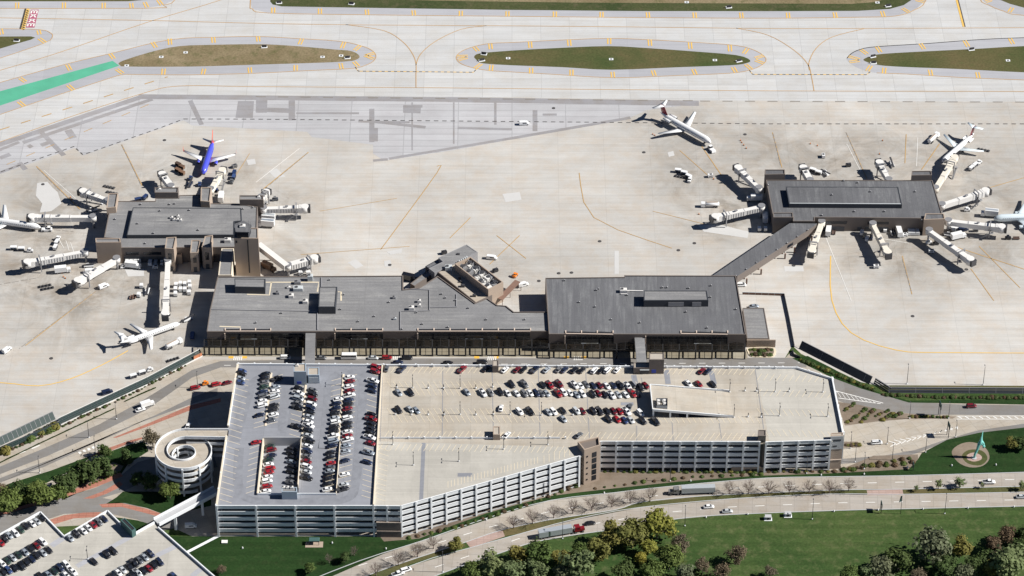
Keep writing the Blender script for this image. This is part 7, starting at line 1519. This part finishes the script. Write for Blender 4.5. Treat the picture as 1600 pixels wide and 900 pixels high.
for k, x, y, q, lab in (('brown', 346, 889, 8, 'small brown bush on the lawn near the small garage edge'), ('round_b', 538, 871, 8, 'small dark green tree on the lawn below the big garage'), ('round_a', 483, 888, 8, 'small green bush at the bottom of the garage lawn'), ('pale', 767, 880, 21, 'pale green tree at the left end of the near right grove'), ('olive', 811, 864, 14, 'small yellow-olive tree by the highway'), ('round_a', 843, 864, 18, 'green tree between two olive trees by the highway'), ('olive', 874, 868, 12, 'olive brown tree behind the red cab truck'), ('round_a', 905, 861, 13, 'green tree just below the red cab truck'), ('pale', 904, 878, 24, 'broad pale green tree in the left grove'),
                        ('grey', 882, 893, 14, 'grey-green tree at the bottom edge of left grove'), ('olive', 954, 836, 20, 'leftmost of three big yellow-green trees by the road'), ('olive', 988, 833, 23, 'middle one of three big yellow-green trees'), ('yellow', 1027, 819, 24, 'brightest yellow tree at the right of the big three'), ('yellow', 1013, 854, 13, 'small yellow tree below the big three'), ('brown', 1063, 851, 15, 'brownish thin tree right of the big three'),
                        ('round_a', 1046, 872, 19, 'deep green tree below the thin brown one'), ('round_a', 1020, 893, 16, 'green tree at the bottom edge below the small yellow one'), ('round_b', 975, 893, 17, 'dark tree at the bottom edge of the middle'), ('brown', 1150, 865, 16, 'dark lone tree on the meadow'), ('brown', 1126, 893, 14, 'brown tree at the bottom edge below the lone dark tree'), ('brown', 1205, 893, 10, 'small brown bush at the bottom edge of the meadow'),
                        ('grey', 1460, 853, 29, 'large grey-green tree standing on the right meadow'), ('olive', 1501, 855, 16, 'olive tree at the right side of the large grey one'), ('round_b', 1404, 873, 19, 'dark tree left of the large grey-green one'), ('grey', 1380, 886, 19, 'grey tree left of the dark one at the bottom'), ('pale', 1357, 894, 14, 'pale tree at the bottom edge of right meadow'), ('red', 1572, 834, 15, 'upper red-brown tree near the right edge'),
                        ('red', 1555, 852, 14, 'lower red-brown tree near the right edge'), ('cone', 1597, 835, 15, 'dark evergreen at the right edge'), ('round_b', 1527, 882, 17, 'dark tree under the red-brown pair'), ('pale', 1575, 876, 27, 'broad pale tree at the bottom right corner'), ('brown', 1436, 897, 13, 'brown tree at the foot of the large grey-green one'),
                        ('round_a', 740, 893, 15, 'green tree at the bottom edge left of the big pale one'), ('pale', 800, 889, 17, 'small pale tree at the bottom edge right of the big pale one'), ('pale', 838, 888, 15, 'pale tree at the bottom edge below the roadside green one'), 
                        ('olive', 938, 856, 17, 'olive tree under the leftmost of the big three'), ('yellow', 1002, 872, 10, 'small yellow bush in the clearing'), ('grey', 1068, 893, 15, 'grey tree at the bottom edge right of the deep green one'), ('brown', 1098, 884, 12, 'thin brown bush left of the bottom brown tree'),
                        ('round_b', 1475, 884, 18, 'dark tree in the shade below the large grey one'), ('olive', 1552, 886, 15, 'olive tree at the bottom left of the broad pale one'), ('round_b', 1598, 858, 16, 'dark tree at the right edge above the broad pale one'), ('grey', 1510, 896, 16, 'grey tree at the bottom edge near the right grove'), ('round_a', 1330, 899, 14, 'green tree at the bottom edge left of the right grove'), 
                        ('olive', 1580, 693, 10, 'olive tree on the statue lawn'), ('round_b', 1597, 691, 11, 'dark tree at the right edge of the statue lawn'), ('olive', 710, 850, 11, 'single green tree on the near median strip')):
    tree(k, x, y, q, lab, GTR if y > 780 and k != 'x' and x != 710 else 'trees on the statue lawn and median')
bt = [(587, 888), (622, 871), (652, 858), (677, 845), (802, 813), (832, 806), (865, 797), (895, 790), (925, 785), (956, 780), (985, 774), (1016, 771), (1140, 760), (1170, 759), (1202, 759), (1234, 759), (1265, 758), (1297, 758), (1327, 755)]
for x, y, lab in ((514, 872, 'left of the small dark green tree'), (553, 860, 'right of the small dark green tree')): tree('bare_a', x, y, 8, f'small bare tree on the garage lawn {lab}', 'trees on the garage lawn', h=5)
for i, (x, y) in enumerate(bt): tree('bare_a' if i % 2 else 'bare_b', x, y, 12 + (i % 3), f'bare grey-brown tree on the highway median, {ORD[i]} from the left', GTM, h=7.5)
for x, y, q, lab in ((1432, 762, 4.5, 'smallest young tree right of the brick crossing'), (1467, 755, 7, 'young tree below the statue left path'), (1501, 752, 10, 'light green young tree below the statue'), (1598, 757, 7, 'young tree on the median at the right edge'), (1535, 757, 4, 'tiny young tree near the white pickup')):
    tree('small', x, y, q, lab, 'young trees on the right median', h=5.5 if q > 5 else 3.6)
# shrubs
for key, leaf, sd in (('sh_g', 'leaf_mid', 31), ('sh_r', 'leaf_red', 32), ('sh_d', 'leaf_dark', 33), ('sh_y', 'leaf_olive', 34)):
    rnd = random.Random(sd); r = thing('shrub', 'x', 'shrub', (0, 0, -1000)); PROTO[key] = r; f = MB()
    for _ in range(170):
        v = Vector((rnd.gauss(0, 1), rnd.gauss(0, 1), abs(rnd.gauss(0, 1)))).normalized(); p = Vector((v.x, v.y, v.z * .85)) * rnd.uniform(.55, 1.05); u = v.orthogonal().normalized(); w = v.cross(u); s = rnd.uniform(.14, .3)
        f.face([p - u * s, p - w * s * .7, p + u * s, p + w * s * .7])
    f.build('foliage', leaf, r); m = MB()
    for k in range(5): m.tube((0, 0, 0), (math.cos(k * 1.26) * .5, math.sin(k * 1.26) * .5, .7), .05, .02, n=4)
    m.build('stem', 'bark', r)
LOOSE = ('in the striped beds right of the garage', 'clumped at the left end of the blast fence', 'on the annex planting island', 'on the gravel slope by the loop road', 'in the small bed between the right approach roads')
ORD += ['thirty-' + q for q in ORD[1:9]]
def shrubs(where, group, L, kinds, r0, r1, jit=1.2):
    rnd = random.Random(len(where)); cn_ = dict(sh_g='green', sh_r='reddish', sh_d='dark green', sh_y='olive')
    seen = {}
    for i, (x, y) in enumerate(L):
        k = kinds[i % len(kinds)]; s = rnd.uniform(r0, r1); c = at(x + rnd.uniform(-jit, jit), y + rnd.uniform(-jit, jit) * .5); seen[k] = seen.get(k, 0) + 1
        lab = f'{cn_[k]} low shrub {where}' if where in LOOSE else f'{cn_[k]} shrub, {ORD[i]} from {"right" if L[0][0] > L[-1][0] else "left"} {where}'
        dup(PROTO[k], c, rnd.uniform(0, 6), lab, f'{cn_[k]} low shrubs {where}' if where in LOOSE else f'shrubs {where}', (s, s, s * rnd.uniform(.7, 1.0)))
def along(P, n):
    out = []; W_ = [Vector(p) for p in P]; Ls = [(b - a).length for a, b in zip(W_, W_[1:])]; T_ = sum(Ls)
    for i in range(n):
        d = T_ * i / (n - 1)
        for a, b, l in zip(W_, W_[1:], Ls):
            if d <= l + 1e-6: out.append(tuple(a.lerp(b, d / l))); break
            d -= l
    return out
shrubs('in the bed below the diagonal garage front', 'x', along([(640, 841), (720, 822), (820, 790), (900, 760)], 24), ['sh_g', 'sh_r', 'sh_d'], .8, 1.5)
shrubs('in the upper line below the long garage front', 'x', along([(945, 737), (1060, 737), (1190, 738)], 26), ['sh_g', 'sh_d', 'sh_y'], .9, 1.6); shrubs('in the lower line below the long garage front', 'x', along([(930, 764), (1000, 754), (1090, 745), (1190, 742)], 18), ['sh_r', 'sh_d', 'sh_g'], .7, 1.4)
shrubs('in the bed below the right garage corner', 'x', along([(1200, 737), (1300, 737), (1345, 730), (1420, 717)], 20), ['sh_r', 'sh_d', 'sh_y'], .9, 1.7); shrubs('in the lower bed right of the garage corner', 'x', along([(1320, 737), (1360, 728), (1390, 728), (1425, 722)], 9), ['sh_r', 'sh_g'], 1.0, 1.8)
shrubs('in the striped beds right of the garage', 'x', along([(1320, 642), (1334, 631)], 5) + along([(1325, 660), (1352, 640)], 8) + along([(1345, 660), (1365, 641)], 7) + along([(1368, 650), (1388, 642)], 5) + along([(1380, 656), (1398, 645)], 6) + along([(1396, 652), (1408, 646)], 5) + along([(1420, 651), (1480, 652)], 12), ['sh_d', 'sh_y', 'sh_r', 'sh_g'], .6, 1.4)
shrubs('in the small bed between the right approach roads', 'x', along([(1322, 696), (1342, 695)], 6), ['sh_r', 'sh_y'], .9, 1.5); shrubs('along the long right blast fence', 'x', along([(1380, 617), (1460, 621), (1600, 622)], 36), ['sh_r', 'sh_d', 'sh_d'], .8, 1.5)
shrubs('below the wide black blast fence', 'x', along([(1252, 563), (1300, 583), (1366, 610)], 26), ['sh_y', 'sh_d', 'sh_d'], .9, 1.7); shrubs('along the upper left blast fence', 'x', along([(290, 572), (220, 608), (180, 628)], 20), ['sh_d', 'sh_r', 'sh_d'], .6, 1.15); shrubs('along the lower left blast fence', 'x', along([(172, 632), (110, 660), (60, 684), (10, 706)], 34), ['sh_d', 'sh_r', 'sh_d'], .6, 1.15)
shrubs('clumped at the left end of the blast fence', 'x', [(86, 668), (76, 672), (63, 677), (48, 685), (8, 706)], ['sh_y', 'sh_g'], 2.2, 3.4); shrubs('on the annex planting island', 'x', along([(1173, 547), (1190, 549), (1205, 547)], 7) + along([(1176, 555), (1204, 555)], 7), ['sh_d', 'sh_g', 'sh_r'], 1.0, 1.8)
shrubs('on the gravel slope by the loop road', 'x', along([(178, 727), (150, 744), (112, 764), (98, 776)], 20) + along([(186, 738), (140, 758)], 9), ['sh_g', 'sh_y'], .5, .9)
# clipped hedge strips
for lab, P in (('long clipped hedge strip along the left approach road', [(178, 640), (120, 667), (60, 695), (-20, 734)]), ('short clipped hedge strip beside the left blast fence', [(243, 607), (222, 616), (198, 627)])):
    W_ = [at(a, b) for a, b in P]; m = MB(); rnd = random.Random(4)
    for a, b in zip(W_, W_[1:]):
        n = 14; m.grid([[(q.x - .8, q.y - .5, 0), (q.x - .7, q.y - .5, rnd.uniform(.6, .9)), (q.x + .2, q.y + .4, rnd.uniform(.6, .9)), (q.x + .3, q.y + .4, 0)] for q in [a.lerp(b, k / n) for k in range(n + 1)]], True, True, True)
    o = m.build('hedge', 'leaf_mat_hedge'); tag(o, lab, 'hedge'); rebase(o, W_[1])
for o in list(PROTO.values()): kill(o)
# one thing may not have an unused pattern left below the ground
for o in list(bpy.data.objects):
    if '_world' in o: del o['_world']

# ================================================================== LIGHT
EL = 40.0; AZ = R(91.2)      # azimuth of the sun measured from +y towards +x
sx, sy, sz = math.cos(R(EL)) * math.sin(AZ), math.cos(R(EL)) * math.cos(AZ) , math.sin(R(EL))
sx, sy = math.cos(R(EL)) * math.cos(R(-3)), math.cos(R(EL)) * math.sin(R(-3))
sd = bpy.data.lights.new('sun', 'SUN'); sd.energy = 5.0; sd.angle = R(0.53); sd.color = (1.0, 0.965, 0.91)
so = bpy.data.objects.new('sun', sd); COL.objects.link(so); so.rotation_euler = Vector((sx, sy, sz)).to_track_quat('Z', 'Y').to_euler(); so.location = (200, 0, 300)
w = bpy.data.worlds.new('World'); scene.world = w; w.use_nodes = True; nt = w.node_tree
sk = nt.nodes.new('ShaderNodeTexSky'); sk.sky_type = 'NISHITA'; sk.sun_disc = False; sk.sun_elevation = R(EL); sk.sun_rotation = math.atan2(sx, sy); sk.altitude = 1200; sk.dust_density = 0.0; sk.air_density = 0.5; sk.ozone_density = 2.0
nt.links.new(sk.outputs[0], nt.nodes['Background'].inputs[0]); nt.nodes['Background'].inputs[1].default_value = 0.05
scene.view_settings.view_transform = 'Standard'; scene.view_settings.look = 'None'; scene.view_settings.gamma = 1; scene.view_settings.exposure = 0.58
scene.render.engine = 'CYCLES'; scene.cycles.max_bounces = 6; scene.cycles.diffuse_bounces = 2

for o in bpy.data.objects:
    if o.parent is None and 'label' in o and not 4 <= len(o['label'].replace('-', ' ').split()) <= 16 and not 4 <= len(o['label'].split()) <= 16: print('LONG', o['label'])
